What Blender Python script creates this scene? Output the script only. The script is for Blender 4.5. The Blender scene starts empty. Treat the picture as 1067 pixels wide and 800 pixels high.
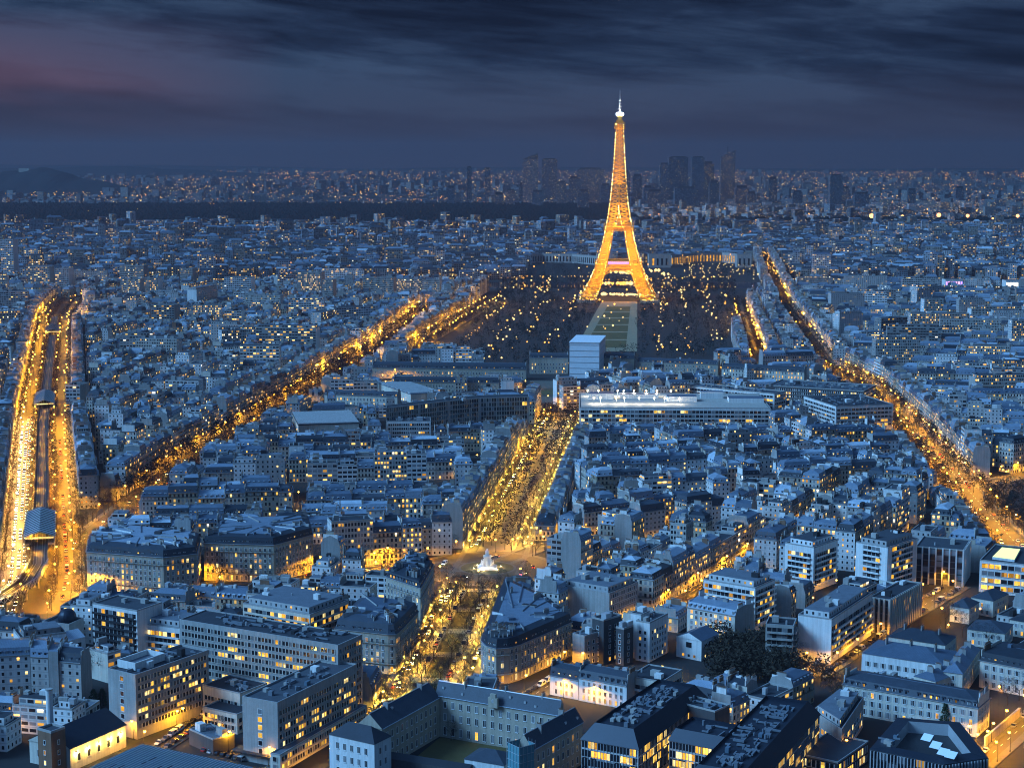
import bpy, math, random
from mathutils import Vector, Matrix
from math import sin, cos, tan, atan, atan2, pi, radians, sqrt, floor, hypot
R = random.Random(7)
SC = bpy.context.scene
COL = SC.collection
# ------------------------------------------------------------------ camera
CAMH, FPX, PITCH = 234.0, 1782.0, radians(7.73)
cam = bpy.data.cameras.new('camera'); camo = bpy.data.objects.new('camera', cam); COL.objects.link(camo)
cam.sensor_width = 36; cam.lens = 36 * FPX / 1067.0; cam.clip_start = 1; cam.clip_end = 120000
camo.location = (0, 0, CAMH); camo.rotation_euler = (pi / 2 - PITCH, 0, 0)
SC.camera = camo
SC.render.resolution_x, SC.render.resolution_y = 1024, 767
# ------------------------------------------------------------------ world
SKYK = 1.0; HAZE = 8.0e-5
W = bpy.data.worlds.new("World"); SC.world = W; W.use_nodes = True

class NT:
    """small node-tree helper"""
    def __init__(s, t): s.t = t; s.n = t.nodes; s.l = t.links
    def node(s, typ, **kw):
        n = s.n.new(typ)
        for k, v in kw.items(): setattr(n, k, v)
        return n
    def put(s, sock, v):
        if isinstance(v, bpy.types.NodeSocket): s.l.new(v, sock)
        elif v is not None: sock.default_value = v
    def m(s, op, a, b=None, c=None, clamp=False):
        n = s.node('ShaderNodeMath', operation=op); n.use_clamp = clamp
        s.put(n.inputs[0], a)
        if b is not None: s.put(n.inputs[1], b)
        if c is not None: s.put(n.inputs[2], c)
        return n.outputs[0]
    def mix(s, f, a, b, blend='MIX'):
        n = s.node('ShaderNodeMix', data_type='RGBA', blend_type=blend)
        s.put(n.inputs[0], f); s.put(n.inputs[6], a); s.put(n.inputs[7], b)
        return n.outputs[2]
    def noise(s, vec, scale, detail=3, rough=.55, dims='3D'):
        n = s.node('ShaderNodeTexNoise', noise_dimensions=dims)
        if vec is not None: s.l.new(vec, n.inputs['Vector'])
        n.inputs['Scale'].default_value = scale; n.inputs['Detail'].default_value = detail; n.inputs['Roughness'].default_value = rough
        return n.outputs[0]
    def ramp(s, f, stops):
        n = s.node('ShaderNodeValToRGB'); s.l.new(f, n.inputs[0]); e = n.color_ramp.elements
        while len(e) < len(stops): e.new(.5)
        for i, (p, c) in enumerate(stops):
            e[i].position = p; e[i].color = (c[0], c[1], c[2], 1) if isinstance(c, tuple) else (c, c, c, 1)
        return n.outputs[0]
    def sep(s, v):
        n = s.node('ShaderNodeSeparateXYZ'); s.l.new(v, n.inputs[0]); return n.outputs
    def comb(s, x, y, z=0.0):
        n = s.node('ShaderNodeCombineXYZ'); s.put(n.inputs[0], x); s.put(n.inputs[1], y); s.put(n.inputs[2], z); return n.outputs[0]
    def white(s, v):
        n = s.node('ShaderNodeTexWhiteNoise', noise_dimensions='3D'); s.l.new(v, n.inputs['Vector']); return n.outputs['Value'], n.outputs['Color']

def build_world():
    W.node_tree.nodes.clear(); t = NT(W.node_tree)
    out = t.node('ShaderNodeOutputWorld'); bg = t.node('ShaderNodeBackground')
    t.l.new(bg.outputs[0], out.inputs[0])
    sky = t.node('ShaderNodeTexSky', sky_type='NISHITA'); sky.sun_disc = False
    sky.sun_elevation = SUN_EL; sky.sun_rotation = SUN_AZ
    sky.air_density = 1.0; sky.dust_density = .6; sky.ozone_density = 4.0
    co = t.node('ShaderNodeTexCoord').outputs['Generated']
    x, y, z = t.sep(co)
    zz = t.m('MAXIMUM', z, 0.0)
    # a flat cloud deck seen in perspective
    ax = t.m('DIVIDE', x, t.m('MAXIMUM', t.m('ABSOLUTE', y), .05))
    warp = t.noise(t.comb(t.m('MULTIPLY', ax, 3.0), t.m('MULTIPLY', zz, 14.0), 7.0), 1.6, 3, .5)
    v = t.comb(t.m('ADD', t.m('MULTIPLY', ax, 5.2), t.m('MULTIPLY', warp, .9)), t.m('ADD', t.m('MULTIPLY', t.m('POWER', zz, .8), 26.0), t.m('ADD', t.m('MULTIPLY', ax, 1.6), t.m('MULTIPLY', warp, .9))), 1.3)
    n1 = t.noise(v, .62, 5, .48); n2 = t.noise(t.comb(t.m('ADD', t.m('MULTIPLY', ax, 9.0), t.m('MULTIPLY', warp, 2.0)), t.m('ADD', t.m('MULTIPLY', zz, 60.0), t.m('MULTIPLY', ax, 6.0)), 4.1), 1.1, 7, .62)
    cl = t.m('ADD', t.m('MULTIPLY', n1, .62), t.m('MULTIPLY', n2, .38))
    low = t.ramp(cl, [(.35, (.0030, .0054, .0145)), (.44, (.0052, .0098, .026)), (.51, (.0125, .0245, .058)), (.61, (.034, .062, .124))])
    # hazy rim of the sky and a rosy patch in the west
    rim = t.m('MULTIPLY', t.m('SUBTRACT', 1.0, t.m('DIVIDE', zz, .050), clamp=True), .9)
    low = t.mix(rim, low, (.040, .044, .082, 1))
    az = t.m('DIVIDE', x, t.m('MAXIMUM', y, .05))
    west = t.m('MULTIPLY', t.m('DIVIDE', t.m('SUBTRACT', -.13, az), .20, clamp=True), t.m('SUBTRACT', 1.0, t.m('DIVIDE', t.m('ABSOLUTE', t.m('SUBTRACT', zz, .038)), .042), clamp=True))
    west = t.m('MULTIPLY', west, t.ramp(n1, [(.38, .15), (.6, 1.0)]))
    low = t.mix(west, low, (.125, .072, .115, 1))
    # clear blue dusk overhead
    # the overhead dusk is brighter towards the last light, behind and to the west
    wl = t.m('ADD', t.m('ADD', t.m('MULTIPLY', x, -.76), t.m('MULTIPLY', y, -.42)), t.m('MULTIPLY', z, .5))
    wl = t.m('MULTIPLY', t.m('POWER', t.m('MAXIMUM', wl, 0.0), 1.6), 1.9)
    hi = t.mix(1.0, (.070, .205, .52, 1), t.comb(t.m('ADD', .22, wl), t.m('ADD', .22, wl), t.m('ADD', .22, wl)), 'MULTIPLY')
    high = t.mix(.12, hi, sky.outputs[0])
    up = t.ramp(z, [(.12, 0.0), (.55, 1.0)])
    W.cycles.sampling_method = 'NONE'
    t.put(bg.inputs[0], t.mix(up, low, high)); bg.inputs[1].default_value = SKYK
SUN_EL, SUN_AZ = radians(6), radians(-62)
build_world()
sun = bpy.data.lights.new('sun', 'SUN'); suno = bpy.data.objects.new('sun', sun); COL.objects.link(suno)
sun.energy = 4.3; sun.angle = radians(24); sun.color = (.24, .565, 1.0)
suno.rotation_euler = Vector((.84, .22, -.58)).to_track_quat('-Z', 'Y').to_euler()   # the last light from the west, through cloud
SC.view_settings.view_transform = 'Standard'; SC.view_settings.look = 'None'
SC.view_settings.exposure = 0.22; SC.view_settings.gamma = 1.0; SC.view_settings.use_curve_mapping = False
cy_ = SC.cycles
cy_.use_denoising = True; cy_.filter_width = 1.05
try: cy_.denoiser = 'OPENIMAGEDENOISE'
except Exception: pass
cy_.max_bounces = 4; cy_.diffuse_bounces = 2; cy_.glossy_bounces = 2; cy_.transmission_bounces = 2; cy_.volume_bounces = 0
cy_.transparent_max_bounces = 6; cy_.caustics_reflective = cy_.caustics_refractive = False
cy_.sample_clamp_indirect = 4; cy_.sample_clamp_direct = 0; cy_.use_light_tree = True
cy_.use_adaptive_sampling = True; cy_.adaptive_threshold = .01

# ------------------------------------------------------------------ measuring: where a line of sight meets the height z
def G(px, py, z=0.0):
    a = (px - 533.5) / FPX; b = -(py - 400.0) / FPX
    dx, dy, dz = a, cos(PITCH) + b * sin(PITCH), -sin(PITCH) + b * cos(PITCH)
    k = (z - CAMH) / dz
    return Vector((dx * k, dy * k))
def PIX(x, y, z):
    dz = z - CAMH
    d = y * cos(PITCH) - dz * sin(PITCH); u = y * sin(PITCH) + dz * cos(PITCH)
    return 533.5 + FPX * x / d, 400 - FPX * u / d
def HGT(px, ybot, ytop):
    """height of a vertical edge from its foot and its top"""
    g = G(px, ybot); b = -(ytop - 400.0) / FPX
    dy, dz = cos(PITCH) + b * sin(PITCH), -sin(PITCH) + b * cos(PITCH)
    return CAMH + dz / dy * g.y

# ------------------------------------------------------------------ materials
MATS = {}
def new_mat(name):
    m = bpy.data.materials.new(name); m.use_nodes = True; t = NT(m.node_tree); t.n.clear()
    o = t.node('ShaderNodeOutputMaterial'); p = t.node('ShaderNodeBsdfPrincipled')
    t.l.new(p.outputs[0], o.inputs[0]); MATS[name] = m
    return m, t, p
def plain(name, c, rough=.7, metal=0.0, var=.18, scale=.35, spec=.3, emit=None, es=0.0, obj=False, bump=0.0):
    m, t, p = new_mat(name)
    geo = t.node('ShaderNodeNewGeometry').outputs['Position']
    n = t.noise(geo, scale, 5, .65); n2 = t.noise(geo, scale * 9, 2)
    f = t.m('ADD', t.m('MULTIPLY', n, .7), t.m('MULTIPLY', n2, .3))
    f = t.m('ADD', 1 - var, t.m('MULTIPLY', t.m('SUBTRACT', f, .25), var * 4 * .6))
    if obj:
        r = t.node('ShaderNodeObjectInfo').outputs['Random']
        f = t.m('MULTIPLY', f, t.m('ADD', .75, t.m('MULTIPLY', r, .5)))
    if 'wall' in name or name == 'concrete':      # rain streaks down the wall
        mp = t.node('ShaderNodeMapping'); t.l.new(geo, mp.inputs[0]); mp.inputs['Scale'].default_value = (1.1, 1.1, .05)
        f = t.m('MULTIPLY', f, t.m('ADD', .58, t.m('MULTIPLY', t.noise(mp.outputs[0], .8, 4, .65), .84)))
    col = t.mix(1.0, (c[0], c[1], c[2], 1), t.comb(f, f, f), 'MULTIPLY')
    t.put(p.inputs['Base Color'], col)
    p.inputs['Roughness'].default_value = rough; p.inputs['Metallic'].default_value = metal
    p.inputs['Specular IOR Level'].default_value = spec
    if bump:
        b = t.node('ShaderNodeBump'); b.inputs['Strength'].default_value = bump; t.l.new(n2, b.inputs['Height']); t.l.new(b.outputs[0], p.inputs['Normal'])
    if emit:
        p.inputs['Emission Color'].default_value = (*emit, 1); p.inputs['Emission Strength'].default_value = es
    return m
def glow(name, c, s, sample=False):
    m = bpy.data.materials.new(name); m.use_nodes = True; t = NT(m.node_tree); t.n.clear()
    o = t.node('ShaderNodeOutputMaterial'); e = t.node('ShaderNodeEmission')
    e.inputs[0].default_value = (*c, 1); e.inputs[1].default_value = s
    if name.startswith('lit_'):      # rooms differ: lamps, curtains, half-drawn blinds
        q = t.sep(t.node('ShaderNodeNewGeometry').outputs['Position']); r = t.white(t.comb(t.m('FLOOR', t.m('MULTIPLY', q[0], .45)), t.m('FLOOR', t.m('MULTIPLY', q[1], .45)), t.m('FLOOR', t.m('MULTIPLY', q[2], .33))))[0]
        n = t.noise(t.node('ShaderNodeNewGeometry').outputs['Position'], 1.3, 3, .6)
        t.put(e.inputs[1], t.m('MULTIPLY', t.m('MULTIPLY', t.m('ADD', .28, t.m('MULTIPLY', r, 1.2)), t.m('ADD', .25, t.m('MULTIPLY', n, 1.5))), s))
    t.l.new(e.outputs[0], o.inputs[0])
    m.cycles.emission_sampling = 'AUTO' if sample else 'NONE'
    MATS[name] = m; return m
def facade(name, cols, wu=.24, va=.18, vb=.80, lit=.19, es=1.6, balcony=True, fins=False, dark=(.018, .02, .026), ground=True, glassy=.12, band=.0):
    """wall with rows of windows; one UV unit is one bay by one storey, the whole part of u/64 tells buildings apart"""
    m, t, p = new_mat(name)
    uv = t.node('ShaderNodeUVMap').outputs[0]; u, v, _ = t.sep(uv)
    fu, fv = t.m('FRACT', u), t.m('FRACT', v); iu, iv = t.m('FLOOR', u), t.m('FLOOR', v)
    bid = t.m('FLOOR', t.m('DIVIDE', u, 64.0))
    wv, wc = t.white(t.comb(iu, iv, 3.3)); wv2, wc2 = t.white(t.comb(iu, iv, 9.1)); bv, bc = t.white(t.comb(bid, 1.7, 2.2)); bv2, _ = t.white(t.comb(bid, 5.7, 2.9))
    inu = t.m('LESS_THAN', t.m('ABSOLUTE', t.m('SUBTRACT', fu, .5)), wu)
    inv = t.m('MULTIPLY', t.m('GREATER_THAN', fv, va), t.m('LESS_THAN', fv, vb))
    win = t.m('MULTIPLY', inu, inv)
    geo = t.node('ShaderNodeNewGeometry').outputs['Position']
    st = t.node('ShaderNodeMapping'); t.l.new(geo, st.inputs[0]); st.inputs['Scale'].default_value = (.5, .5, .07)
    dirt = t.noise(st.outputs[0], .9, 4, .6)
    base = t.ramp(bv, [(i / max(1, len(cols) - 1), c) for i, c in enumerate(cols)])
    df = t.m('ADD', .62, t.m('MULTIPLY', dirt, .76))
    base = t.mix(1.0, base, t.comb(df, df, df), 'MULTIPLY')
    # string courses
    cour = t.m('LESS_THAN', fv, .07)
    base = t.mix(t.m('MULTIPLY', cour, .35), base, (.10, .09, .08, 1))
    if band: base = t.mix(t.m('GREATER_THAN', fv, 1 - band), base, (.5, .5, .48, 1))
    if balcony:
        fl = t.m('ADD', t.m('COMPARE', iv, 2.0, .3), t.m('COMPARE', iv, 5.0, .3))
        bal = t.m('MULTIPLY', fl, t.m('LESS_THAN', fv, .36))
        gap = t.m('GREATER_THAN', t.m('FRACT', t.m('MULTIPLY', u, 9.0)), .35)
        base = t.mix(t.m('MULTIPLY', bal, t.m('MULTIPLY', gap, .9)), base, (.012, .012, .014, 1))
    if fins:
        base = t.mix(t.m('LESS_THAN', fu, .12), base, (.45, .44, .42, 1))
    col = t.mix(win, base, t.mix(t.m('GREATER_THAN', wv2, .72), (*dark, 1), (.22, .23, .24, 1)))
    litp = t.m('ADD', lit * .35, t.m('MULTIPLY', t.m('POWER', bv2, 1.7), lit * 1.75))
    on = t.m('LESS_THAN', wv, litp)
    shop = None
    if ground:
        g = t.m('LESS_THAN', iv, .5)
        on = t.m('MAXIMUM', on, t.m('MULTIPLY', g, t.m('LESS_THAN', wv, .34)))
    em = t.m('MULTIPLY', t.m('MULTIPLY', win, on), t.m('ADD', .25, t.m('MULTIPLY', t.m('POWER', wv2, 2.0), 1.6)))
    # a curtain or a lamp inside: not every pane is evenly bright
    em = t.m('MULTIPLY', em, t.m('ADD', .35, t.m('MULTIPLY', t.m('GREATER_THAN', fv, t.m('ADD', va, t.m('MULTIPLY', wv2, (vb - va) * .6))), .85)))
    ec = t.ramp(wc2, [(.2, (1.0, .43, .04)), (.55, (1.0, .56, .09)), (.85, (1.0, .72, .24)), (.97, (.9, .92, .85))])
    t.put(p.inputs['Base Color'], col)
    t.put(p.inputs['Roughness'], t.m('SUBTRACT', .85, t.m('MULTIPLY', win, .85 - glassy)))
    p.inputs['Specular IOR Level'].default_value = .3
    t.put(p.inputs['Emission Color'], ec); t.put(p.inputs['Emission Strength'], t.m('MULTIPLY', em, es))
    m.cycles.emission_sampling = 'NONE'
    return m
STONE = [(.30, .255, .18), (.40, .36, .28), (.22, .19, .15), (.50, .46, .39), (.31, .29, .25), (.60, .57, .51)]
PLAST = [(.42, .42, .42), (.66, .66, .65), (.28, .27, .26), (.74, .74, .73), (.17, .17, .17), (.55, .53, .50)]
facade('stone_facade', STONE)
facade('plaster_facade', PLAST, wu=.17, va=.28, vb=.72, lit=.09, balcony=False, ground=False)
facade('modern_facade', PLAST, wu=.40, va=.30, vb=.80, lit=.17, balcony=False, fins=False)
facade('grid_facade', [(.40, .38, .33), (.46, .44, .40), (.34, .33, .30)], wu=.33, va=.25, vb=.82, lit=.2, balcony=False, fins=True)
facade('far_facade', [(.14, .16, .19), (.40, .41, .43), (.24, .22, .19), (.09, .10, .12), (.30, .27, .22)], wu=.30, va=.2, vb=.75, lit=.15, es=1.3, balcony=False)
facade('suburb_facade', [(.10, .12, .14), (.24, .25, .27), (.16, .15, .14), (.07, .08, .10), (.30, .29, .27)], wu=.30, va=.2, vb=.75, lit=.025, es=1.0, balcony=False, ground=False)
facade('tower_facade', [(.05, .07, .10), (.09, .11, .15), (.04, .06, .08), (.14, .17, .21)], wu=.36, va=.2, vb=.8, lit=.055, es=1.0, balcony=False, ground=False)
facade('dark_glass', [(.03, .035, .045), (.05, .055, .06)], wu=.44, va=.1, vb=.9, lit=.05, es=1.2, balcony=False, ground=False)
def roofmat(name, cols, rough=.45, metal=0.0, seams=True):
    m, t, p = new_mat(name)
    uv = t.node('ShaderNodeUVMap').outputs[0]; u, v, _ = t.sep(uv)
    bv, bc = t.white(t.comb(t.m('FLOOR', t.m('DIVIDE', u, 64.0)), 4.4, 1.2))
    geo = t.node('ShaderNodeNewGeometry').outputs['Position']
    n = t.noise(geo, .25, 5, .65); n2 = t.noise(geo, 1.6, 3)
    base = t.ramp(bv, [(i / max(1, len(cols) - 1), c) for i, c in enumerate(cols)])
    f = t.m('ADD', .40, t.m('ADD', t.m('MULTIPLY', n, .75), t.m('MULTIPLY', n2, .45)))
    if seams:
        f = t.m('MULTIPLY', f, t.m('SUBTRACT', 1.0, t.m('MULTIPLY', t.m('LESS_THAN', t.m('FRACT', t.m('MULTIPLY', u, 3.0)), .12), .35)))
    t.put(p.inputs['Base Color'], t.mix(1.0, base, t.comb(f, f, f), 'MULTIPLY'))
    p.inputs['Roughness'].default_value = rough; p.inputs['Metallic'].default_value = metal; p.inputs['Specular IOR Level'].default_value = .35
    return m
roofmat('zinc', [(.060, .085, .125), (.12, .16, .215), (.24, .30, .375), (.055, .08, .12), (.15, .195, .26), (.42, .50, .58)])
roofmat('slate', [(.014, .019, .028), (.026, .034, .048), (.048, .060, .080), (.020, .026, .036)], rough=.55, seams=False)
roofmat('gravel_roof', [(.022, .027, .036), (.05, .058, .072), (.018, .022, .030), (.13, .15, .18)], rough=.9, seams=False)
plain('render_wall', (.30, .295, .285), .9, var=.3, scale=.12)
plain('white_wall', (.66, .66, .64), .85, var=.16, scale=.12)
plain('dark_wall', (.07, .07, .075), .8, var=.3)
plain('stone_wall', (.40, .35, .28), .9, var=.3, scale=.15)
plain('cream_wall', (.58, .54, .46), .85, var=.22, scale=.15)
plain('concrete', (.36, .35, .33), .9, var=.3, scale=.2)
plain('brick_wall', (.22, .12, .075), .9, var=.3, scale=.4)
plain('brick_pot', (.20, .11, .07), .9)
plain('dark_metal', (.035, .038, .044), .45, .3)
plain('seam_metal', (.018, .026, .042), .4, .2, var=.25)
plain('pale_metal', (.48, .50, .52), .4, .3)
plain('duct_metal', (.20, .23, .27), .45, .3)
plain('iron_dark', (.02, .02, .022), .5)
plain('asphalt', (.082, .066, .042), .7, var=.35, scale=.09, bump=.1)
plain('paving', (.13, .115, .095), .85, var=.25, scale=.2)
plain('ground', (.028, .028, .03), .95, var=.4, scale=.03)
plain('gravel_path', (.30, .24, .15), .95, var=.3, scale=.1)
plain('terrace_paint', (.42, .40, .36), .8, var=.4)
plain('white_paint', (.72, .72, .70), .7)
plain('lawn', (.12, .095, .035), .95, var=.4, scale=.06)
plain('bark', (.03, .024, .018), .95)
plain('twigs_dark', (.016, .013, .010), .95)
plain('twigs', (.034, .026, .017), .95)
plain('evergreen', (.018, .032, .014), .95)
plain('wood_far', (.010, .017, .018), 1.0, var=.5, scale=.01, spec=0)
plain('hill_far', (.04, .05, .055), 1.0, var=.4, scale=.004, spec=0)
plain('eiffel_paint', (.50, .30, .05), .6, var=.1)
plain('statue_white', (.75, .72, .66), .7)
plain('wrap', (.72, .75, .78), .75, var=.14, scale=.3)
plain('scaffold_net', (.10, .26, .30), .8, var=.3)
plain('ballast', (.09, .085, .08), .95)
plain('rail_steel', (.35, .35, .36), .3, .8)
plain('glass_dark', (.015, .018, .024), .08, spec=.6)
plain('glass_blind', (.17, .18, .19), .3, spec=.5)
plain('shutter', (.36, .37, .36), .7)
plain('solar_glass', (.03, .05, .09), .15, spec=.6)
plain('copper_blue', (.10, .15, .20), .5)
plain('car_paint', (.14, .14, .15), .3, var=.05, obj=True, spec=.5)
plain('car_white', (.6, .6, .6), .3, var=.05, spec=.5)
plain('car_black', (.02, .02, .023), .25, var=.05, spec=.5)
plain('car_red', (.25, .02, .02), .3, var=.05, spec=.5)
plain('tyre', (.015, .015, .015), .9)
glow('lit_warm', (1, .56, .08), 1.35); glow('lit_gold', (1, .46, .04), 1.1); glow('lit_pale', (1, .74, .28), 1.3); glow('lit_dim', (1, .47, .08), .42)
glow('lamp_glow', (1, .44, .05), 16); glow('lamp_white', (1, .72, .32), 18); glow('lamp_green', (1, .68, .12), 9)
glow('head_glow', (1, .80, .42), 26); glow('tail_glow', (1, .06, .02), 14)
glow('far_glow', (1, .45, .07), 3.2); glow('far_glow_pale', (1, .66, .22), 2.6); glow('far_glow_red', (1, .34, .09), 2.4)
glow('mast_glow', (1, .38, .10), 7); glow('beacon_glow', (1, .96, .88), 160); glow('sparkle', (1, .70, .20), 12); glow('pink_glow', (1, .35, .75), 2.4); glow('violet_glow', (.45, .25, 1), 2.5)
glow('white_glow', (1, .93, .74), 4.0); glow('skylight_glow', (.75, 1, .45), 1.3)

# ------------------------------------------------------------------ meshes and objects
class MB:
    def __init__(s): s.v = []; s.f = []; s.uv = []; s.m = []
    def face(s, pts, mat, uvs=None):
        b = len(s.v); s.v.extend([(p[0], p[1], p[2]) for p in pts]); s.f.append(tuple(range(b, b + len(pts)))); s.m.append(mat)
        s.uv.extend(uvs if uvs else [(p[0] * .3 + p[1] * .17, p[2] * .3) for p in pts])
    def mesh(s, name, off=(0, 0, 0)):
        me = bpy.data.meshes.new(name)
        ox, oy, oz = off
        me.from_pydata([(x - ox, y - oy, z - oz) for x, y, z in s.v], [], s.f)
        names = list(dict.fromkeys(s.m)); idx = {n: i for i, n in enumerate(names)}
        for n in names: me.materials.append(MATS[n])
        if len(names) > 1: me.polygons.foreach_set('material_index', [idx[n] for n in s.m])
        l = me.uv_layers.new(name='UVMap'); flat = [c for q in s.uv for c in q]; l.data.foreach_set('uv', flat)
        return me
    def build(s, name, parent=None, off=None):
        if not s.f: return None
        if off is None: off = tuple(parent.location) if parent is not None else (0, 0, 0)
        o = bpy.data.objects.new(name, s.mesh(name, off)); COL.objects.link(o)
        if parent is not None: o.parent = parent
        elif any(off): o.location = off
        return o
    def merge(s, o):
        b = len(s.v); s.v.extend(o.v); s.f.extend([tuple(i + b for i in f) for f in o.f]); s.uv.extend(o.uv); s.m.extend(o.m)
    # oriented box: centre c, half-extent vectors along e (unit 2D), sizes (l,w), z range
    def box(s, c, e, l, w, z0, z1, mat, top=None, bottom=False):
        ex, ey = e[0] * l / 2, e[1] * l / 2; nx, ny = -e[1] * w / 2, e[0] * w / 2
        P = [(c[0] - ex - nx, c[1] - ey - ny), (c[0] + ex - nx, c[1] + ey - ny), (c[0] + ex + nx, c[1] + ey + ny), (c[0] - ex + nx, c[1] - ey + ny)]
        s.prism(P, z0, z1, mat, top or mat, bottom)
    def prism(s, P, z0, z1, mat, top=None, bottom=False, uo=0.0):
        n = len(P)
        for i in range(n):
            a, b = P[i], P[(i + 1) % n]; L = hypot(b[0] - a[0], b[1] - a[1])
            mm = mat[i] if isinstance(mat, (list, tuple)) else mat
            k = max(1, round(L / 2.7)); vv = max(1, round((z1 - z0) / 3.15))
            s.face([(a[0], a[1], z0), (b[0], b[1], z0), (b[0], b[1], z1), (a[0], a[1], z1)], mm, [(uo, 0), (uo + k, 0), (uo + k, vv), (uo, vv)])
            uo += k + 1
        if top: s.face([(p[0], p[1], z1) for p in P], top, [(floor(uo / 64) * 64 + (p[0] * .31) % 40, p[1] * .31) for p in P])
        if bottom: s.face([(p[0], p[1], z0) for p in reversed(P)], mat[0] if isinstance(mat, (list, tuple)) else mat)
    def tube(s, a, b, r, n=6, mat='iron_dark', r2=None, cap=True):
        a = Vector(a); b = Vector(b); d = b - a
        if d.length < 1e-6: return
        q = d.to_track_quat('Z', 'Y'); r2 = r if r2 is None else r2
        A = [a + q @ Vector((r * cos(2 * pi * i / n), r * sin(2 * pi * i / n), 0)) for i in range(n)]
        B = [b + q @ Vector((r2 * cos(2 * pi * i / n), r2 * sin(2 * pi * i / n), 0)) for i in range(n)]
        for i in range(n):
            j = (i + 1) % n; s.face([A[i], A[j], B[j], B[i]], mat)
        if cap: s.face(B, mat); s.face(list(reversed(A)), mat)
    def octa(s, c, r, mat, rz=None):
        rz = rz or r; x, y, z = c
        t, b = (x, y, z + rz), (x, y, z - rz); q = [(x + r, y, z), (x, y + r, z), (x - r, y, z), (x, y - r, z)]
        for i in range(4):
            s.face([q[i], q[(i + 1) % 4], t], mat); s.face([q[(i + 1) % 4], q[i], b], mat)
    def ball(s, c, r, mat, nu=12, nv=7, v0=-1.0):
        rings = []
        for j in range(nv + 1):
            a = asin_(v0 + (1 - v0) * j / nv); rings.append([(c[0] + r * cos(a) * cos(2 * pi * i / nu), c[1] + r * cos(a) * sin(2 * pi * i / nu), c[2] + r * sin(a)) for i in range(nu)])
        for j in range(nv):
            for i in range(nu):
                k = (i + 1) % nu; s.face([rings[j][i], rings[j][k], rings[j + 1][k], rings[j + 1][i]], mat)
def asin_(x): return math.asin(max(-1, min(1, x)))

USED = set(); DUP = []
def tag(o, label=None, cat=None, group=None, kind=None):
    if label:
        if label in USED: DUP.append(label)
        USED.add(label); o['label'] = label
    if cat: o['category'] = cat
    if group: o['group'] = group
    if kind: o['kind'] = kind
    return o
def thing(name, label, cat, loc, group=None, rz=0.0):
    o = bpy.data.objects.new(name, None); COL.objects.link(o); o.empty_display_size = 1
    o.location = (loc[0], loc[1], loc[2] if len(loc) > 2 else 0.0); o.rotation_euler = (0, 0, rz)
    return tag(o, label, cat, group)
def structure(mb, name): return tag(mb.build(name), kind='structure')
def stuff(mb, name, label, cat): return tag(mb.build(name), label, cat, kind='stuff')
def link_copy(src, loc=None, rz=None, parent=None, sc=None):
    o = src.copy(); COL.objects.link(o)
    if parent is not None: o.parent = parent
    if loc is not None: o.location = loc
    if rz is not None: o.rotation_euler = (0, 0, rz)
    if sc is not None: o.scale = (sc, sc, sc)
    return o
def copy_tree(src, loc, rz, sc=None, kids=None):
    o = link_copy(src, loc, rz, None, sc)
    for c in (kids if kids is not None else src.children): link_copy(c, parent=o)
    return o
ORD1 = 'zeroth first second third fourth fifth sixth seventh eighth ninth tenth eleventh twelfth thirteenth fourteenth fifteenth sixteenth seventeenth eighteenth nineteenth'.split()
TENS = {2: 'twenty', 3: 'thirty', 4: 'forty', 5: 'fifty', 6: 'sixty', 7: 'seventy', 8: 'eighty', 9: 'ninety'}
TENO = {2: 'twentieth', 3: 'thirtieth', 4: 'fortieth', 5: 'fiftieth', 6: 'sixtieth', 7: 'seventieth', 8: 'eightieth', 9: 'ninetieth'}
def ordi(n):
    if n < 20: return ORD1[n]
    if n >= 100: return str(n) + 'th'
    return TENO[n // 10] if n % 10 == 0 else TENS[n // 10] + '-' + ORD1[n % 10]
# ------------------------------------------------------------------ 2D geometry
def area2(P): return sum(P[i][0] * P[(i + 1) % len(P)][1] - P[(i + 1) % len(P)][0] * P[i][1] for i in range(len(P)))
def ccw(P): return list(P) if area2(P) > 0 else list(reversed(P))
def centroid(P): return (sum(p[0] for p in P) / len(P), sum(p[1] for p in P) / len(P))
def inside(P, x, y):
    c = False; j = len(P) - 1
    for i in range(len(P)):
        if (P[i][1] > y) != (P[j][1] > y) and x < (P[j][0] - P[i][0]) * (y - P[i][1]) / (P[j][1] - P[i][1]) + P[i][0]: c = not c
        j = i
    return c
def inset(P, ds):
    """move every edge i inwards by ds[i]"""
    n = len(P); L = []
    for i in range(n):
        a, b = P[i], P[(i + 1) % n]; dx, dy = b[0] - a[0], b[1] - a[1]; l = hypot(dx, dy) or 1e-9
        nx, ny = -dy / l, dx / l; L.append((a[0] + nx * ds[i], a[1] + ny * ds[i], dx / l, dy / l))
    out = []
    for i in range(n):
        p, q = L[i - 1], L[i]; cr = p[2] * q[3] - p[3] * q[2]
        if abs(cr) < 1e-4: out.append((q[0], q[1])); continue
        t = ((q[0] - p[0]) * q[3] - (q[1] - p[1]) * q[2]) / cr; out.append((p[0] + p[2] * t, p[1] + p[3] * t))
    return out
def sat(A, B):
    for P in (A, B):
        for i in range(len(P)):
            a, b = P[i], P[(i + 1) % len(P)]; nx, ny = b[1] - a[1], a[0] - b[0]
            A_ = [nx * p[0] + ny * p[1] for p in A]; B_ = [nx * p[0] + ny * p[1] for p in B]
            l = hypot(nx, ny) * .15
            if max(A_) <= min(B_) + l or max(B_) <= min(A_) + l: return False
    return True
GRID = {}; CELL = 60.0
def cells(P):
    xs = [p[0] for p in P]; ys = [p[1] for p in P]
    for i in range(int(floor(min(xs) / CELL)), int(floor(max(xs) / CELL)) + 1):
        for j in range(int(floor(min(ys) / CELL)), int(floor(max(ys) / CELL)) + 1): yield i, j
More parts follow.
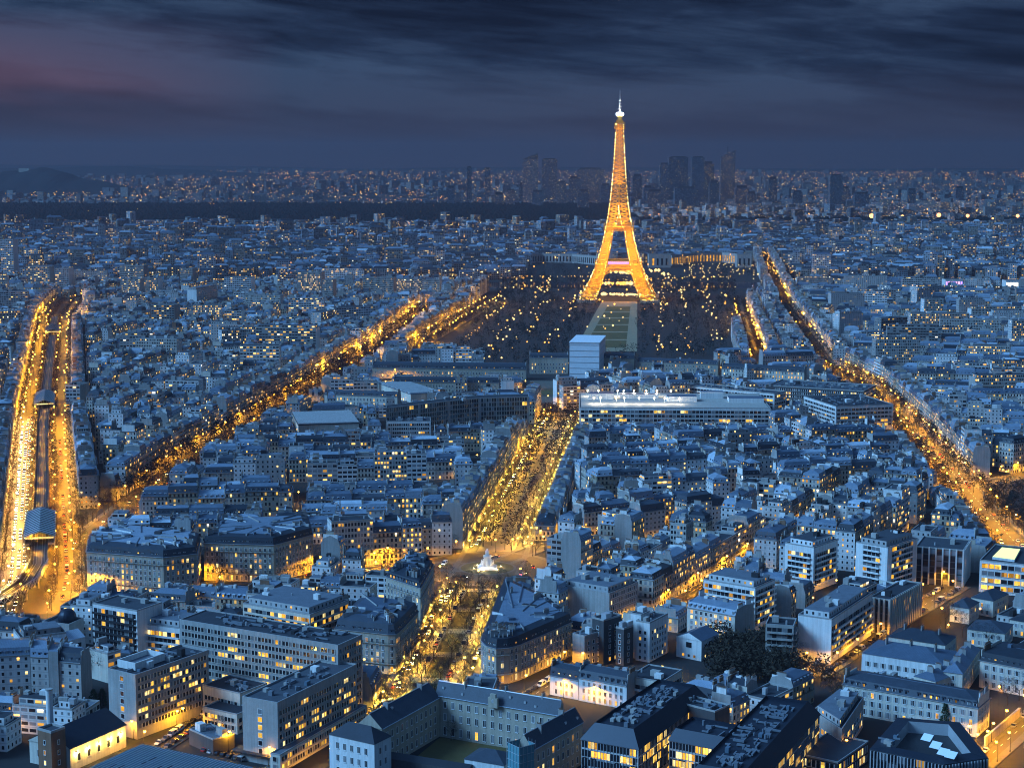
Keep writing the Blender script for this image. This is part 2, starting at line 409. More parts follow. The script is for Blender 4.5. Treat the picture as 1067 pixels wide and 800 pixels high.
def reserve(P):
    P = [tuple(p[:2]) for p in P]
    for c in cells(P): GRID.setdefault(c, []).append(P)
def free(P):
    for c in cells(P):
        for Q in GRID.get(c, ()):
            if sat(P, Q): return False
    return True
SIGHT = {}
def protect(x, y, hmax=34.0, z=0.0):
    """a spot that the photograph shows: nothing tall may stand in its line of sight"""
    r = CAMH - z; k = max(.5, 1 - (hmax - z) / r); n = max(6, int(hypot(x, y) * (1 - k) / 12))
    for i in range(n + 1):
        f = k + (1 - k) * i / n * .995; q = (x * f, y * f, CAMH - r * f); SIGHT.setdefault((int(floor(q[0] / CELL)), int(floor(q[1] / CELL))), []).append(q)
def sight_limit(P):
    """greatest height that a building on P may have"""
    lim = 99.0
    for c in cells(P):
        for q in SIGHT.get(c, ()):
            if q[2] < lim and inside(P, q[0], q[1]): lim = q[2]
    return lim
# ------------------------------------------------------------------ building pieces
def uid(): return R.randrange(1, 1400) * 64
FACE = {'w': 'stone_facade', 'p': 'plaster_facade', 'm': 'modern_facade', 'g': 'grid_facade', 'b': 'render_wall', 'd': 'dark_wall', 'W': 'white_wall', 's': 'stone_wall', 'c': 'cream_wall', 'k': 'brick_wall', 'x': 'concrete', 'G': 'dark_glass'}
def walls(P, z0, z1, flags, u):
    mb = MB(); n = len(P)
    for i in range(n):
        a, b = P[i], P[(i + 1) % n]; L = hypot(b[0] - a[0], b[1] - a[1])
        f = flags[i % len(flags)]
        k = max(1, round(L / (2.5 if f == 'w' else 3.0 if f == 'p' else 1.9 if f == 'g' else 3.4))); vv = max(1, round((z1 - z0) / 3.15))
        mb.face([(a[0], a[1], z0), (b[0], b[1], z0), (b[0], b[1], z1), (a[0], a[1], z1)], FACE[f], [(u, 0), (u + k, 0), (u + k, vv), (u, vv)])
        u += k + 1
        if u % 64 > 54: u -= 50
    return mb
def rings_roof(P, z, steps, mats, gable, capmat, u):
    """steps: [(per-edge insets, dz)]; edges with inset 0 rise as gables"""
    mb = MB(); ring = list(P); zz = z; n = len(P); base = floor(u / 64) * 64
    for (ds, dz), rm in zip(steps, mats):
        nx = inset(ring, ds)
        for i in range(n):
            j = (i + 1) % n; a, b, c, d = ring[i], ring[j], nx[j], nx[i]
            if hypot(c[0] - d[0], c[1] - d[1]) < .02 and hypot(a[0] - b[0], a[1] - b[1]) < .02: continue
            L = hypot(a[0] - b[0], a[1] - b[1])
            mb.face([(a[0], a[1], zz), (b[0], b[1], zz), (c[0], c[1], zz + dz), (d[0], d[1], zz + dz)], rm if ds[i] > 1e-3 else gable, [(base, 0), (base + min(60, L * .5), 0), (base + min(60, L * .5), 1), (base, 1)])
        ring = nx; zz += dz
    mb.face([(p[0], p[1], zz) for p in ring], capmat, [(base + (p[0] * .5) % 30, p[1] * .3) for p in ring])
    return mb, ring, zz
def dormer(mb, x, y, e, nrm, z, w=1.25, h=1.75, deep=1.5, roof='zinc', lit=None):
    """small roof window; (x,y) middle of its front, e along the wall, nrm outwards"""
    a = (x - e[0] * w / 2, y - e[1] * w / 2); b = (x + e[0] * w / 2, y + e[1] * w / 2)
    c = (b[0] - nrm[0] * deep, b[1] - nrm[1] * deep); d = (a[0] - nrm[0] * deep, a[1] - nrm[1] * deep)
    P = [a, b, c, d]
    mb.prism(P, z, z + h, 'white_wall' if R.random() < .35 else 'zinc', None)
    Q = inset(P, [-.15, -.15, 0, -.15]); mb.face([(Q[0][0], Q[0][1], z + h), (Q[1][0], Q[1][1], z + h), (Q[2][0], Q[2][1], z + h + .35), (Q[3][0], Q[3][1], z + h + .35)], roof)
    mb.face([(Q[0][0], Q[0][1], z + h - .12), (Q[1][0], Q[1][1], z + h - .12), (Q[1][0], Q[1][1], z + h), (Q[0][0], Q[0][1], z + h)], roof)
    o = .03; k = .32
    pm = lit or ('glass_dark' if R.random() < .6 else 'glass_blind')
    mb.face([(a[0] + e[0] * .2 + nrm[0] * o, a[1] + e[1] * .2 + nrm[1] * o, z + k * .5), (b[0] - e[0] * .2 + nrm[0] * o, b[1] - e[1] * .2 + nrm[1] * o, z + k * .5), (b[0] - e[0] * .2 + nrm[0] * o, b[1] - e[1] * .2 + nrm[1] * o, z + h - .25), (a[0] + e[0] * .2 + nrm[0] * o, a[1] + e[1] * .2 + nrm[1] * o, z + h - .25)], pm)
def chimney(a, b, z0, z1, wd=.55, pots=True, mat='render_wall'):
    mb = MB(); L = hypot(b[0] - a[0], b[1] - a[1]); e = ((b[0] - a[0]) / L, (b[1] - a[1]) / L); c = ((a[0] + b[0]) / 2, (a[1] + b[1]) / 2)
    mb.box(c, e, L, wd, z0, z1, mat); mb.box(c, e, L + .2, wd + .2, z1, z1 + .15, 'concrete')
    if pots:
        k = max(2, int(L / .55))
        for i in range(k):
            t = (i + .5) / k - .5; x, y = c[0] + e[0] * t * (L - .3), c[1] + e[1] * t * (L - .3); q = .14; hh = z1 + .15 + R.uniform(.5, .85)
            mb.prism([(x - q, y - q), (x + q, y - q), (x + q, y + q), (x - q, y + q)], z1 + .15, hh, 'brick_pot', 'brick_pot')
    return mb
def litdorm(p=.12): return (R.choice(['lit_warm', 'lit_gold', 'lit_pale', 'lit_dim']) if R.random() < p else None)
def mansard_parts(P, h, flags, lod=0, roof=None, dorm=True, chim=True):
    """[(part name, mesh)] of a stone block under a mansard roof. edge 0 is the street front"""
    u = uid() + 1; n = len(P); given = roof; roof = roof or R.choice(['zinc', 'zinc', 'zinc', 'slate', 'slate'])
    out = []
    wl = walls(P, 0, h, flags, u)
    op = [0 if flags[i % len(flags)] == 'b' else 1 for i in range(n)]
    # cornice ledge
    co = inset(P, [-.45 if o else 0 for o in op])
    for i in range(n):
        if not op[i]: continue
        j = (i + 1) % n; a, b, c, d = P[i], P[j], co[j], co[i]
        wl.face([(d[0], d[1], h), (c[0], c[1], h), (c[0], c[1], h + .25), (d[0], d[1], h + .25)], 'concrete')
        wl.face([(a[0], a[1], h - .3), (b[0], b[1], h - .3), (c[0], c[1], h), (d[0], d[1], h)], 'concrete')
        wl.face([(d[0], d[1], h + .25), (c[0], c[1], h + .25), (b[0], b[1], h + .25), (a[0], a[1], h + .25)], 'zinc', [(u, 0), (u + 1, 0), (u + 1, 1), (u, 1)])
    out.append(('wall', wl))
    A = abs(area2(P)) / 2; depth = min(hypot(P[1][0] - P[2][0], P[1][1] - P[2][1]), 30) if n == 4 else sqrt(A)
    s1 = R.uniform(2.6, 4.6); i1 = R.uniform(.9, 1.5)
    half = max(.6, depth / 2 - i1 - .35) if n == 4 else min(4.0, depth * .22)
    top = R.uniform(.9, 1.9)
    rf, ring, zt = rings_roof(P, h + .25 if False else h, [([i1 * o for o in op], s1), ([half * o for o in op], top)], [roof, given or ('zinc' if roof == 'zinc' or R.random() < .6 else 'slate')], 'render_wall', 'zinc', u)
    out.append(('roof', rf))
    if dorm:
        for i in range(n):
            if not op[i]: continue
            a, b = P[i], P[(i + 1) % n]; L = hypot(b[0] - a[0], b[1] - a[1])
            e = ((b[0] - a[0]) / L, (b[1] - a[1]) / L); nr = (e[1], -e[0])
            if lod and nr[0] * -a[0] + nr[1] * -a[1] < 0: continue
            k = int(L / (2.6 if lod == 0 else 3.0))
            if k < 1: continue
            for q in range(k):
                if R.random() < .08: continue
                t = (q + .5) / k * L; x, y = a[0] + e[0] * t - nr[0] * .35, a[1] + e[1] * t - nr[1] * .35
                d = MB(); dormer(d, x, y, e, nr, h + .35, roof=roof, lit=litdorm(.16)); out.append(('dormer', d))
                if s1 > 4 and R.random() < .25 and not lod:
                    pass
    if chim:
        sides = [i for i in range(n) if not op[i]] or [i for i in range(n) if i % 2 == 1][:2]
        for i in sides:
            a, b = P[i], P[(i + 1) % n]; L = hypot(b[0] - a[0], b[1] - a[1])
            if L < 5: continue
            if lod < 2 or R.random() < .5:      # fire wall between neighbours, standing proud of both roofs
                e = ((b[0] - a[0]) / L, (b[1] - a[1]) / L); fw = MB(); m = (a[0] + e[0] * L / 2 - e[1] * .2, a[1] + e[1] * L / 2 + e[0] * .2); fw.box(m, e, L - 2.4, .38, h - .4, zt - R.uniform(-.7, .5), R.choice(['white_wall', 'render_wall', 'concrete', 'cream_wall']), 'concrete'); out.append(('fire_wall', fw))
            for t0, t1 in ([(.16, .42), (.58, .84)] if R.random() < .7 else [(.3, .7)]):
                if R.random() < .18: continue
                e = ((b[0] - a[0]) / L, (b[1] - a[1]) / L); ni = (-e[1] * .35, e[0] * .35)
                pa = (a[0] + e[0] * L * t0 + ni[0], a[1] + e[1] * L * t0 + ni[1]); pb = (a[0] + e[0] * L * t1 + ni[0], a[1] + e[1] * L * t1 + ni[1])
                out.append(('chimney', chimney(pa, pb, h, zt + R.uniform(.7, 2.2), pots=lod < 2, mat=R.choice(['render_wall', 'render_wall', 'brick_wall', 'stone_wall', 'white_wall']))))
    # skylights and small sheds on the flat part of the roof
    if lod < 2 and n == 4 and R.random() < .75:
        c = centroid(ring)
        for q in range(R.randint(2, 4)):
            e = Vector((P[1][0] - P[0][0], P[1][1] - P[0][1])).normalized(); t = R.uniform(-.35, .35) * hypot(P[1][0] - P[0][0], P[1][1] - P[0][1])
            sk = MB(); sk.box((c[0] + e.x * t, c[1] + e.y * t), e, R.uniform(1, 2.6), R.uniform(1, 1.8), zt - .4, zt + R.uniform(.3, 1.5), R.choice(['white_wall', 'pale_metal', 'zinc', 'render_wall'])); out.append(('roof_shed', sk))
    return out, zt
def flat_parts(P, h, flags, lod=0, clutter=True, setback=None):
    u = uid() + 1; out = []
    wl = walls(P, 0, h, flags, u); n = len(P)
    out.append(('wall', wl))
    rf = MB(); Q = inset(P, [.35] * n); hp = h + R.uniform(.5, 1.0)
    if area2(Q) < 4: Q = P
    for i in range(n):
        j = (i + 1) % n; a, b, c, d = P[i], P[j], Q[j], Q[i]
        rf.face([(a[0], a[1], h), (b[0], b[1], h), (b[0], b[1], hp), (a[0], a[1], hp)], 'concrete')
        rf.face([(a[0], a[1], hp), (b[0], b[1], hp), (c[0], c[1], hp), (d[0], d[1], hp)], 'pale_metal')
        rf.face([(d[0], d[1], hp), (c[0], c[1], hp), (c[0], c[1], h + .05), (d[0], d[1], h + .05)], 'concrete')
    rf.face([(p[0], p[1], h + .05) for p in Q], 'gravel_roof', [(floor(u / 64) * 64 + (p[0] * .3) % 40, p[1] * .3) for p in Q])
    out.append(('roof', rf))
    top = hp
    if clutter:
        c = centroid(P); e = Vector((P[1][0] - P[0][0], P[1][1] - P[0][1])); L = e.length; e.normalize(); nn = Vector((-e.y, e.x)); Wd = abs(area2(P)) / 2 / L
        if setback is None: setback = R.random() < .45
        if setback and Wd > 9:
            I = inset(P, [2.0] * n)
            if area2(I) > 40:
                pb = MB(); pb.merge(walls(I, h + .05, h + 3, [flags[0] if flags[0] in 'mgwp' else 'p'], u + 7)); pb.face([(p[0], p[1], h + 3) for p in I], 'gravel_roof'); out.append(('penthouse', pb)); top = h + 3
        for q in range(R.randint(1, 2 + (L > 25) * 2)):
            x = R.uniform(-.36, .36) * L; y = R.uniform(-.25, .25) * Wd
            b = MB(); b.box((c[0] + e.x * x + nn.x * y, c[1] + e.y * x + nn.y * y), e, R.uniform(1.5, 5), R.uniform(1.5, 3.5), top - 1.1, top + R.uniform(.8, 2.6), R.choice(['white_wall', 'render_wall', 'pale_metal', 'concrete', 'dark_metal'])); out.append(('roof_plant', b))
        if lod < 2:
            for q in range(R.randint(1, 3)):
                x = R.uniform(-.4, .4) * L; y = R.uniform(-.3, .3) * Wd; px, py = c[0] + e.x * x + nn.x * y, c[1] + e.y * x + nn.y * y
                b = MB(); b.prism([(px + .4 * cos(k * pi / 3), py + .4 * sin(k * pi / 3)) for k in range(6)], top - 1, top + R.uniform(.6, 1.4), 'pale_metal', 'pale_metal'); out.append(('vent', b))
    return out, top
def assemble(name, label, cat, P, parts, group=None, z=0.0):
    c = centroid(P); t = thing(name, label, cat, (c[0], c[1], z), group)
    if name not in ('mansard_building', 'flat_roofed_building'):
        hw = max(v[2] for v in parts[0][1].v)
        for i in seen_edges(P):
            a, b = P[i], P[(i + 1) % len(P)]; k = max(2, int(hypot(a[0] - b[0], a[1] - b[1]) / 8))
            for q in range(k + 1): protect(a[0] + (b[0] - a[0]) * q / k, a[1] + (b[1] - a[1]) * q / k, 34, hw * .33)
    for pn, mb in parts: mb.build(pn, t)
    return t
# ---- real windows for the near buildings: shared meshes, one object each
WINM = {}
def win_mesh(w, h, pane, style='tall'):
    k = (round(w, 2), round(h, 2), pane, style)
    if k in WINM: return WINM[k]
    mb = MB(); f = .13; d = .09
    fm = 'white_paint' if style != 'stone' else 'stone_wall'
    def bar(x0, x1, z0, z1, dd=d):
        mb.face([(x0, -dd, z0), (x1, -dd, z0), (x1, -dd, z1), (x0, -dd, z1)], fm)
        mb.face([(x0, -dd, z1), (x1, -dd, z1), (x1, 0, z1), (x0, 0, z1)], fm); mb.face([(x0, 0, z0), (x1, 0, z0), (x1, -dd, z0), (x0, -dd, z0)], fm)
        mb.face([(x0, 0, z0), (x0, -dd, z0), (x0, -dd, z1), (x0, 0, z1)], fm); mb.face([(x1, -dd, z0), (x1, 0, z0), (x1, 0, z1), (x1, -dd, z1)], fm)
    bar(-w / 2 - f, -w / 2, -f, h + f); bar(w / 2, w / 2 + f, -f, h + f); bar(-w / 2, w / 2, h, h + f); bar(-w / 2 - .1, w / 2 + .1, -f - .1, 0, d + .12)
    if style in ('tall', 'rail', 'shut'): bar(-.04, .04, 0, h, .05)
    mb.face([(-w / 2, -.02, 0), (w / 2, -.02, 0), (w / 2, -.02, h), (-w / 2, -.02, h)], pane)
    if style == 'shut':
        for s in (-1, 1):
            x0, x1 = sorted((s * (w / 2 + f), s * (w / 2 + f + w * .48))); mb.face([(x0, -.05, 0), (x1, -.05, 0), (x1, -.05, h), (x0, -.05, h)], 'shutter')
    if style == 'rail':
        y0 = -.45
        mb.face([(-w / 2 - .2, 0, -.15), (-w / 2 - .2, y0, -.15), (w / 2 + .2, y0, -.15), (w / 2 + .2, 0, -.15)], 'stone_wall')
        for q in range(7):
            x = -w / 2 - .15 + (w + .3) * q / 6; mb.face([(x - .03, y0, -.1), (x + .03, y0, -.1), (x + .03, y0, .85), (x - .03, y0, .85)], 'iron_dark')
        mb.face([(-w / 2 - .2, y0, .8), (w / 2 + .2, y0, .8), (w / 2 + .2, y0, .9), (-w / 2 - .2, y0, .9)], 'iron_dark')
    me = mb.mesh('window'); WINM[k] = me; return me
def put_windows(t, P, edges, rows, bay=2.9, w=1.15, style='tall', lit=.14, pal=('lit_warm', 'lit_gold', 'lit_pale', 'lit_dim'), cap=100, margin=1.0, skip=None):
    """rows: [(sill z, height)]"""
    n = len(P); cnt = 0; extra = MB()
    for i in edges:
        a, b = P[i], P[(i + 1) % n]; L = hypot(b[0] - a[0], b[1] - a[1]); e = ((b[0] - a[0]) / L, (b[1] - a[1]) / L); nr = (e[1], -e[0])
        k = max(1, int((L - 2 * margin + .4) / bay))
        if k < 1: continue
        for ri, (z, h) in enumerate(rows):
            for q in range(k):
                if skip and skip(i, ri, q, k): continue
                tt = L / 2 + (q - (k - 1) / 2) * bay * (L - 2 * margin) / max(L - 2 * margin, k * bay) if k > 1 else L / 2
                lp = lit[ri] if isinstance(lit, (list, tuple)) else lit
                pane = R.choice(pal) if R.random() < lp else R.choice(['glass_dark', 'glass_dark', 'glass_dark', 'glass_blind'])
                x, y = a[0] + e[0] * tt + nr[0] * .004, a[1] + e[1] * tt + nr[1] * .004
                me = win_mesh(w, h, pane, style); ang = atan2(e[1], e[0])
                if cnt < cap:
                    o = bpy.data.objects.new('window', me); COL.objects.link(o); o.parent = t; o.location = (x - t.location.x, y - t.location.y, z - t.location.z); o.rotation_euler = (0, 0, ang)
                else:
                    M = Matrix.Translation((x, y, z)) @ Matrix.Rotation(ang, 4, 'Z')
                    for pl in me.polygons: extra.face([M @ me.vertices[v].co for v in pl.vertices], me.materials[pl.material_index].name)
                cnt += 1
    if extra.f:
        o = extra.build('further_windows', t); o['kind'] = 'stuff'
    return cnt
def seen_edges(P):
    n = len(P); r = []
    for i in range(n):
        a, b = P[i], P[(i + 1) % n]; dx, dy = b[0] - a[0], b[1] - a[1]
        if dy * -(a[0] + b[0]) / 2 + -dx * -(a[1] + b[1]) / 2 > 0: r.append(i)
    return r
def rect(A, B, C, z):
    """rectangle from three roof corners in the photograph, all at the height z: A the middle one"""
    a, b, c = G(*A, z), G(*B, z), G(*C, z); e = (b - a).normalized(); n = Vector((-e.y, e.x)); k = (c - a).dot(n)
    q = n * k; return ccw([tuple(a), tuple(b), tuple(b + q), tuple(a + q)])
def quad(pts, z): return ccw([tuple(G(x, y, z)) for x, y in pts])
def band_on(mb, a, b, z0, z1, proud, mat, lo=.0):
    """a shallow strip on the wall a-b"""
    L = hypot(b[0] - a[0], b[1] - a[1]); e = ((b[0] - a[0]) / L, (b[1] - a[1]) / L); nr = (e[1] * proud, -e[0] * proud)
    a2 = (a[0] + e[0] * lo, a[1] + e[1] * lo); b2 = (b[0] - e[0] * lo, b[1] - e[1] * lo); c = (b2[0] + nr[0], b2[1] + nr[1]); d = (a2[0] + nr[0], a2[1] + nr[1])
    mb.face([(d[0], d[1], z0), (c[0], c[1], z0), (c[0], c[1], z1), (d[0], d[1], z1)], mat)
    mb.face([(d[0], d[1], z1), (c[0], c[1], z1), (b2[0], b2[1], z1), (a2[0], a2[1], z1)], mat)
    mb.face([(a2[0], a2[1], z0), (b2[0], b2[1], z0), (c[0], c[1], z0), (d[0], d[1], z0)], mat)
    mb.face([(a2[0], a2[1], z0), (d[0], d[1], z0), (d[0], d[1], z1), (a2[0], a2[1], z1)], mat); mb.face([(c[0], c[1], z0), (b2[0], b2[1], z0), (b2[0], b2[1], z1), (c[0], c[1], z1)], mat)
def duct_roof(tt, P, z, count, part='duct'):
    e = Vector(P[1]) - Vector(P[0]); f = Vector(P[3]) - Vector(P[0]); L, W_ = e.length, f.length; e.normalize(); f.normalize()
    for q in range(count):
        x, y = R.uniform(.05, .92) * L, R.uniform(.1, .85) * W_; mb = MB(); c = Vector(P[0]) + e * x + f * y
        typ = R.random()
        if typ < .62:
            d = R.choice([e, f, e]); l = R.uniform(2, 7); p1 = c + d * l * .5; g = f if d is e else e
            mb.box(c, d, l, R.uniform(.35, .7), z + .3, z + R.uniform(.8, 1.2), 'duct_metal', None, True); mb.box(p1 + g * 1.0, g, R.uniform(1.5, 3), .5, z + .3, z + .85, 'duct_metal')
        elif typ < .85: mb.box(c, e, R.uniform(1.2, 3), R.uniform(1, 2), z, z + R.uniform(.9, 1.9), R.choice(['duct_metal', 'copper_blue', 'concrete']))
        else: mb.tube((c.x, c.y, z), (c.x, c.y, z + R.uniform(1, 2)), R.uniform(.3, .6), 8, 'duct_metal')
        mb.build(part, tt)
def face_first(P, A, B, z):
    m = (G(*A, z) + G(*B, z)) / 2; i0 = min(range(len(P)), key=lambda i: hypot((P[i][0] + P[(i + 1) % len(P)][0]) / 2 - m.x, (P[i][1] + P[(i + 1) % len(P)][1]) / 2 - m.y)); return P[i0:] + P[:i0]
def slab(name, label, cat, P, h, edges=None, wall='x', f0=3.6, fh=3.15, bay=1.75, lit=.2, litrow=None, plant=True, band_h=1.75, group=None, lo=1.2, blank_end=False):
    """concrete office slab: on every seen side and storey a window band of its own, with panes and fins"""
    n = len(P); fl = [wall] * n; reserve(P)
    parts, top = flat_parts(P, h, fl, clutter=plant, setback=False)
    t = assemble(name, label, cat, P, parts, group)
    rows = int((h - f0) / fh)
    edges = edges if edges is not None else seen_edges(P)
    if plant and n == 4: duct_roof(t, inset(P, [1.2] * 4), h + .06, int(abs(area2(P)) / 2 / 45), 'roof_plant')
    if blank_end:
        be = min(edges, key=lambda i: P[i][0] + P[(i + 1) % n][0]); edges = [i for i in edges if i != be]
        put_windows(t, P, [be], [(f0 + r * fh + .6, 1.9) for r in range(rows)], bay=99, w=1.9, style='plain', lit=.4)
    for i in edges:
        a, b = P[i], P[(i + 1) % n]; L = hypot(b[0] - a[0], b[1] - a[1]); e = ((b[0] - a[0]) / L, (b[1] - a[1]) / L); nr = (e[1], -e[0])
        if L < 4: continue
        k = max(1, int((L - 2 * lo) / bay)); st = (L - 2 * lo) / k
        for r in range(rows):
            z = f0 + r * fh + .75; mb = MB(); run = 0
            for q in range(k):
                x0 = lo + q * st; x1 = x0 + st - .35
                lp = lit if litrow is None else litrow.get(r, lit)
                if run > 0: run -= 1
                elif R.random() < lp * .5: run = R.randint(1, 3)
                pm = R.choice(['lit_warm', 'lit_pale', 'lit_warm', 'lit_gold', 'lit_dim']) if run > 0 else R.choice(['glass_dark', 'glass_dark', 'glass_dark', 'glass_blind'])
                p = lambda s, o: (a[0] + e[0] * s + nr[0] * o, a[1] + e[1] * s + nr[1] * o)
                A, B = p(x0, .02), p(x1, .02)
                mb.face([(A[0], A[1], z), (B[0], B[1], z), (B[0], B[1], z + band_h), (A[0], A[1], z + band_h)], pm)
                F0, F1, F2, F3 = p(x1, .0), p(x1 + .35, .0), p(x1 + .35, .22), p(x1, .22)
                mb.prism([F3, F2, F1, F0], z - .15, z + band_h + .15, 'cream_wall' if wall in 'xc' else 'white_wall')
            band_on(mb, p(lo, 0), p(L - lo, 0), z - .35, z - .1, .2, 'concrete')
            mb.build('window_band', t)
    return t
def balcony_block(name, label, cat, P, h, edges=None, wall='W', fh=2.95, f0=3.4, lit=.22, railmat='white_wall', deep=1.3, plant=True, back='dark_glass', gapev=0, group=None, lo=.6, setback=True):
    """white flats with a full-width balcony on each storey"""
    n = len(P); reserve(P); parts, top = flat_parts(P, h, [wall] * n, clutter=plant, setback=setback)
    t = assemble(name, label, cat, P, parts, group); rows = int((h - f0) / fh)
    for i in (edges if edges is not None else seen_edges(P)):
        a, b = P[i], P[(i + 1) % n]; L = hypot(b[0] - a[0], b[1] - a[1]); e = ((b[0] - a[0]) / L, (b[1] - a[1]) / L); nr = (e[1], -e[0])
        p = lambda s, o: (a[0] + e[0] * s + nr[0] * o, a[1] + e[1] * s + nr[1] * o)
        k = max(1, int((L - 2 * lo) / 2.2)); st = (L - 2 * lo) / k
        for r in range(rows):
            z = f0 + r * fh; mb = MB()
            for q in range(k):
                pm = R.choice(['lit_warm', 'lit_gold', 'lit_pale', 'lit_dim']) if R.random() < lit else R.choice(['glass_dark', 'glass_dark', 'glass_blind'])
                A, B = p(lo + q * st + .12, .03), p(lo + (q + 1) * st - .12, .03)
                mb.face([(A[0], A[1], z + .3), (B[0], B[1], z + .3), (B[0], B[1], z + 2.4), (A[0], A[1], z + 2.4)], pm)
            mb.build('window_band', t)
            bl = MB(); Q = [p(lo, deep), p(L - lo, deep), p(L - lo, 0), p(lo, 0)]
            bl.prism(Q, z - .18, z, 'concrete', 'concrete', True)
            s0, s1 = p(lo, deep), p(L - lo, deep); band_on(bl, p(lo, deep - .08), p(L - lo, deep - .08), z - .18, z + .85, .1, railmat)
            bl.build('balcony', t)
    return t
def hip_roof(P, z, rise, mat='slate', over=.35):
    """hipped roof with its ridge along the longer side of a four-cornered plan"""
    P = inset(P, [-over] * len(P)); l0 = hypot(P[1][0] - P[0][0], P[1][1] - P[0][1]); l1 = hypot(P[2][0] - P[1][0], P[2][1] - P[1][1])
    if l0 < l1: P = P[1:] + P[:1]; l0, l1 = l1, l0
    m0 = ((P[0][0] + P[3][0]) / 2, (P[0][1] + P[3][1]) / 2); m1 = ((P[1][0] + P[2][0]) / 2, (P[1][1] + P[2][1]) / 2); f = min(.48, l1 / 2 / l0)
    r0 = (m0[0] + (m1[0] - m0[0]) * f, m0[1] + (m1[1] - m0[1]) * f, z + rise); r1 = (m1[0] + (m0[0] - m1[0]) * f, m1[1] + (m0[1] - m1[1]) * f, z + rise)
    q = [(p[0], p[1], z) for p in P]; u = uid(); mb = MB(); U = lambda k: [(u + i * 3 % 40, i % 2) for i in range(k)]
    mb.face([q[0], q[1], r1, r0], mat, [(u, 0), (u + l0 * .4, 0), (u + l0 * .4, 1), (u, 1)]); mb.face([q[1], q[2], r1], mat, U(3)); mb.face([q[2], q[3], r0, r1], mat, [(u, 0), (u + l0 * .4, 0), (u + l0 * .4, 1), (u, 1)]); mb.face([q[3], q[0], r0], mat, U(3))
    mb.face(list(reversed(q)), 'concrete')
    return mb
def gable_roof(P, z, rise, mat='slate', gable='cream_wall', along=0, over=.3):
    if along: P = P[1:] + P[:1]
    u = uid(); mb = MB(); q = [(p[0], p[1], z) for p in P]
    m0 = ((P[0][0] + P[3][0]) / 2, (P[0][1] + P[3][1]) / 2, z + rise); m1 = ((P[1][0] + P[2][0]) / 2, (P[1][1] + P[2][1]) / 2, z + rise)
    L = hypot(P[1][0] - P[0][0], P[1][1] - P[0][1]); uvs = [(u, 0), (u + L * .4, 0), (u + L * .4, 1), (u, 1)]
    mb.face([q[0], q[1], m1, m0], mat, uvs); mb.face([q[2], q[3], m0, m1], mat, uvs); mb.face([q[1], q[2], m1], gable); mb.face([q[3], q[0], m0], gable)
    return mb
# ================================================================== ground, streets
gm = MB(); gm.face([(-40000, -2000, 0), (40000, -2000, 0), (40000, 24000, 0), (-40000, 24000, 0)], 'ground'); structure(gm, 'ground')
wm = MB(); wm.face([(-2500, 2985, .03), (2500, 2925, .03), (2500, 3065, .03), (-2500, 3130, .03)], 'glass_dark'); structure(wm, 'river'); reserve([(-2500, 2985), (2500, 2925), (2500, 3065), (-2500, 3130)])
def line(pts): return [Vector(p) if len(p) == 2 and not isinstance(p, Vector) else p for p in pts]
M0, M1 = Vector((-41.5, 680)), Vector((47, 1535))       # the mall runs straight through the roundabout
RBC = Vector((-14, 947))
ST = dict(
    mall=dict(p=[M0, M1], w=40, d='the mall', s=('viaduct-side', 'hospice-side'), f='the institute'),
    cross=dict(p=[G(60, 620), G(205, 607), G(445, 590), RBC], w=22, d='the west cross street', s=('near', 'far'), f='the viaduct'),
    cross_east=dict(p=[RBC, G(560, 570), G(735, 544)], w=16, d='the east cross street', s=('near', 'far'), f='the roundabout'),
    diagonal=dict(p=[G(88, 566), G(200, 480), G(330, 403), G(385, 370)], w=28, d='the diagonal avenue', s=('viaduct-side', 'mall-side'), f='the viaduct'),
    diagonal_far=dict(p=[G(385, 370), G(445, 321)], w=20, d='the far diagonal avenue', s=('outer', 'park-side'), f='the bend'),
    park_edge=dict(p=[G(428, 366), G(515, 314)], w=20, d='the park edge street', s=('outer', 'park-side'), f='the barracks'),
    viaduct=dict(p=[G(35, 640), G(45, 600), G(45, 450), G(57, 335), G(75, 310)], w=46, d='the viaduct boulevard', s=('outer', 'city-side'), f='the truss bridge'),
    busy=dict(p=[G(865, 384), G(905, 405), G(950, 450), G(1002, 510), G(1062, 578)], w=30, d='the busy gold avenue', s=('outer', 'city-side'), f='the barracks'),
    bosquet=dict(p=[G(860, 378), G(815, 315), G(795, 268)], w=20, d='the long straight avenue', s=('tower-side', 'outer'), f='the barracks'),
    lawn_edge=dict(p=[G(790, 380), G(770, 318)], w=20, d='the avenue beside the park', s=('park-side', 'outer'), f='the barracks'),
    side_east=dict(p=[G(1002, 508), G(1090, 491)], w=18, d='the garden street', s=('near', 'far'), f='the busy avenue'),
    lane=dict(p=[G(556, 724), G(650, 665), G(735, 612), G(808, 568)], w=12, d='the gold lane', s=('institute-side', 'far'), f='the institute'),
    office=dict(p=[G(846, 704), G(912, 660), G(998, 610)], w=15, d='the flats street', s=('flats-side', 'hospice-side'), f='the hospice'),
    corner=dict(p=[G(1000, 815), G(1090, 735)], w=12, d='the garden wall street', s=('wall-side', 'outer'), f='the modern office'),
    ward=dict(p=[G(268, 812), G(392, 738)], w=9, d='the ward lane', s=('ward-side', 'institute-side'), f='the metal shed'),
    yard=dict(p=[G(150, 790), G(230, 738)], w=10, d='the hospital yard', s=('hall-side', 'ward-side'), f='the brick hall'),
)
rd = MB(); pv = MB(); mk = MB()
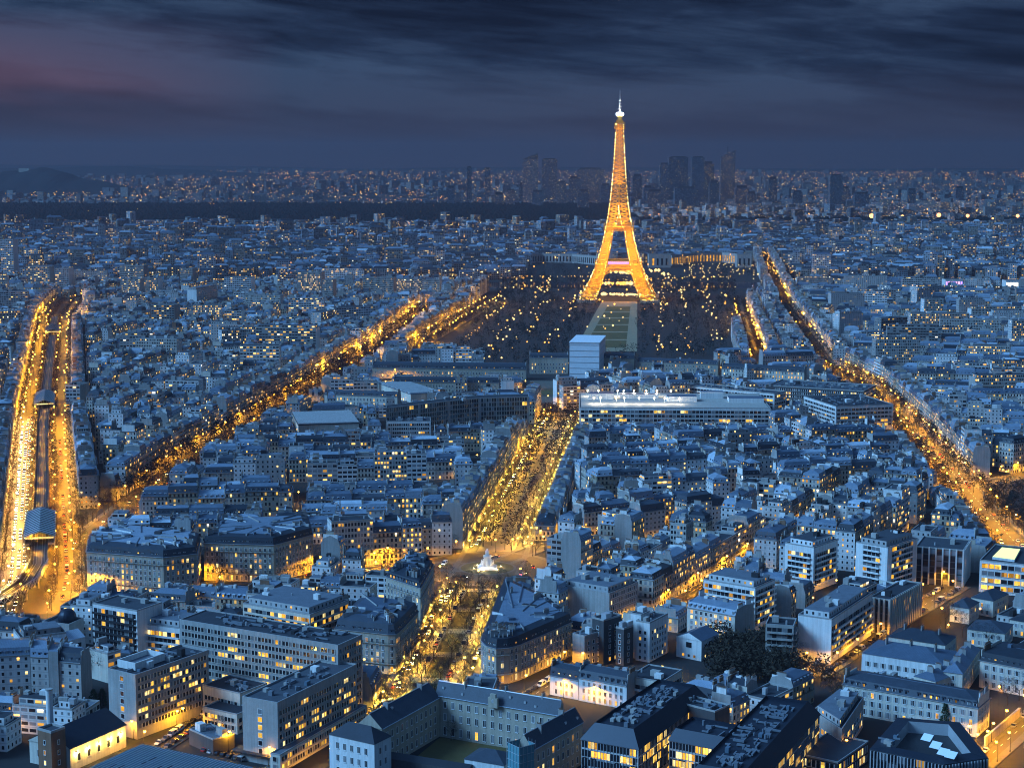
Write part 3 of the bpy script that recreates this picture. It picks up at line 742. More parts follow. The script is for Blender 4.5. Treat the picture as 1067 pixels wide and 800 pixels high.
def ribbon(mb, pts, o0, o1, z, mat, kerb=0.0):
    for k in range(len(pts) - 1):
        a, b = pts[k], pts[k + 1]; e = (b - a).normalized(); n = Vector((-e.y, e.x))
        q = [a + n * o0, b + n * o0, b + n * o1, a + n * o1]
        if area2(q) < 0: q.reverse()
        mb.face([(p.x, p.y, z) for p in q], mat)
        if kerb:
            for i in range(4):
                c, d = q[i], q[(i + 1) % 4]; mb.face([(c.x, c.y, z - kerb), (d.x, d.y, z - kerb), (d.x, d.y, z), (c.x, c.y, z)], mat)
for si, (k, s) in enumerate(ST.items()):
    s['p'] = [Vector(p) for p in s['p']]; w = s['w']; z = .03 + .012 * si
    ribbon(rd, s['p'], -w / 2 + 3.2, w / 2 - 3.2, z, 'asphalt')
    ribbon(pv, s['p'], -w / 2, -w / 2 + 3.2, .30 + .004 * si, 'paving', .3); ribbon(pv, s['p'], w / 2 - 3.2, w / 2, .30 + .004 * si, 'paving', .3)
    for i in range(len(s['p']) - 1):
        a, b = s['p'][i], s['p'][i + 1]; e = (b - a).normalized(); n = Vector((-e.y, e.x)); L = (b - a).length
        reserve([a + n * w / 2, b + n * w / 2, b - n * w / 2, a - n * w / 2])
        for q in range(int(L / 9)):
            p = a + e * (q * 9 + 4)
            if p.y < 1600 and k not in ('mall', 'yard', 'ward'):
                for o in ((-w * .14, w * .14) if w > 25 else (0,)):
                    m = p + n * o; h = e * 1.5; v = n * .12
                    mk.face([(c.x, c.y, z + .006) for c in (m - h - v, m + h - v, m + h + v, m - h + v)], 'white_paint')
        dens = {'mall': 8, 'viaduct': 14, 'busy': 16, 'diagonal': 90, 'cross': 16, 'lane': 40, 'office': 14, 'corner': 15, 'cross_east': 45, 'bosquet': 30, 'lawn_edge': 30, 'diagonal_far': 40, 'park_edge': 40, 'ward': 15, 'yard': 12, 'side_east': 20}[k]
        for q in range(int(L / dens) + 1):
            for o in (-.36, -.12, .12, .36) if w > 30 else (-.2, .2) if w > 25 or k in ('corner', 'yard', 'ward') else (0,):
                p = a + e * min(L, q * dens) + n * (o * w)
                if 600 < p.y < 2800: protect(p.x, p.y)
# the mall's middle: sandy paths and lawns, parking bays beside
e_m = (M1 - M0).normalized(); n_m = Vector((-e_m.y, e_m.x))
def mall_at(s, o): return M0 + e_m * s + n_m * o
ml = MB(); lw = MB()
for s0, s1 in ((15, 222), (302, 850)):
    q = [mall_at(s0, -11), mall_at(s1, -11), mall_at(s1, 11), mall_at(s0, 11)]; q = ccw(q); ml.face([(p.x, p.y, .24) for p in q], 'gravel_path')
    for t in range(s0 + 8, s1 - 34, 40) if s0 < 100 else ():
        q = ccw([mall_at(t, -5), mall_at(t + 32, -5), mall_at(t + 32, 5), mall_at(t, 5)]); lw.face([(p.x, p.y, .27) for p in q], 'lawn')
def disc(mb, c, r0, r1, z, mat, n=40):
    for i in range(n):
        a0, a1 = 2 * pi * i / n, 2 * pi * (i + 1) / n
        P = [(c[0] + r * cos(a), c[1] + r * sin(a), z) for r, a in ((r0, a0), (r1, a0), (r1, a1), (r0, a1))]
        mb.face(P if r0 > 0 else P[1:3] + [P[0]], mat)
disc(rd, RBC, 0, 37, .26, 'asphalt'); disc(pv, RBC, 37, 41, .34, 'paving'); disc(lw, RBC, 0, 15, .34, 'lawn'); disc(pv, RBC, 15, 16.5, .36, 'paving')
reserve([(RBC.x + 40 * cos(i * pi / 5), RBC.y + 40 * sin(i * pi / 5)) for i in range(10)])
for i in range(60):
    a = i * .7; r = 34 * sqrt(i / 60); protect(RBC.x + r * cos(a), RBC.y + r * sin(a), 40)
structure(rd, 'road'); structure(pv, 'pavement'); structure(mk, 'road_markings'); structure(ml, 'path'); structure(lw, 'lawn')

# ================================================================== near landmark buildings, measured from the photograph
# --- hospital wards
P = rect((141, 705), (217, 679), (107, 700), 26)
slab('hospital_wing', 'concrete ward block with a blank pale end wall and rows of lit windows', 'hospital', P, 26, blank_end=True, litrow={0: .1, 1: .3, 2: .75, 3: .35, 4: .7, 5: .45, 6: .1})
bx_ = rect((141, 697), (172, 686), (128, 691), 27); mb = MB(); mb.prism(bx_, 26.4, 29.5, 'white_wall'); q_ = inset(bx_, [.5] * 4); mb.prism(list(reversed(q_)), 27.4, 29.5, 'white_wall')
for k_ in range(4): j_ = (k_ + 1) % 4; mb.face([(*bx_[k_], 29.5), (*bx_[j_], 29.5), (*q_[j_], 29.5), (*q_[k_], 29.5)], 'white_wall')
mb.face([(*p, 27.4) for p in q_], 'gravel_roof'); o_ = mb.build('roof_enclosure'); o_.parent = [x for x in bpy.data.objects if x.name == 'hospital_wing'][0]; o_.location = -o_.parent.location
P2 = rect((352, 673), (187, 646), (373.6, 661), 33); slab('hospital_wing', 'longest concrete ward block, wide grid of windows under a dark plant-covered roof', 'hospital', P2, 33, lit=.16, litrow={6: .1, 7: .1, 5: .28})
P3 = rect((289, 733.5), (372, 693), (251, 727.6), 25); slab('hospital_wing', 'concrete ward block with a blank end, beside the lane of orange lamps', 'hospital', P3, 25, blank_end=True, litrow={1: .4, 2: .35, 3: .45, 5: .2})
P = rect((292, 787), (382, 735), (287, 782), 7); slab('ward_annex', 'two-storey gold-lit annex along the foot of the ward block', 'annex', P, 7, wall='c', f0=.6, fh=3.0, lit=.5, plant=False)
P = rect((250, 723), (211, 714), (274, 711), 13); slab('link_building', 'low flat-roofed link building between the ward blocks', 'link building', P, 13, wall='c', lit=.3)
P = rect((211, 737), (247, 745), (225, 729), 8); slab('link_building', 'gold-lit lower storeys in front of the link building', 'link building', P, 8, wall='c', f0=.7, lit=.2, plant=False)
P = rect((222, 771), (197, 760), (247, 766), 6); reserve(P)
pp, top = flat_parts(P, 6, 'd'); assemble('plant_pavilion', 'dark single-storey pavilion in the hospital yard with vents on its roof', 'pavilion', P, pp)
P = rect((240, 781), (286, 790), (250, 775), 4.2); c = centroid(P)
tt = thing('entrance_canopy', 'flat dark canopy over the ward entrance between two orange lamps', 'canopy', (*c, 0)); mb = MB(); mb.prism(P, 3.8, 4.2, 'dark_metal', 'gravel_roof', True); mb.build('roof', tt)
for p in inset(P, [.5] * 4): mb = MB(); mb.tube((p[0], p[1], 0), (p[0], p[1], 3.8), .15); mb.build('post', tt)
reserve(P)
# --- metal shed with seamed roof
P = rect((148, 775), (262, 799), (96, 802), 8); reserve(P)
parts = [('wall', walls(P, 0, 7.4, 'c', uid())), ('roof', None)]
rf = MB(); Q = inset(P, [-.5] * 4); rf.prism(Q, 7.4, 8, 'copper_blue', 'copper_blue', True); parts[1] = ('roof', rf)
e = (Vector(P[1]) - Vector(P[0])); L = e.length; e.normalize(); n = Vector((-e.y, e.x)); D_ = (Vector(P[3]) - Vector(P[0])).dot(n)
long0 = L > abs(D_)
for i in range(int(L / 1.6)):
    s = MB(); a = Vector(P[0]) + e * (i * 1.6 + .8); b = a + n * D_; s.box(((a.x + b.x) / 2, (a.y + b.y) / 2), (n.x, n.y), abs(D_), .22, 8, 8.25, 'pale_metal'); parts.append(('roof_rib', s))
for i in range(9):
    s = MB(); a = Vector(P[0]) + e * (R.randrange(int(L / 1.6)) * 1.6 + 1.6) + n * D_ * R.uniform(.1, .9); s.box((a.x, a.y), e, 1.2, R.uniform(2, 6), 8, 8.12, 'solar_glass'); parts.append(('roof_light', s))
assemble('metal_shed', 'low shed with a blue ribbed metal roof in front of the hospital yard', 'shed', P, parts)
# --- brick hall with sconces, its tower and the white flue
P = rect((73, 780), (131, 755), (49, 763), 9); reserve(P)
i0 = max(range(4), key=lambda i: hypot(P[i][0] - P[(i + 1) % 4][0], P[i][1] - P[(i + 1) % 4][1])); P = P[i0:] + P[:i0]
tt = assemble('brick_hall', 'long hall with a steep dark metal roof and wall lamps lighting its flank', 'hall', P, [('wall', walls(P, 0, 9, 'c', uid())), ('roof', gable_roof(inset(P, [-.4] * 4), 9, 5.5, 'seam_metal', 'cream_wall'))])
put_windows(tt, P, seen_edges(P), [(3.2, 2.8)], bay=5.5, w=1.6, style='plain', lit=.1)
HALL = P
P = rect((53, 764), (39, 760), (67, 758.5), 17); reserve(P); pp, top = flat_parts(P, 17, 'k', clutter=False); tt = assemble('stair_tower', 'square brick stair tower at the end of the dark-roofed hall', 'tower', P, pp); put_windows(tt, P, seen_edges(P), [(4, 1.6), (8, 1.6), (12, 1.6)], bay=3.4, w=1.0, style='plain')
g = G(48, 757, 12); fl = MB(); fl.tube((g.x, g.y + 6, 0), (g.x, g.y + 6, 25), 1.35, 14, 'white_wall'); fl.tube((g.x, g.y + 6, 25), (g.x, g.y + 6, 25.5), 1.5, 14, 'concrete'); tag(fl.build('boiler_flue'), 'tall white boiler flue rising behind the brick stair tower', 'flue')
# --- tenement backs at the edge of the picture
for pts, h, lab, fl in (([(-10, 684), (31, 682), (37, 671), (-4, 672)], 22, 'grey tenement back with columns of small windows above the dark yard', 'pbpb'), ([(31.5, 684), (50, 685), (56, 673), (37.5, 671.5)], 22.5, 'narrow grey tenement back between two taller neighbours', 'pbpb'),
                        ([(50.5, 688), (60.5, 688.5), (66, 675), (56.5, 674)], 21.5, 'windowless grey party wall block among the tenement backs', 'bbpb'), ([(61, 689), (84, 691), (95, 684), (71, 676)], 21, 'tenement with a slate mansard and a gold-lit blank flank', 'pbpb')):
    P = quad(pts, h); c = centroid(P); i0 = min(range(4), key=lambda i: (P[i][1] + P[(i + 1) % 4][1])); P = P[i0:] + P[:i0]; reserve(P)
    pp, zt = mansard_parts(P, h, fl, 0, 'zinc' if 'slate' not in lab else 'slate'); assemble('tenement_house', lab, 'apartment building', P, pp)
P = rect((69, 660), (21, 666), (64, 651), 15); reserve(P); pp, top = flat_parts(P, 15, 'W', setback=True); tt = assemble('clinic_building', 'white flat-roofed clinic behind the tenement backs', 'clinic', P, pp); put_windows(tt, P, seen_edges(P), [(4, 1.5), (7.5, 1.5), (11, 1.5)], bay=3.2, w=1.9, style='plain', lit=.1)
P = rect((89, 663), (50, 673), (84, 656), 12); reserve(P); P = P[(0 if hypot(P[0][0] - P[1][0], P[0][1] - P[1][1]) > hypot(P[1][0] - P[2][0], P[1][1] - P[2][1]) else 1):] + P[:(0 if hypot(P[0][0] - P[1][0], P[0][1] - P[1][1]) > hypot(P[1][0] - P[2][0], P[1][1] - P[2][1]) else 1)]
tt = assemble('workshop_building', 'workshop with a blue-grey pitched roof beside the white clinic', 'workshop', P, [('wall', walls(P, 0, 12, 'W', uid())), ('roof', gable_roof(P, 12, 3, 'zinc', 'white_wall'))]); put_windows(tt, P, seen_edges(P), [(4, 2), (8, 2)], bay=3.4, w=2.0, style='plain', lit=.06)
P = rect((72, 652), (44, 649), (76, 644), 13); reserve(P); pp, top = flat_parts(P, 13, 'x', clutter=False); tt = assemble('domed_building', 'concrete building carrying a round dark dome', 'building', P, pp); c = centroid(P)
mb = MB(); mb.ball((c[0] + 2, c[1], 15.0), 4.4, 'seam_metal', 18, 10, -.5); mb.build('dome', tt)
# --- flats
P = rect((142.5, 637), (169, 628), (92, 630.5), 25); balcony_block('apartment_block', 'dark-balconied flats with a tall blank white side wall', 'apartment building', P, 25, edges=[i for i in seen_edges(P) if hypot(P[i][0] - P[(i + 1) % 4][0], P[i][1] - P[(i + 1) % 4][1]) > 18], railmat='dark_metal', lit=.1, setback=False)
P = rect((112, 682), (126, 678), (91, 677), 13); reserve(P); pp, top = flat_parts(P, 13, 'mccc'); assemble('small_flats', 'small flat-roofed block below the dark-balconied flats', 'apartment building', P, pp)
P = rect((188, 655), (147, 650), (197, 643), 17); balcony_block('apartment_block', 'white terraced flats with gold windows behind the ward block', 'apartment building', P, 17, lit=.45, setback=True)
P = rect((323, 641), (253, 629), (341, 622), 25); balcony_block('apartment_block', 'cream flats with stepped roof terraces and a blank side wall above the ward roof', 'apartment building', P, 25, wall='c', lit=.32, railmat='cream_wall', deep=.8, setback=True)
# --- stone corner buildings round the mall
def stone_corner(lab, pts, z, rows, lit=.15, litlow=None, roof='slate', edges=None, bay=2.7, cap=100, style='tall'):
    P = quad(pts, z); reserve(P); pp, zt = mansard_parts(P, z, 'w' if False else 's', 0, roof, chim=False)
    # chimney stacks along the ridge line
    I = inset(P, [4.6] * len(P)); c = centroid(P)
    J = inset(P, [12.0] * len(P))
    if area2(J) > 1e9:      # light well in the middle of the roof
        for pn, mb in pp:
            if pn == 'roof':
                mb.f.pop(); mb.m.pop(); tops = mb.v[-len(P):]; del mb.v[-len(P):]; del mb.uv[-len(P):]
                for k in range(len(P)):
                    q = (k + 1) % len(P); mb.face([tops[k], tops[q], (*J[q], zt + .3), (*J[k], zt + .3)], 'slate', [(1, 0), (7, 0), (7, 1), (1, 1)]); mb.face([(*J[k], zt + .3), (*J[q], zt + .3), (*J[q], zt - 11), (*J[k], zt - 11)], 'dark_wall')
                mb.face([(*p, zt - 11) for p in J], 'dark_wall')
    for k in range(len(P)):      # fire walls running back from the street fronts
        for t_ in (.0, .5):
            q0 = Vector(inset(P, [2.2] * len(P))[k]).lerp(Vector(inset(P, [2.2] * len(P))[(k + 1) % len(P)]), t_ + .25 * R.random()); q1 = q0.lerp(Vector(c), R.uniform(.45, .8)); d_ = (q1 - q0)
            if d_.length > 3: fw = MB(); fw.box((q0 + q1) / 2, d_.normalized(), d_.length, .4, z + 1, zt + R.uniform(.3, 1.1), R.choice(['render_wall', 'white_wall', 'concrete']), 'zinc'); pp.append(('fire_wall', fw))
    for k in range(10):      # light wells and back roofs between them
        a_ = R.uniform(0, 6.28); q = Vector(c).lerp(Vector(I[k % len(P)]), R.uniform(.1, .8)); bk = MB(); bk.box(q, (cos(a_), sin(a_)), R.uniform(3, 7), R.uniform(2.5, 4), z + 2, zt + R.uniform(-.2, 1.5), R.choice(['render_wall', 'dark_wall', 'zinc']), R.choice(['zinc', 'slate', 'dark_metal'])); pp.append(('back_roof', bk))
    for k in range(3):
        q = I[(k * 2 + 1) % len(P)]; dm = MB(); dm.ball((q[0], q[1], z + 2.6), 2.5, 'slate', 10, 6, -.7); dm.tube((q[0], q[1], z + 5), (q[0], q[1], z + 6.6), .3, 6, 'zinc', .05); pp.append(('corner_dome', dm))
    for k in range(14):
        q = Vector(I[k % len(P)]).lerp(Vector(I[(k + 1) % len(P)]), R.random()); sk_ = MB(); sk_.box(q, (cos(k), sin(k)), R.uniform(1, 2.4), R.uniform(1, 1.6), z + 3, zt + R.uniform(.4, 1.6), R.choice(['white_wall', 'zinc', 'render_wall', 'pale_metal'])); pp.append(('roof_shed', sk_))
    for k in range(len(P) + 9):
        q = I[k % len(P)]; t = R.uniform(-.1, .35); q = (q[0] + (c[0] - q[0]) * t, q[1] + (c[1] - q[1]) * t); a = R.uniform(0, pi)
        pp.append(('chimney', chimney((q[0] - 1.6 * cos(a), q[1] - 1.6 * sin(a)), (q[0] + 1.6 * cos(a), q[1] + 1.6 * sin(a)), z, zt + R.uniform(1.2, 2.4))))
    tt = assemble('corner_building', lab, 'apartment building', P, pp)
    ed = edges if edges is not None else seen_edges(P)
    for i in ed:
        a, b = P[i], P[(i + 1) % len(P)]
        if hypot(a[0] - b[0], a[1] - b[1]) > 2:
            for zz in (rows[1][0] - .35, rows[-1][0] - .35):
                mb = MB(); band_on(mb, a, b, zz, zz + .18, .7, 'stone_wall'); band_on(mb, a, b, zz + .2, zz + 1.05, .62, 'iron_dark') if False else None
                L = hypot(b[0] - a[0], b[1] - a[1]); e = ((b[0] - a[0]) / L, (b[1] - a[1]) / L); nr = (e[1] * .66, -e[0] * .66)
                for q in range(int(L / .45)):
                    x, y = a[0] + e[0] * (q * .45 + .2) + nr[0], a[1] + e[1] * (q * .45 + .2) + nr[1]; mb.face([(x - e[0] * .05, y - e[1] * .05, zz + .18), (x + e[0] * .05, y + e[1] * .05, zz + .18), (x + e[0] * .05, y + e[1] * .05, zz + 1.05), (x - e[0] * .05, y - e[1] * .05, zz + 1.05)], 'iron_dark')
                q0, q1 = (a[0] + nr[0], a[1] + nr[1]), (b[0] + nr[0], b[1] + nr[1]); mb.face([(*q0, zz + 1.0), (*q1, zz + 1.0), (*q1, zz + 1.1), (*q0, zz + 1.1)], 'iron_dark')
                mb.build('balcony', tt)
    put_windows(tt, P, ed, rows, bay=bay, w=1.1, style=style, lit=lit, cap=cap, margin=.5)
    return tt
FL = lambda n, f0=4.6, fh=3.05: [(1.0, 2.6)] + [(f0 + i * fh + .3, 2.0) for i in range(n)]
stone_corner('stone corner building with slate mansard on the viaduct-side corner of the mall', [(349, 655), (404, 661), (412, 661), (417, 657), (436, 637), (376, 629)], 18.4, FL(4), lit=[.6, .3, .2, .2, .14])
stone_corner('long stone building filling the viaduct side of the mall below the roundabout', [(438, 613), (452, 588), (424, 581), (402, 601)], 21.5, FL(5), lit=[.3, .12, .1, .15, .1, .1])
stone_corner('flatiron stone building with a rounded prow beside the mall', [(501, 667), (507, 673), (517, 676), (530, 675), (541, 672), (596, 648), (572, 630), (525, 607)], 16.2, FL(4, 4.2, 2.95), lit=[.8, .3, .25, .2, .16], cap=100)
reserve(quad([(493, 708), (558, 730), (545, 704), (503, 690)], 0))
# --- courtyard institute: three wings round a court
def wing(lab, a, b, r, z, rise, outer_flags='s', rows=None, lit=.06, style='tall', name='institute_wing', lits=None, mat='slate', side=None):
    """a,b: eave end points seen (pixels); r: ridge pixel above a"""
    A, B = G(*a, z), G(*b, z); rg = G(*r, z + rise); e = (B - A).normalized(); n = Vector((-e.y, e.x)); k = (rg - A).dot(n) * 2
    P = ccw([tuple(A), tuple(B), tuple(B + n * k), tuple(A + n * k)])
    if hypot(P[0][0] - P[1][0], P[0][1] - P[1][1]) < hypot(P[1][0] - P[2][0], P[1][1] - P[2][1]): P = P[1:] + P[:1]
    reserve(P)
    tt = assemble(name, lab, 'institute', P, [('wall', walls(P, 0, z, outer_flags, uid())), ('roof', gable_roof(inset(P, [-.4] * 4), z, rise, mat, 'stone_wall'))])
    e_ = (Vector(P[1]) - Vector(P[0])); L_ = e_.length; e_.normalize(); d_ = Vector((-e_.y, e_.x)); W2 = (Vector(P[3]) - Vector(P[0])).dot(d_)
    rg_ = MB(); m0, m1 = Vector(P[0]) + d_ * W2 / 2, Vector(P[1]) + d_ * W2 / 2; rg_.tube((*m0, z + rise + .05), (*m1, z + rise + .05), .22, 6, 'pale_metal'); rg_.build('ridge', tt)
    for s_ in (0, 1):
        q0, q1 = Vector(P[0]) + d_ * (W2 * s_ + (.45 if s_ else -.45)), Vector(P[1]) + d_ * (W2 * s_ + (.45 if s_ else -.45)); gt = MB(); gt.tube((*q0, z - .05), (*q1, z - .05), .16, 5, 'zinc'); gt.build('gutter', tt)
        for q in range(int(L_ / 7)):
            if R.random() < .45:
                f_ = R.uniform(.25, .75); c_ = Vector(P[0]) + e_ * (q * 7 + R.uniform(2, 5)) + d_ * (W2 / 2 + (s_ - .5) * W2 * (1 - f_)); sl_ = MB(); sl_.box(c_, e_, 1.0, 1.3, z + rise * f_ - .6, z + rise * f_ + .35, 'pale_metal', 'glass_blind'); sl_.build('roof_light', tt)
    for q in range(max(2, int(L_ / 16))):
        c_ = m0 + e_ * (L_ * (q + R.uniform(.3, .7)) / max(2, int(L_ / 16))) + d_ * R.uniform(-1, 1); chimney(c_ - d_ * 1.1, c_ + d_ * 1.1, z + 1, z + rise + R.uniform(1, 2)).build('chimney', tt)
    put_windows(tt, P, seen_edges(P), rows or [(1.6, 2.6), (6.6, 2.6), (11.4, 2.6)], bay=3.6, w=1.25, style=style, lit=lits or lit)
    return tt, P
t1, PB = wing('dark-roofed institute wing closing the court towards the mall', (455, 724), (582, 745), (456, 708.5), 17, 5.5, rows=[(1.2, 3.2), (7.2, 2.7), (12.4, 2.6)], lits=[.25, .02, .02])
t2, PL = wing('pale institute wing on the ward side of the court', (458, 726), (398, 759), (444, 712), 16.4, 5.2, lit=.03)
t3, PR = wing('gold-lit institute wing facing the metal-roofed complex', (607, 752), (555, 781), (598, 737), 16.8, 5.3, lit=.2)
# gable clock over the middle of the court wing
c = G(514, 735, 17); e = Vector(PB[1]) - Vector(PB[0]); e.normalize(); cl = MB(); cl.box((c.x, c.y - .3), e, 4.2, 1.2, 16.5, 20.5, 'stone_wall'); cl.box((c.x, c.y - .3), e, 2.4, 1.1, 20.5, 22, 'stone_wall'); 
cl.build('clock_gable', t1)
mb = MB(); mb.tube((c.x, c.y - .9, 19.2), (c.x, c.y - 1.02, 19.2), .8, 14, 'white_paint'); mb.build('clock_face', t1)
P = rect((390, 775), (343, 764.5), (410, 767), 16); reserve(P); tt = assemble('pavilion_house', 'white four-square pavilion with a slate hipped roof at the court corner', 'pavilion', P, [('wall', walls(P, 0, 16, 'W', uid())), ('roof', hip_roof(P, 16, 4.5))]); put_windows(tt, P, seen_edges(P), [(1.6, 2.4), (6.4, 2.4), (11.2, 2.4)], bay=3.3, w=1.15, style='tall', lit=.1)
P = rect((394, 788), (488, 803), (398, 782), 6); reserve(P); pp = [('wall', walls(P, 0, 6, 'd', uid())), ('roof', gable_roof(P, 6, 1.6, 'dark_metal', 'dark_wall'))]; tt = assemble('glass_corridor', 'low corridor with a dark glazed roof across the court mouth', 'corridor', P, pp)
e = Vector(P[1]) - Vector(P[0]); L = e.length; e.normalize(); n = Vector((-e.y, e.x))
P = rect((525, 797), (484, 790), (532, 784), 9); reserve(P); assemble('court_house', 'small white house with a dark roof at the front of the court', 'house', P, [('wall', walls(P, 0, 9, 'W', uid())), ('roof', hip_roof(P, 9, 3))])
mbg = MB(); mbg.prism(quad([(459, 768), (575, 787), (540, 815), (420, 800)], 0), 0, .2, 'lawn', 'lawn'); structure(mbg, 'court_lawn'); reserve(quad([(459, 768), (575, 787), (540, 815), (420, 800)], 0))
P = rect((541, 776), (528, 770), (556, 771), 21); reserve(P); c = centroid(P); tt = thing('scaffold_tower', 'square scaffold tower wrapped in blue-green netting', 'scaffold', (*c, 0)); mb = MB(); mb.prism(inset(P, [.25] * 4), 0, 20, 'scaffold_net'); mb.build('netting', tt)
for i in range(4):
    a, b = P[i], P[(i + 1) % 4]
    for q in range(4): x, y = a[0] + (b[0] - a[0]) * q / 4, a[1] + (b[1] - a[1]) * q / 4; mb = MB(); mb.tube((x, y, 0), (x, y, 21.4), .07, 5, 'pale_metal'); mb.build('pole', tt)
    for z in range(2, 22, 3): mb = MB(); mb.tube((*a, z), (*b, z), .06, 4, 'pale_metal'); mb.build('rail', tt)
# --- metal-roofed complex with ducts
def skirted(name, lab, P, ztop, zs, out, cat, ducts, wall='m', lit=.3, rows=4):
    """flat plant deck sunk in a sloping dark metal roof, glazed storeys below"""
    O = inset(P, [-out] * 4); reserve(O); c = centroid(P); tt = thing(name, lab, cat, (*c, 0)); u = uid()
    walls(inset(O, [.5] * 4), 0, zs, wall, u).build('wall', tt)
    rf = MB()
    for i in range(4):
        j = (i + 1) % 4; L = hypot(P[i][0] - P[j][0], P[i][1] - P[j][1]); rf.face([(*O[i], zs), (*O[j], zs), (*P[j], ztop), (*P[i], ztop)], 'seam_metal'); rf.face([(*P[i], ztop), (*P[j], ztop), (*P[j], ztop - 1.2), (*P[i], ztop - 1.2)], 'seam_metal')
    rf.face([(*p, ztop - 1.2) for p in P], 'seam_metal'); rf.face([(*p, zs) for p in reversed(O)], 'seam_metal'); rf.build('roof', tt)
    duct_roof(tt, inset(P, [.8] * 4), ztop - 1.2, ducts)
    Wl = inset(O, [.5] * 4)
    for i in seen_edges(Wl):
        a, b = Wl[i], Wl[(i + 1) % 4]; L = hypot(b[0] - a[0], b[1] - a[1]); e = ((b[0] - a[0]) / L, (b[1] - a[1]) / L); nr = (e[1], -e[0])
        for r in range(rows):
            z = zs - 3.4 * (r + 1) + .5; mb = MB(); run = 0; k = int(L / 1.3)
            for q in range(k):
                run = run - 1 if run > 0 else (R.randint(2, 6) if R.random() < lit * .3 else 0); x0, x1 = q * 1.3 + .2, q * 1.3 + 1.3
                p = lambda s, o: (a[0] + e[0] * s + nr[0] * o, a[1] + e[1] * s + nr[1] * o)
                A, B = p(x0, .02), p(x1, .02); mb.face([(*A, z), (*B, z), (*B, z + 2.5), (*A, z + 2.5)], R.choice(['lit_warm', 'lit_gold', 'lit_warm', 'lit_pale']) if run > 0 else 'glass_dark')
                F = [p(x1 + .18, .2), p(x1, .2), p(x1, 0), p(x1 + .18, 0)]; mb.prism(ccw(F), z - .3, z + 2.8, 'pale_metal')
            mb.build('window_band', tt)
    return tt
P = rect((660, 759), (724, 713), (620, 752), 24); TA = skirted('metal_roof_block', 'long dark metal-roofed block crowded with pale ducts, beside the institute', P, 24, 18, 4.2, 'laboratory', 64, lit=.5)
P = rect((776, 803), (842, 730), (735, 788), 24); TB = skirted('metal_roof_block', 'dark metal-roofed block with a duct deck, slanting towards the hospice', P, 24, 18, 4.2, 'laboratory', 70, lit=.5)
P = rect((775, 771), (704, 758), (783, 757), 23); TC = skirted('metal_roof_block', 'short metal-roofed link with gold windows between the two ducted blocks', P, 23, 18.5, 2.2, 'laboratory', 10, lit=.9)
P = rect((745, 742), (709, 733), (752, 733), 20); reserve(P); pp, top = flat_parts(P, 20, 'd', clutter=False); tt = assemble('cooling_plant', 'dark louvred cooling plant behind the metal-roofed link', 'plant room', P, pp); duct_roof(tt, P, 20.4, 10, 'fan')
P = rect((862, 764), (905, 773), (850, 790), 8); slab('glazed_bridge', 'glazed bridge full of yellow light beside the modern office', 'bridge', P, 8, wall='d', f0=.3, fh=3.6, lit=1.3, plant=False, band_h=2.6)
P = quad([(846, 742), (872, 722), (900, 728), (877, 762)], 12); reserve(P); pp, top = flat_parts(P, 12, 'x'); tt = assemble('concrete_annex', 'concrete annex with gold windows at the end of the ducted block', 'annex', P, pp); put_windows(tt, P, seen_edges(P), [(2, 2), (6, 2)], bay=3, w=2, style='plain', lit=.5)
# --- white low blocks in front of the lane
def low_mansard(lab, A, B, z, deep, rows, wall='W', roof='slate', lit=.25, style='tall', bay=2.6, name='town_house', sidewall=None):
    a, b = G(*A, z), G(*B, z); e = (b - a).normalized(); n = Vector((-e.y, e.x))
    if n.y < 0: n = -n
    P = face_first(ccw([tuple(a), tuple(b), tuple(b + n * deep), tuple(a + n * deep)]), A, B, z); reserve(P)
    pp, zt = mansard_parts(P, z, [wall, 'b' if not sidewall else sidewall, wall, 'b' if not sidewall else sidewall], 0, roof); tt = assemble(name, lab, 'apartment building', P, pp)
    put_windows(tt, P, [i for i in seen_edges(P) if i in (0,) or sidewall], rows, bay=bay, w=1.05, style=style, lit=lit)
    return tt
low_mansard('low white house with a black roof at the end of the lane', (573, 703.5), (602.5, 709), 8.5, 10, [(1, 2.0), (4.6, 1.9)], lit=[.8, .1])
low_mansard('white three-storey row with a long dormered slate roof', (603, 706), (653, 715), 10, 11, [(.8, 2), (3.9, 1.9), (7, 1.9)], lit=[.8, .06, .04])
P = rect((690, 711), (655, 705), (703, 697), 11.5); balcony_block('apartment_block', 'cream flats with a blank white flank next to the dormered white row', 'apartment building', P, 11.5, wall='c', lit=.15, deep=.7, edges=[i for i in seen_edges(P) if P[i][1] + P[(i + 1) % 4][1] < centroid(P)[1] * 2 - 3], setback=False)
# --- mixed flats behind
def plain_block(lab, A, B, C, z, wall, rows=None, bay=3.0, w=1.2, lit=.12, style='plain', name='apartment_block', setback=None, edges='seen', roofclutter=True):
    P = rect(A, B, C, z); reserve(P); pp, top = flat_parts(P, z, wall, clutter=roofclutter, setback=setback); tt = assemble(name, lab, 'apartment building', P, pp)
    nr = int((z - 1) / 3.0)
    ed = seen_edges(P)
    if edges == 'right': ed = [i for i in ed if (P[(i + 1) % 4][1] - P[i][1]) * 1 > 0 and (P[i][0] + P[(i + 1) % 4][0]) / 2 > centroid(P)[0]]
    if edges == 'none': ed = []
    put_windows(tt, P, ed, rows or [(1 + 3.0 * i, 1.6) for i in range(nr)], bay=bay, w=w, style=style, lit=lit); return tt
plain_block('white stepped flats with scattered gold windows', (677, 649.5), (696, 640), (667, 645), 18.5, 'W', lit=.2, bay=2.6)
plain_block('tall white party-wall block behind the stepped flats', (668, 641), (677, 637), (655, 640), 21, 'W', lit=.05, edges='none')
plain_block('narrow dark slab with three gold windows', (629, 647), (648, 641.5), (624, 642), 20.5, 'd', lit=.12, bay=4)
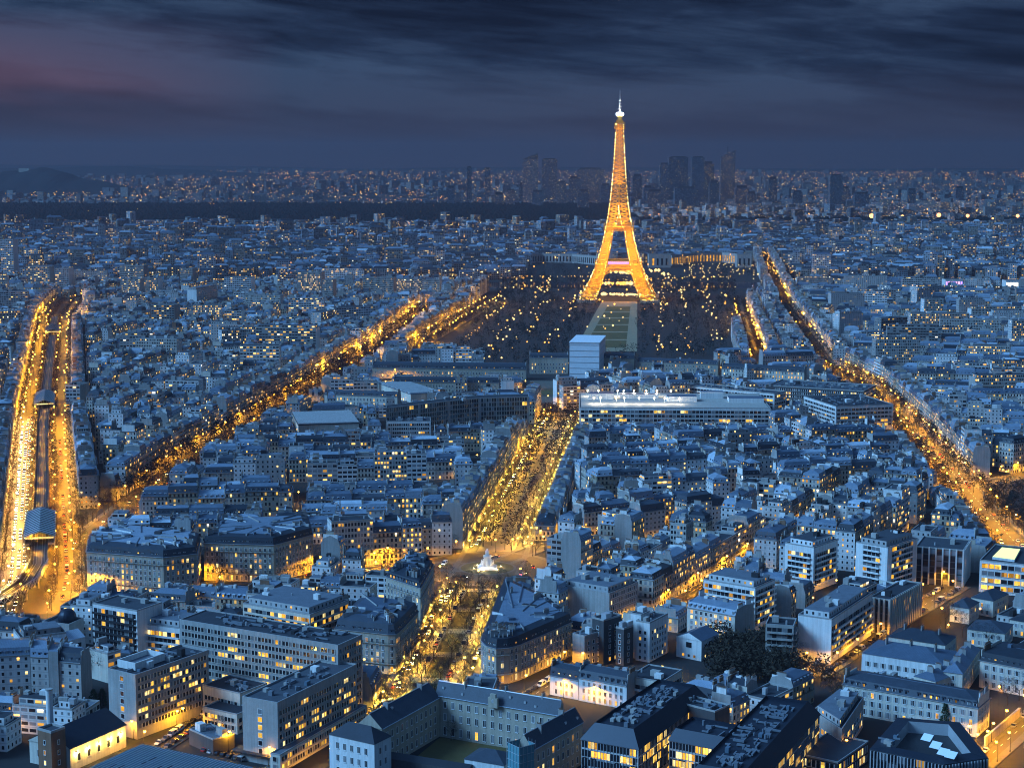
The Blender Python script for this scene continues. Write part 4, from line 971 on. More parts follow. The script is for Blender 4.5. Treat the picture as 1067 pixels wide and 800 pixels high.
plain_block('low dark slab on the lane side of the narrow dark slab', (650, 656), (660, 652.5), (645, 653), 17, 'd', lit=.1, bay=4)
plain_block('beige-topped flats in front of the narrow dark slab', (627, 652), (630, 647), (609, 646), 17, 'x', lit=.3, bay=3, w=1.8)
plain_block('grey blank-walled block near the prow building', (609, 664), (628, 658), (596, 661), 14, 'b', lit=.06, edges='right', bay=3.5)
P = rect((731, 668), (705, 663), (739, 658), 9.5); reserve(P); P = P[1:] + P[:1]; tt = assemble('temple_house', 'small pale house with a pediment gable and a square upper window', 'house', P, [('wall', walls(P, 0, 9.5, 'W', uid())), ('roof', gable_roof(inset(P, [-.3] * 4), 9.5, 3, 'zinc', 'white_wall', along=0))]); put_windows(tt, P, seen_edges(P), [(1.0, 1.3)], bay=3, w=1.2, style='plain', lit=.9); put_windows(tt, P, seen_edges(P)[:2], [(5.4, 2.6)], bay=99, w=3, style='plain', lit=0)
P = rect((766, 642), (716, 632.5), (792, 635), 14.5); reserve(P); P = face_first(P, (766, 642), (716, 632.5), 14.5); pp, zt = mansard_parts(P, 14.5, ['c', 'b', 'c', 'b'], 0, 'zinc'); tt = assemble('town_house', 'ochre facade ablaze with lit windows, with a blank grey flank', 'apartment building', P, pp); put_windows(tt, P, [0], [(1, 2)] + [(4.2 + 2.6 * i, 1.7) for i in range(4)], bay=2.7, w=1.2, style='tall', lit=[.9, .6, .55, .6, .35])
P = rect((787, 613), (733, 604), (801, 603), 22); balcony_block('apartment_block', 'white flats with long curved-looking terraces and two bright windows', 'apartment building', P, 22, lit=.3, setback=True)
P = rect((635, 619), (665, 607), (582, 611.5), 16); reserve(P); pp, top = flat_parts(P, 16, 'x', setback=True); tt = assemble('brick_offices', 'long building with a blank concrete end and brick-framed windows', 'office', P, pp); put_windows(tt, P, [i for i in seen_edges(P) if (P[i][0] + P[(i + 1) % 4][0]) / 2 > centroid(P)[0]], [(1 + 3.1 * i, 2.0) for i in range(5)], bay=2.0, w=1.1, style='plain', lit=[.6, .1, .08, .05, .05])
# --- towers to the east
P = rect((848, 571), (873, 562.5), (812, 568), 24); balcony_block('apartment_tower', 'white balconied tower with dark bands, west of its twin', 'apartment building', P, 24, lit=.2, lo=1.6, setback=True)
P = rect((925, 571), (956, 561), (889, 566), 27); balcony_block('apartment_tower', 'tallest white balconied tower with a blank flank', 'apartment building', P, 27, lit=.16, lo=4.5, setback=True)
P = rect((1004, 574), (1011, 563), (955, 569), 20); reserve(P); pp, top = flat_parts(P, 20, 'G', clutter=True, setback=False); tt = assemble('glass_offices', 'dark glass offices behind tall white fins', 'office', P, pp)
for i in seen_edges(P):
    a, b = P[i], P[(i + 1) % 4]; L = hypot(b[0] - a[0], b[1] - a[1]); k = max(2, int(L / 3.2))
    for q in range(k + 1):
        x, y = a[0] + (b[0] - a[0]) * q / k, a[1] + (b[1] - a[1]) * q / k; e = ((b[0] - a[0]) / L, (b[1] - a[1]) / L); mb = MB(); mb.box((x + e[1] * .35, y - e[0] * .35), e, .75, .7, 0, 20.6, 'white_wall'); mb.build('fin', tt)
P = rect((866.5, 646), (909, 618), (829, 642.5), 21); balcony_block('striped_flats', 'flats with striped balcony bands and a blank white end', 'apartment building', P, 21, edges=[i for i in seen_edges(P) if (P[i][0] + P[(i + 1) % 4][0]) / 2 > centroid(P)[0]], lit=.22, setback=True)
P = rect((827, 653), (830, 645), (799, 648), 18.5); balcony_block('apartment_block', 'dark wing of small balconies beside the striped flats', 'apartment building', P, 18.5, wall='x', railmat='concrete', lit=.03, setback=False)
P = rect((927, 626), (960, 608), (911, 620), 17); reserve(P); pp, top = flat_parts(P, 17, 'G', setback=False); tt = assemble('finned_offices', 'narrow offices with white vertical fins lit gold from the street', 'office', P, pp)
for i in seen_edges(P):
    a, b = P[i], P[(i + 1) % 4]; L = hypot(b[0] - a[0], b[1] - a[1]); k = max(2, int(L / 2.4))
    for q in range(k + 1):
        x, y = a[0] + (b[0] - a[0]) * q / k, a[1] + (b[1] - a[1]) * q / k; e = ((b[0] - a[0]) / L, (b[1] - a[1]) / L); mb = MB(); mb.box((x + e[1] * .3, y - e[0] * .3), e, 1.0, .6, 0, 17.6, 'cream_wall'); mb.build('fin', tt)
P = rect((1021, 584), (1088, 591), (1042, 568), 17); slab('lit_offices', 'white offices with a glowing roof light and bright yellow-green windows', 'office', P, 17, wall='W', f0=1, fh=3.9, bay=3.4, lit=.9, band_h=2.3, plant=False)
q = quad([(1034, 581), (1057, 584), (1063, 573), (1044, 571)], 17.8); mb = MB(); mb.prism(q, 17.05, 18.4, 'white_wall', 'skylight_glow'); o = mb.build('roof_light'); o.parent = [x for x in bpy.data.objects if x.name.startswith('lit_offices')][0]; o.location = -o.parent.location
# --- hospice ranges
def range_(lab, A, B, C, z, roof, rows, lit=.06, style='shut', name='hospice_range', wall='c', hip=None):
    P = rect(A, B, C, z); i0 = max(range(4), key=lambda i: hypot(P[i][0] - P[(i + 1) % 4][0], P[i][1] - P[(i + 1) % 4][1]) - P[i][1] * .01 - P[(i + 1) % 4][1] * .01); P = P[i0:] + P[:i0]; reserve(P)
    if hip: pp = [('wall', walls(P, 0, z, wall, uid())), ('roof', hip_roof(P, z, hip, roof))]
    else: pp, zt = mansard_parts(P, z, wall, 0, roof, chim=True)
    tt = assemble(name, lab, 'hospice', P, pp); put_windows(tt, P, seen_edges(P), rows, bay=3.5, w=1.15, style=style, lit=lit)
    if hip:
        for k in range(3):
            a = Vector(P[0]).lerp(Vector(P[1]), .2 + .3 * k); b = Vector(P[3]).lerp(Vector(P[2]), .2 + .3 * k); m = a.lerp(b, .5); d = (b - a).normalized(); chimney(m - d * 1.5, m + d * 1.5, z, z + hip + 1.4).build('chimney', tt)
    return tt
range_('long cream hospice range with shuttered windows and many dormers', (1019, 738), (878, 713), (1031, 727), 12, 'slate', [(1, 2.4), (4.8, 2.2), (8.4, 2.2)])
range_('pale hospice range under a bright zinc roof', (984, 693), (898, 680), (996, 678), 11, 'zinc', [(1, 2.2), (5.4, 2.2)], hip=3.6, wall='W')
range_('zinc-roofed hospice wing running towards the slate ranges', (1003, 702), (1021, 676), (985, 697), 11.5, 'zinc', [(1, 2.2), (4.8, 2.2), (8.2, 2.0)], hip=3.4)
range_('short zinc-roofed hospice spur in the hospice court', (975, 710), (1003, 700), (955, 703), 9.5, 'zinc', [(1, 2.2), (5, 2.2)], hip=3)
range_('far cream hospice range with shutters, running out of the picture', (1021, 688), (1092, 702), (1030, 673), 12, 'slate', [(1, 2.4), (4.8, 2.2), (8.4, 2.2)])
range_('dark-roofed hospice range behind the bright zinc roof', (985, 672), (925, 663), (992, 662), 10, 'slate', [(1, 2.2), (5, 2.2)], hip=3.6)
P = quad([(906, 780), (935, 747), (1000, 752), (1030, 789), (984, 796)], 14); reserve(P); u = uid(); c = centroid(P); tt = thing('modern_office', 'modern office with a sunken roof court, pale glass fins and solar panels', 'office', (*c, 0)); walls(P, 0, 14, 'G', u).build('wall', tt)
I = inset(P, [5.5] * len(P)); rf = MB(); n_ = len(P)
for i in range(n_): j = (i + 1) % n_; rf.face([(*P[i], 14), (*P[j], 14), (*I[j], 14.6), (*I[i], 14.6)], 'seam_metal'); rf.face([(*I[i], 14.6), (*I[j], 14.6), (*I[j], 10), (*I[i], 10)], 'pale_metal')
rf.face([(*p, 10) for p in I], 'dark_metal'); rf.build('roof', tt)
for i in seen_edges(P):
    a, b = P[i], P[(i + 1) % n_]; L = hypot(b[0] - a[0], b[1] - a[1]); k = int(L / 1.3)
    for q in range(min(k, 30)):
        x, y = a[0] + (b[0] - a[0]) * (q + .5) / k, a[1] + (b[1] - a[1]) * (q + .5) / k; e = ((b[0] - a[0]) / L, (b[1] - a[1]) / L); mb = MB(); mb.box((x + e[1] * .25, y - e[0] * .25), e, .35, .5, 1, 13.6, 'pale_metal'); mb.build('fin', tt)
for (px, py) in ((966, 768), (975, 776), (983, 783), (991, 786)):
    g = G(px, py, 16); mb = MB(); d = Vector((.75, -.66)); nn = Vector((.66, .75)); 
    for s in (0, 1): pass
    A = [g - d * 2 - nn * 1.5, g + d * 2 - nn * 1.5, g + d * 2 + nn * 1.5, g - d * 2 + nn * 1.5]
    mb.face([(A[0].x, A[0].y, 15.2), (A[1].x, A[1].y, 15.2), (A[2].x, A[2].y, 17), (A[3].x, A[3].y, 17)], 'wrap'); mb.face([(A[3].x, A[3].y, 16.8), (A[2].x, A[2].y, 16.8), (A[1].x, A[1].y, 15), (A[0].x, A[0].y, 15)], 'dark_metal'); mb.tube((A[3].x, A[3].y, 14.4), (A[3].x, A[3].y, 16.9), .08); mb.tube((A[2].x, A[2].y, 14.4), (A[2].x, A[2].y, 16.9), .08); mb.build('roof_panel', tt)
duct_roof(tt, [tuple(G(930, 765, 14.4)), tuple(G(912, 777, 14.4)), tuple(G(930, 781, 14.4)), tuple(G(945, 768, 14.4))], 14.3, 9, 'roof_plant')
a, b = G(1026, 778), G(1062, 747); e = (b - a).normalized(); mb = MB(); mb.box((a + b) / 2, e, (b - a).length, .6, 0, 4, 'stone_wall'); mb.box((a + b) / 2, e, (b - a).length + .2, .9, 4, 4.2, 'concrete'); tag(mb.build('garden_wall'), 'long stone garden wall lit gold beside the hospice', 'wall'); reserve([a, b, b + Vector((1, 1)), a + Vector((1, 1))])
# --- villas by the street below the flats
for (A, B, C, z, lab) in (((1010, 634), (990, 631), (1019, 627), 8, 'villa with a dark hipped roof beside the street below the striped flats'), ((1035, 626), (1012, 622), (1043, 617), 8.5, 'gold-fronted villa with a hipped roof next to the lit offices'), ((1047, 660), (1008, 655), (1056, 650), 8, 'cream villa with tall windows and gold-lit ground floor behind the hospice'), ((1085, 651), (1052, 645), (1090, 640), 8, 'dark-roofed villa at the picture edge behind the hospice')):
    P = rect(A, B, C, z); reserve(P); tt = assemble('villa_house', lab, 'villa', P, [('wall', walls(P, 0, z, 'c', uid())), ('roof', hip_roof(P, z, 3.2))]); put_windows(tt, P, seen_edges(P), [(1, 2.0), (4.6, 1.9)], bay=3, w=1.1, style='shut', lit=.15)
# --- stone blocks on the corners of the cross street, facing us
stone_corner('stone block with six storeys of gold windows at the corner by the viaduct', [(90, 575), (170, 581), (205, 577), (209, 562), (120, 553), (92, 562)], 21, FL(5), lit=[.4, .3, .26, .3, .2, .14], cap=100)
stone_corner('stone block with twin rounded bays facing the cross street', [(212, 566), (285, 568), (326, 557), (322, 543), (230, 548)], 21, FL(5), lit=[.5, .2, .2, .16, .1, .1], cap=100)
# ================================================================== middle-distance landmarks
def front_first(P):
    i0 = min(range(len(P)), key=lambda i: P[i][1] + P[(i + 1) % len(P)][1]); return P[i0:] + P[:i0]
# curved office with a dark glazed front
fr = [G(x, y, 27) for x, y in ((402, 425.5), (437, 421.5), (468, 418), (500, 415), (551, 413.5))]
P = ccw([tuple(p) for p in fr] + [(p.x, p.y + 15) for p in reversed(fr)])
slab('curved_offices', 'long curving office block with a dark gridded front beside the head of the mall', 'office', P, 27, wall='x', f0=4, fh=3.8, bay=2.2, lit=.03, band_h=2.9, plant=True)
P = rect((449, 439), (403, 439.5), (450, 435), 17); slab('white_offices', 'white office slab with four window rows in front of the curving offices', 'office', P, 17, wall='W', f0=3, fh=3.3, lit=.1)
# floodlit ministry
P = rect((803, 426), (604, 425), (802, 411), 19)
TM = slab('floodlit_ministry', 'long pale building whose roof terrace is ablaze with white light', 'ministry', P, 19, wall='W', f0=3.4, fh=3.6, bay=3.2, lit=.1, band_h=2.2, plant=False); PM = P
P = rect((807, 411), (716, 402.5), (812, 407.5), 20); slab('white_offices', 'long white office range angled behind the floodlit roof', 'office', P, 20, wall='W', f0=3, fh=3.3, bay=3.2, lit=.25)
P = rect((871, 424), (931, 421.5), (806, 414.5), 21); slab('white_offices', 'white office corner with square windows beside the busy avenue', 'office', P, 21, wall='W', f0=3, fh=3.4, bay=3.2, lit=.1)
P = rect((900, 408), (800, 402), (905, 401), 17); slab('dark_offices', 'dark office range between the white offices and the barracks', 'office', P, 17, wall='d', lit=.3)
# wrapped dome pavilion and the old military school
P = rect((624.5, 357), (593.5, 356.5), (623.5, 349.5), 39); reserve(P); c = centroid(P); tt = thing('wrapped_pavilion', 'tall box of white sheeting wrapped around the domed pavilion under repair', 'scaffold', (*c, 0))
mb = MB(); mb.prism(P, 0, 38.6, 'wrap'); mb.build('sheeting', tt); mb = MB(); mb.prism(inset(P, [-.6] * 4), 38.6, 39.2, 'white_wall', 'wrap', True); mb.build('roof', tt)
for i in range(4):
    a, b = P[i], P[(i + 1) % 4]
    for z in range(6, 38, 6): mb = MB(); band_on(mb, a, b, z, z + .5, .25, 'pale_metal'); mb.build('rail', tt)
def school(lab, A, B, z, deep, wall='s', lit=.15, roof='slate', name='military_school', bay=3.2, cap=100):
    return low_mansard(lab, A, B, z, deep, [(1.2, 2.4), (5.2, 2.4), (9.2, 2.2)][:max(1, int(z / 4))], wall, roof, lit, 'tall', bay, name)
school('stone wing of the military school on the viaduct side of the white-wrapped pavilion', (552, 373), (592, 373), 17, 16)
school('stone wing of the military school on the avenue side of the white-wrapped pavilion', (627, 373), (661, 373.5), 17, 16)
school('long low school range stretching from the stone wing towards the busy avenue', (664, 377), (748, 380), 13, 13, lit=.1)
school('gold-lit school range at the foot of the long straight avenue', (752, 384), (838, 388), 12, 13, wall='c', lit=.5)
school('long low school range with a slate roof on the diagonal avenue side', (388, 383), (548, 385), 11, 13, lit=.12)
school('gold-lit barracks front beside the diagonal avenue', (338, 411), (414, 413.5), 10, 12, wall='c', lit=.3)
school('dark-roofed barracks behind the gold-lit front', (410, 398), (520, 399), 10, 14, lit=.05)
def ribbed_hall(name, lab, A, B, C, z, rib, mat='copper_blue'):
    P = rect(A, B, C, z); reserve(P); pp = [('wall', walls(P, 0, z, 'c', uid()))]; rf = MB(); rf.prism(inset(P, [-.4] * 4), z, z + .6, mat, mat, True); pp.append(('roof', rf))
    e = Vector(P[1]) - Vector(P[0]); f = Vector(P[3]) - Vector(P[0]); 
    if e.length < f.length: e, f = f, e; 
    L = e.length; W_ = f.length; e.normalize(); f.normalize()
    for i in range(int(L / rib)):
        m = Vector(P[0]) + e * (i + .5) * rib + f * W_ / 2; s = MB(); s.box(m, f, W_, rib * .35, z + .6, z + 1.5, 'white_wall'); pp.append(('roof_rib', s))
    assemble(name, lab, 'hall', P, pp)
ribbed_hall('ribbed_hall', 'low hall with bright parallel roof ribs beside the gold-lit barracks', (374, 441), (311, 443), (386, 428), 7, 3.2, 'dark_metal')
ribbed_hall('ribbed_hall', 'fan-roofed hall among the barracks behind the curving offices', (459, 409), (428, 411), (450, 396), 9, 3.4)
# left: high-rise flats of the western quarters
for x0, x1, yt, yb, lab in ((2, 15, 250, 296, 'tall dark tower with rows of gold windows at the picture edge'), (28, 52, 278, 303, 'slanting-topped dark office with pale stripes'), (58, 72, 280, 304, 'grey slab tower next to the striped office'), (125, 150, 277, 296, 'white blank-sided block standing above the western roofs'), (127, 146, 291, 311, 'beige slab of flats in front of the white block'), (148, 165, 290, 309, 'dark flats full of gold windows'), (188, 201, 280, 300, 'twin grey slab with a lit stair'), (234, 262, 289, 309, 'white-walled slab of flats east of the twin slab'), (310, 335, 284, 313, 'broad pale slab beyond the diagonal avenue'), (336, 347, 292, 316, 'dark narrow slab beside the broad pale slab'), (158, 182, 318, 340, 'cream block in the middle of the western quarter'), (234, 252, 324, 342, 'white cube-like block of flats'), (69, 84, 402, 428, 'white round-cornered block beside the viaduct boulevard'), (414, 440, 291, 308, 'grey hotel slab near the riverside lights'), (440, 458, 292, 308, 'white-sided slab next to the grey hotel'), (378, 410, 290, 312, 'dark slab with a white end west of the park')):
    g0, g1 = G(x0, yb), G(x1, yb); h = HGT((x0 + x1) / 2, yb, yt); P = ccw([tuple(g0), tuple(g1), (g1.x + 4, g1.y + 18), (g0.x + 4, g0.y + 18)]); P = front_first(P)
    if not free(P): pass
    reserve(P); pp, top = flat_parts(P, h, R.choice(['mbmb', 'gWgW', 'mWmW', 'gxgx']), 1, setback=False); assemble('apartment_tower', lab, 'apartment building', P, pp)
# museum-like halls on the river
for x0, x1, yt, yb, m_, lab in ((985, 1003, 291, 300, 'pink_glow', 'riverside hall with pink and violet lit windows'), (1048, 1070, 292, 301, 'white_glow', 'riverside hall with a white glowing front at the picture edge')):
    g0, g1 = G(x0, yb), G(x1, yb); P = front_first(ccw([tuple(g0), tuple(g1), (g1.x, g1.y + 25), (g0.x, g0.y + 25)])); reserve(P); pp, top = flat_parts(P, 14, 'W', 1, clutter=False); tt = assemble('riverside_hall', lab, 'hall', P, pp)
    for q in range(7):
        a, b = Vector(P[0]), Vector(P[1]); p0, p1 = a.lerp(b, (q + .15) / 7), a.lerp(b, (q + .85) / 7); mb = MB(); mb.face([(p0.x, p0.y - .05, 1.5), (p1.x, p1.y - .05, 1.5), (p1.x, p1.y - .05, 11), (p0.x, p0.y - .05, 11)], m_ if q % 3 else ('violet_glow' if m_ == 'pink_glow' else m_)); mb.build('window', tt)
# palace of two curved wings on the hill behind the tower
def palace(lab, pts, lit, z=24):
    fr = [G(x, y, 0) for x, y in pts]; P = ccw([tuple(p) for p in fr] + [(p.x, p.y + 22) for p in reversed(fr)]); reserve(P); c = centroid(P); tt = thing('palace_wing', lab, 'palace', (*c, 0)); fl, top = flat_parts(P, z, 'x', 2, clutter=False)
    for pn, m in fl: m.build(pn, tt)
    for i in seen_edges(P):
        a, b = P[i], P[(i + 1) % len(P)]; L = hypot(b[0] - a[0], b[1] - a[1]); e = ((b[0] - a[0]) / L, (b[1] - a[1]) / L); nr = (e[1], -e[0]); k = int(L / 7)
        if L < 20: continue
        for q in range(k):
            s = (q + .5) * L / k; p = lambda t, o: (a[0] + e[0] * t + nr[0] * o, a[1] + e[1] * t + nr[1] * o)
            A, B = p(s - 1.6, .05), p(s + 1.6, .05); mb = MB(); mb.face([(*A, 3), (*B, 3), (*B, z - 4), (*A, z - 4)], ('lit_dim' if R.random() < .4 else 'lit_gold') if lit else 'glass_dark'); mb.build('window', tt)
    return tt
palace('curved palace wing on the hill, dark colonnade, on the west of the iron tower', [(538, 275), (565, 273.5), (596, 274), (624, 276.5)], False, 18)
palace('curved palace wing on the hill with a gold-lit colonnade', [(700, 277), (725, 274), (752, 273.5), (780, 276)], True, 20)
for x0, x1, lab in ((622, 637, 'square palace pavilion ending the dark colonnade'), (676, 699, 'square palace pavilion ending the lit colonnade'), (768, 783, 'end pavilion of the gold-lit colonnade')):
    g0, g1 = G(x0, 279), G(x1, 279); P = front_first(ccw([tuple(g0), tuple(g1), (g1.x, g1.y + 30), (g0.x, g0.y + 30)])); reserve(P); pp, top = flat_parts(P, 26, 'x', 2, clutter=False); tt = assemble('palace_pavilion', lab, 'palace', P, pp); put_windows(tt, P, [0], [(5, 14)], bay=9, w=4, style='plain', lit=.4)
# ------------------------------------------------------------------ the iron tower
TW = Vector((170, 2728)); TA_ = -atan2(.072, 1)
def prof(z, T):
    for (z0, v0), (z1, v1) in zip(T, T[1:]):
        if z <= z1:
            return v0 + (v1 - v0) * (z - z0) / (z1 - z0)
    return T[-1][1]
OUT = [(0, 62.5), (14, 54), (28, 46.8), (42, 40.5), (57, 35), (70, 30.8), (86, 26.2), (100, 22.9), (115, 20), (132, 16.8), (150, 14.2), (170, 12), (190, 10.3), (212, 8.6), (235, 7.2), (256, 6), (276, 5.1)]
THK = [(0, 25), (57, 16), (112, 11.6), (119, 15), (136, 16), (150, 14), (190, 10.3)]
tow = thing('iron_lattice_tower', 'tall iron lattice tower glowing gold, with a bright beacon on top', 'tower', (TW.x, TW.y, 0), rz=TA_)
def loc_build(mb, name, par): 
    o = bpy.data.objects.new(name, mb.mesh(name)); COL.objects.link(o); o.parent = par; return o
def beam(mb, a, b, w, mat='eiffel_paint'):
    mb.tube(a, b, w * .7, 4, mat, cap=False)
ZL = [0, 8, 16, 24, 32, 40, 48, 56, 64, 72, 80, 88, 96, 104, 112, 120, 128, 136, 144, 152, 160, 168, 176, 184]
def leg_pt(sx, sy, z, cx, cy):
    o = prof(z, OUT); t = prof(z, THK); i = max(.3, o - t)
    return Vector((sx * (o if cx else i), sy * (o if cy else i), z))
for sx in (-1, 1):
    for sy in (-1, 1):
        mb = MB()
        for z0, z1 in zip(ZL, ZL[1:]):
            w = 1.55 - z0 * .003
            for cx in (0, 1):
                for cy in (0, 1): beam(mb, leg_pt(sx, sy, z0, cx, cy), leg_pt(sx, sy, z1, cx, cy), w)
            ring = [(0, 0), (1, 0), (1, 1), (0, 1)]
            for k in range(4):
                p, q = ring[k], ring[(k + 1) % 4]
                a0, a1, b0, b1 = leg_pt(sx, sy, z0, *p), leg_pt(sx, sy, z1, *p), leg_pt(sx, sy, z0, *q), leg_pt(sx, sy, z1, *q)
                beam(mb, a0, b1, w * .58); beam(mb, b0, a1, w * .58); beam(mb, a1, b1, w * .55)
        lg = loc_build(mb, 'leg', tow)
        ft = MB(); o = 62.5; t = 25; c = (sx * (o - t / 2), sy * (o - t / 2)); ft.prism([(c[0] - 15, c[1] - 15), (c[0] + 15, c[1] - 15), (c[0] + 15, c[1] + 15), (c[0] - 15, c[1] + 15)], 0, 3.5, 'stone_wall', 'concrete'); loc_build(ft, 'foot', lg)
sh = MB(); zs = [184 + 6.6 * i for i in range(15)]
for z0, z1 in zip(zs, zs[1:]):
    o0, o1 = prof(z0, OUT), prof(z1, OUT); C0 = [Vector((x * o0, y * o0, z0)) for x, y in ((-1, -1), (1, -1), (1, 1), (-1, 1))]; C1 = [Vector((x * o1, y * o1, z1)) for x, y in ((-1, -1), (1, -1), (1, 1), (-1, 1))]
    for k in range(4):
        j = (k + 1) % 4; beam(sh, C0[k], C1[k], 1.0); beam(sh, C0[k], C1[j], .6); beam(sh, C0[j], C1[k], .6); beam(sh, C1[k], C1[j], .5); beam(sh, (C0[k] + C0[j]) / 2, (C1[k] + C1[j]) / 2, .45)
for z0, z1 in zip(ZL[15:], ZL[16:]):
    for rot in range(4):
        Mz = Matrix.Rotation(rot * pi / 2, 3, 'Z'); o0, i0_, o1, i1_ = prof(z0, OUT), max(.3, prof(z0, OUT) - prof(z0, THK)), prof(z1, OUT), max(.3, prof(z1, OUT) - prof(z1, THK))
        A, B, C_, D4 = (Mz @ Vector(v) for v in ((-i0_, -o0, z0), (i0_, -o0, z0), (-i1_, -o1, z1), (i1_, -o1, z1))); beam(sh, A, D4, .6); beam(sh, B, C_, .6); beam(sh, C_, D4, .6)
loc_build(sh, 'shaft', tow)
def platform(z, half, h, inner=None, name='platform'):
    mb = MB(); S = [(-half, -half), (half, -half), (half, half), (-half, half)]; I = [(-(inner or half - 9),) * 2, ((inner or half - 9), -(inner or half - 9)), ((inner or half - 9),) * 2, (-(inner or half - 9), (inner or half - 9))]
    for k in range(4):
        j = (k + 1) % 4; 
        mb.face([(*S[k], z), (*S[j], z), (*S[j], z + .9), (*S[k], z + .9)], 'eiffel_paint'); mb.face([(*S[k], z + h), (*S[j], z + h), (*S[j], z + h + .9), (*S[k], z + h + .9)], 'eiffel_paint')
        mb.face([(*S[k], z + .9), (*S[j], z + .9), (*I[j], z + .9), (*I[k], z + .9)], 'eiffel_paint'); mb.face([(*S[k], z), (*I[k], z), (*I[j], z), (*S[j], z)], 'eiffel_paint'); mb.face([(*I[k], z), (*I[k], z + .9), (*I[j], z + .9), (*I[j], z)], 'eiffel_paint')
        a, b = Vector((*S[k], z)), Vector((*S[j], z)); n = int(half / 1.6)
        for q in range(n + 1): p = a.lerp(b, q / n); beam(mb, p + Vector((0, 0, .9)), p + Vector((0, 0, h)), .5)
        c, d = Vector((*S[k], z)) * 1, Vector((*S[j], z))
        for q in range(n * 1): p, r = a.lerp(b, q / n), a.lerp(b, (q + 1) / n); beam(mb, p + Vector((0, 0, -4)), r, .4); beam(mb, r + Vector((0, 0, -4)), p, .4)
        beam(mb, a + Vector((0, 0, -4)), b + Vector((0, 0, -4)), .8)
    return loc_build(mb, name, tow)
p1 = platform(57, 37, 5.2, 20); p2 = platform(115, 23.5, 5.0, 8); p3 = platform(274, 8.2, 4.2, 2)
for k in range(4):    # restaurants on the first floor, partly lit violet
    a = k * pi / 2; mb = MB(); mb.box((27 * cos(a), 27 * sin(a)), (-sin(a), cos(a)), 34, 8, 58.2, 63, 'dark_metal', 'zinc'); r = loc_build(mb, 'restaurant', p1)
    mb = MB(); c, e = (31.06 * cos(a), 31.06 * sin(a)), (-sin(a), cos(a)); mb.face([(c[0] - e[0] * 16, c[1] - e[1] * 16, 58.6), (c[0] + e[0] * 16, c[1] + e[1] * 16, 58.6), (c[0] + e[0] * 16, c[1] + e[1] * 16, 62), (c[0] - e[0] * 16, c[1] - e[1] * 16, 62)], 'violet_glow' if k == 3 else 'lit_gold'); loc_build(mb, 'window', r)
# the great arches under the first floor
for k in range(4):
    mb = MB(); rot = Matrix.Rotation(k * pi / 2, 3, 'Z'); prev = None
    for i in range(25):
        a = pi * i / 24; pts = []
        for r_ in (37.5, 41.5):
            z = 12 + r_ * sin(a) * .98; x = -r_ * cos(a); y = -(prof(min(z, 57), OUT) - 1.5); pts.append(rot @ Vector((x, y, z)))
        if prev:
            beam(mb, prev[0], pts[0], .9); beam(mb, prev[1], pts[1], .9); beam(mb, prev[0], pts[1], .45); beam(mb, prev[1], pts[0], .45)
        beam(mb, pts[0], pts[1], .45); prev = pts
    loc_build(mb, 'arch', tow)
cp = MB(); cp.box((0, 0), (1, 0), 11, 11, 278.3, 283, 'eiffel_paint'); cp.box((0, 0), (1, 0), 7, 7, 283, 289, 'eiffel_paint'); cp.tube((0, 0, 289), (0, 0, 294), 3.6, 10, 'eiffel_paint', 1.4); loc_build(cp, 'summit_cabin', tow)
an = MB(); an.tube((0, 0, 294), (0, 0, 312), 1.0, 8, 'pale_metal', .8); an.tube((0, 0, 312), (0, 0, 330), .7, 6, 'pale_metal', .25)
for z in (300, 304, 308, 313): an.tube((0, 0, z), (0, 0, z + 1.2), 2.0, 8, 'white_wall')
loc_build(an, 'antenna', tow)
for a in range(4):
    bc = MB(); bc.ball((3.6 * cos(a * pi / 2 + .6), 3.6 * sin(a * pi / 2 + .6), 292.5), 2.3, 'beacon_glow', 8, 5); loc_build(bc, 'beacon', tow)
sk = MB()
for z in [6 + 3.1 * i for i in range(88)]:
    o = prof(z, OUT) + .5; t = prof(z, THK)
    for sx in (-1, 1):
        for sy in (-1, 1):
            for (x, y) in ((o, o),) + (((o - t, o), (o, o - t)) if z < 150 else ()):
                if R.random() < .62: sk.octa((sx * x, sy * y, z + R.uniform(-1.4, 1.4)), R.uniform(.45, .95), 'sparkle')
sko = loc_build(sk, 'sparkle_lamps', tow); sko['kind'] = 'stuff'
def lamp_light(name, par, loc, power, col=(1, .50, .10), rad=.5):
    l = bpy.data.lights.new(name, 'POINT'); l.energy = power; l.color = col; l.shadow_soft_size = rad
    o = bpy.data.objects.new(name, l); COL.objects.link(o); o.location = loc
    if par is not None: o.parent = par
    return o
GOLD = (1.0, .45, .016)
for sx in (-1, 1):
    for sy in (-1, 1):
        for z in (5, 17, 30, 43, 60, 74, 90, 106):
            o, t = prof(z, OUT), prof(z, THK); lamp_light('projector', tow, (sx * (o - t / 2), sy * (o - t / 2), z), 40000 - z * 145, GOLD, .8)
for z in range(120, 276, 11): lamp_light('projector', tow, (0, 0, z), 42000 - (z - 120) * 85, GOLD, .6)
for k in range(4):
    a = k * pi / 2 + pi / 2
    for z in (124, 138, 152): o_ = prof(z, OUT) * .55; lamp_light('projector', tow, (o_ * cos(a - pi / 4), o_ * sin(a - pi / 4), z), 18000, GOLD, .6)
    for d, zt, pw in ((95, 60, 1.0), (70, 190, 1.4)):  # spots added on the ground around the tower to brighten its outer faces
        for s in (-1, 1):
            l = bpy.data.lights.new('floodlight', 'SPOT'); l.energy = 0.6e6 * pw; l.color = GOLD; l.spot_size = radians(42); l.spot_blend = .6; l.shadow_soft_size = 1
            o = bpy.data.objects.new('floodlight', l); COL.objects.link(o); o.parent = tow; p = Vector((d * cos(a) - s * 30 * sin(a), d * sin(a) + s * 30 * cos(a), 4)); o.location = p
            o.rotation_euler = (Vector((0, 0, zt)) - p).to_track_quat('-Z', 'Y').to_euler()
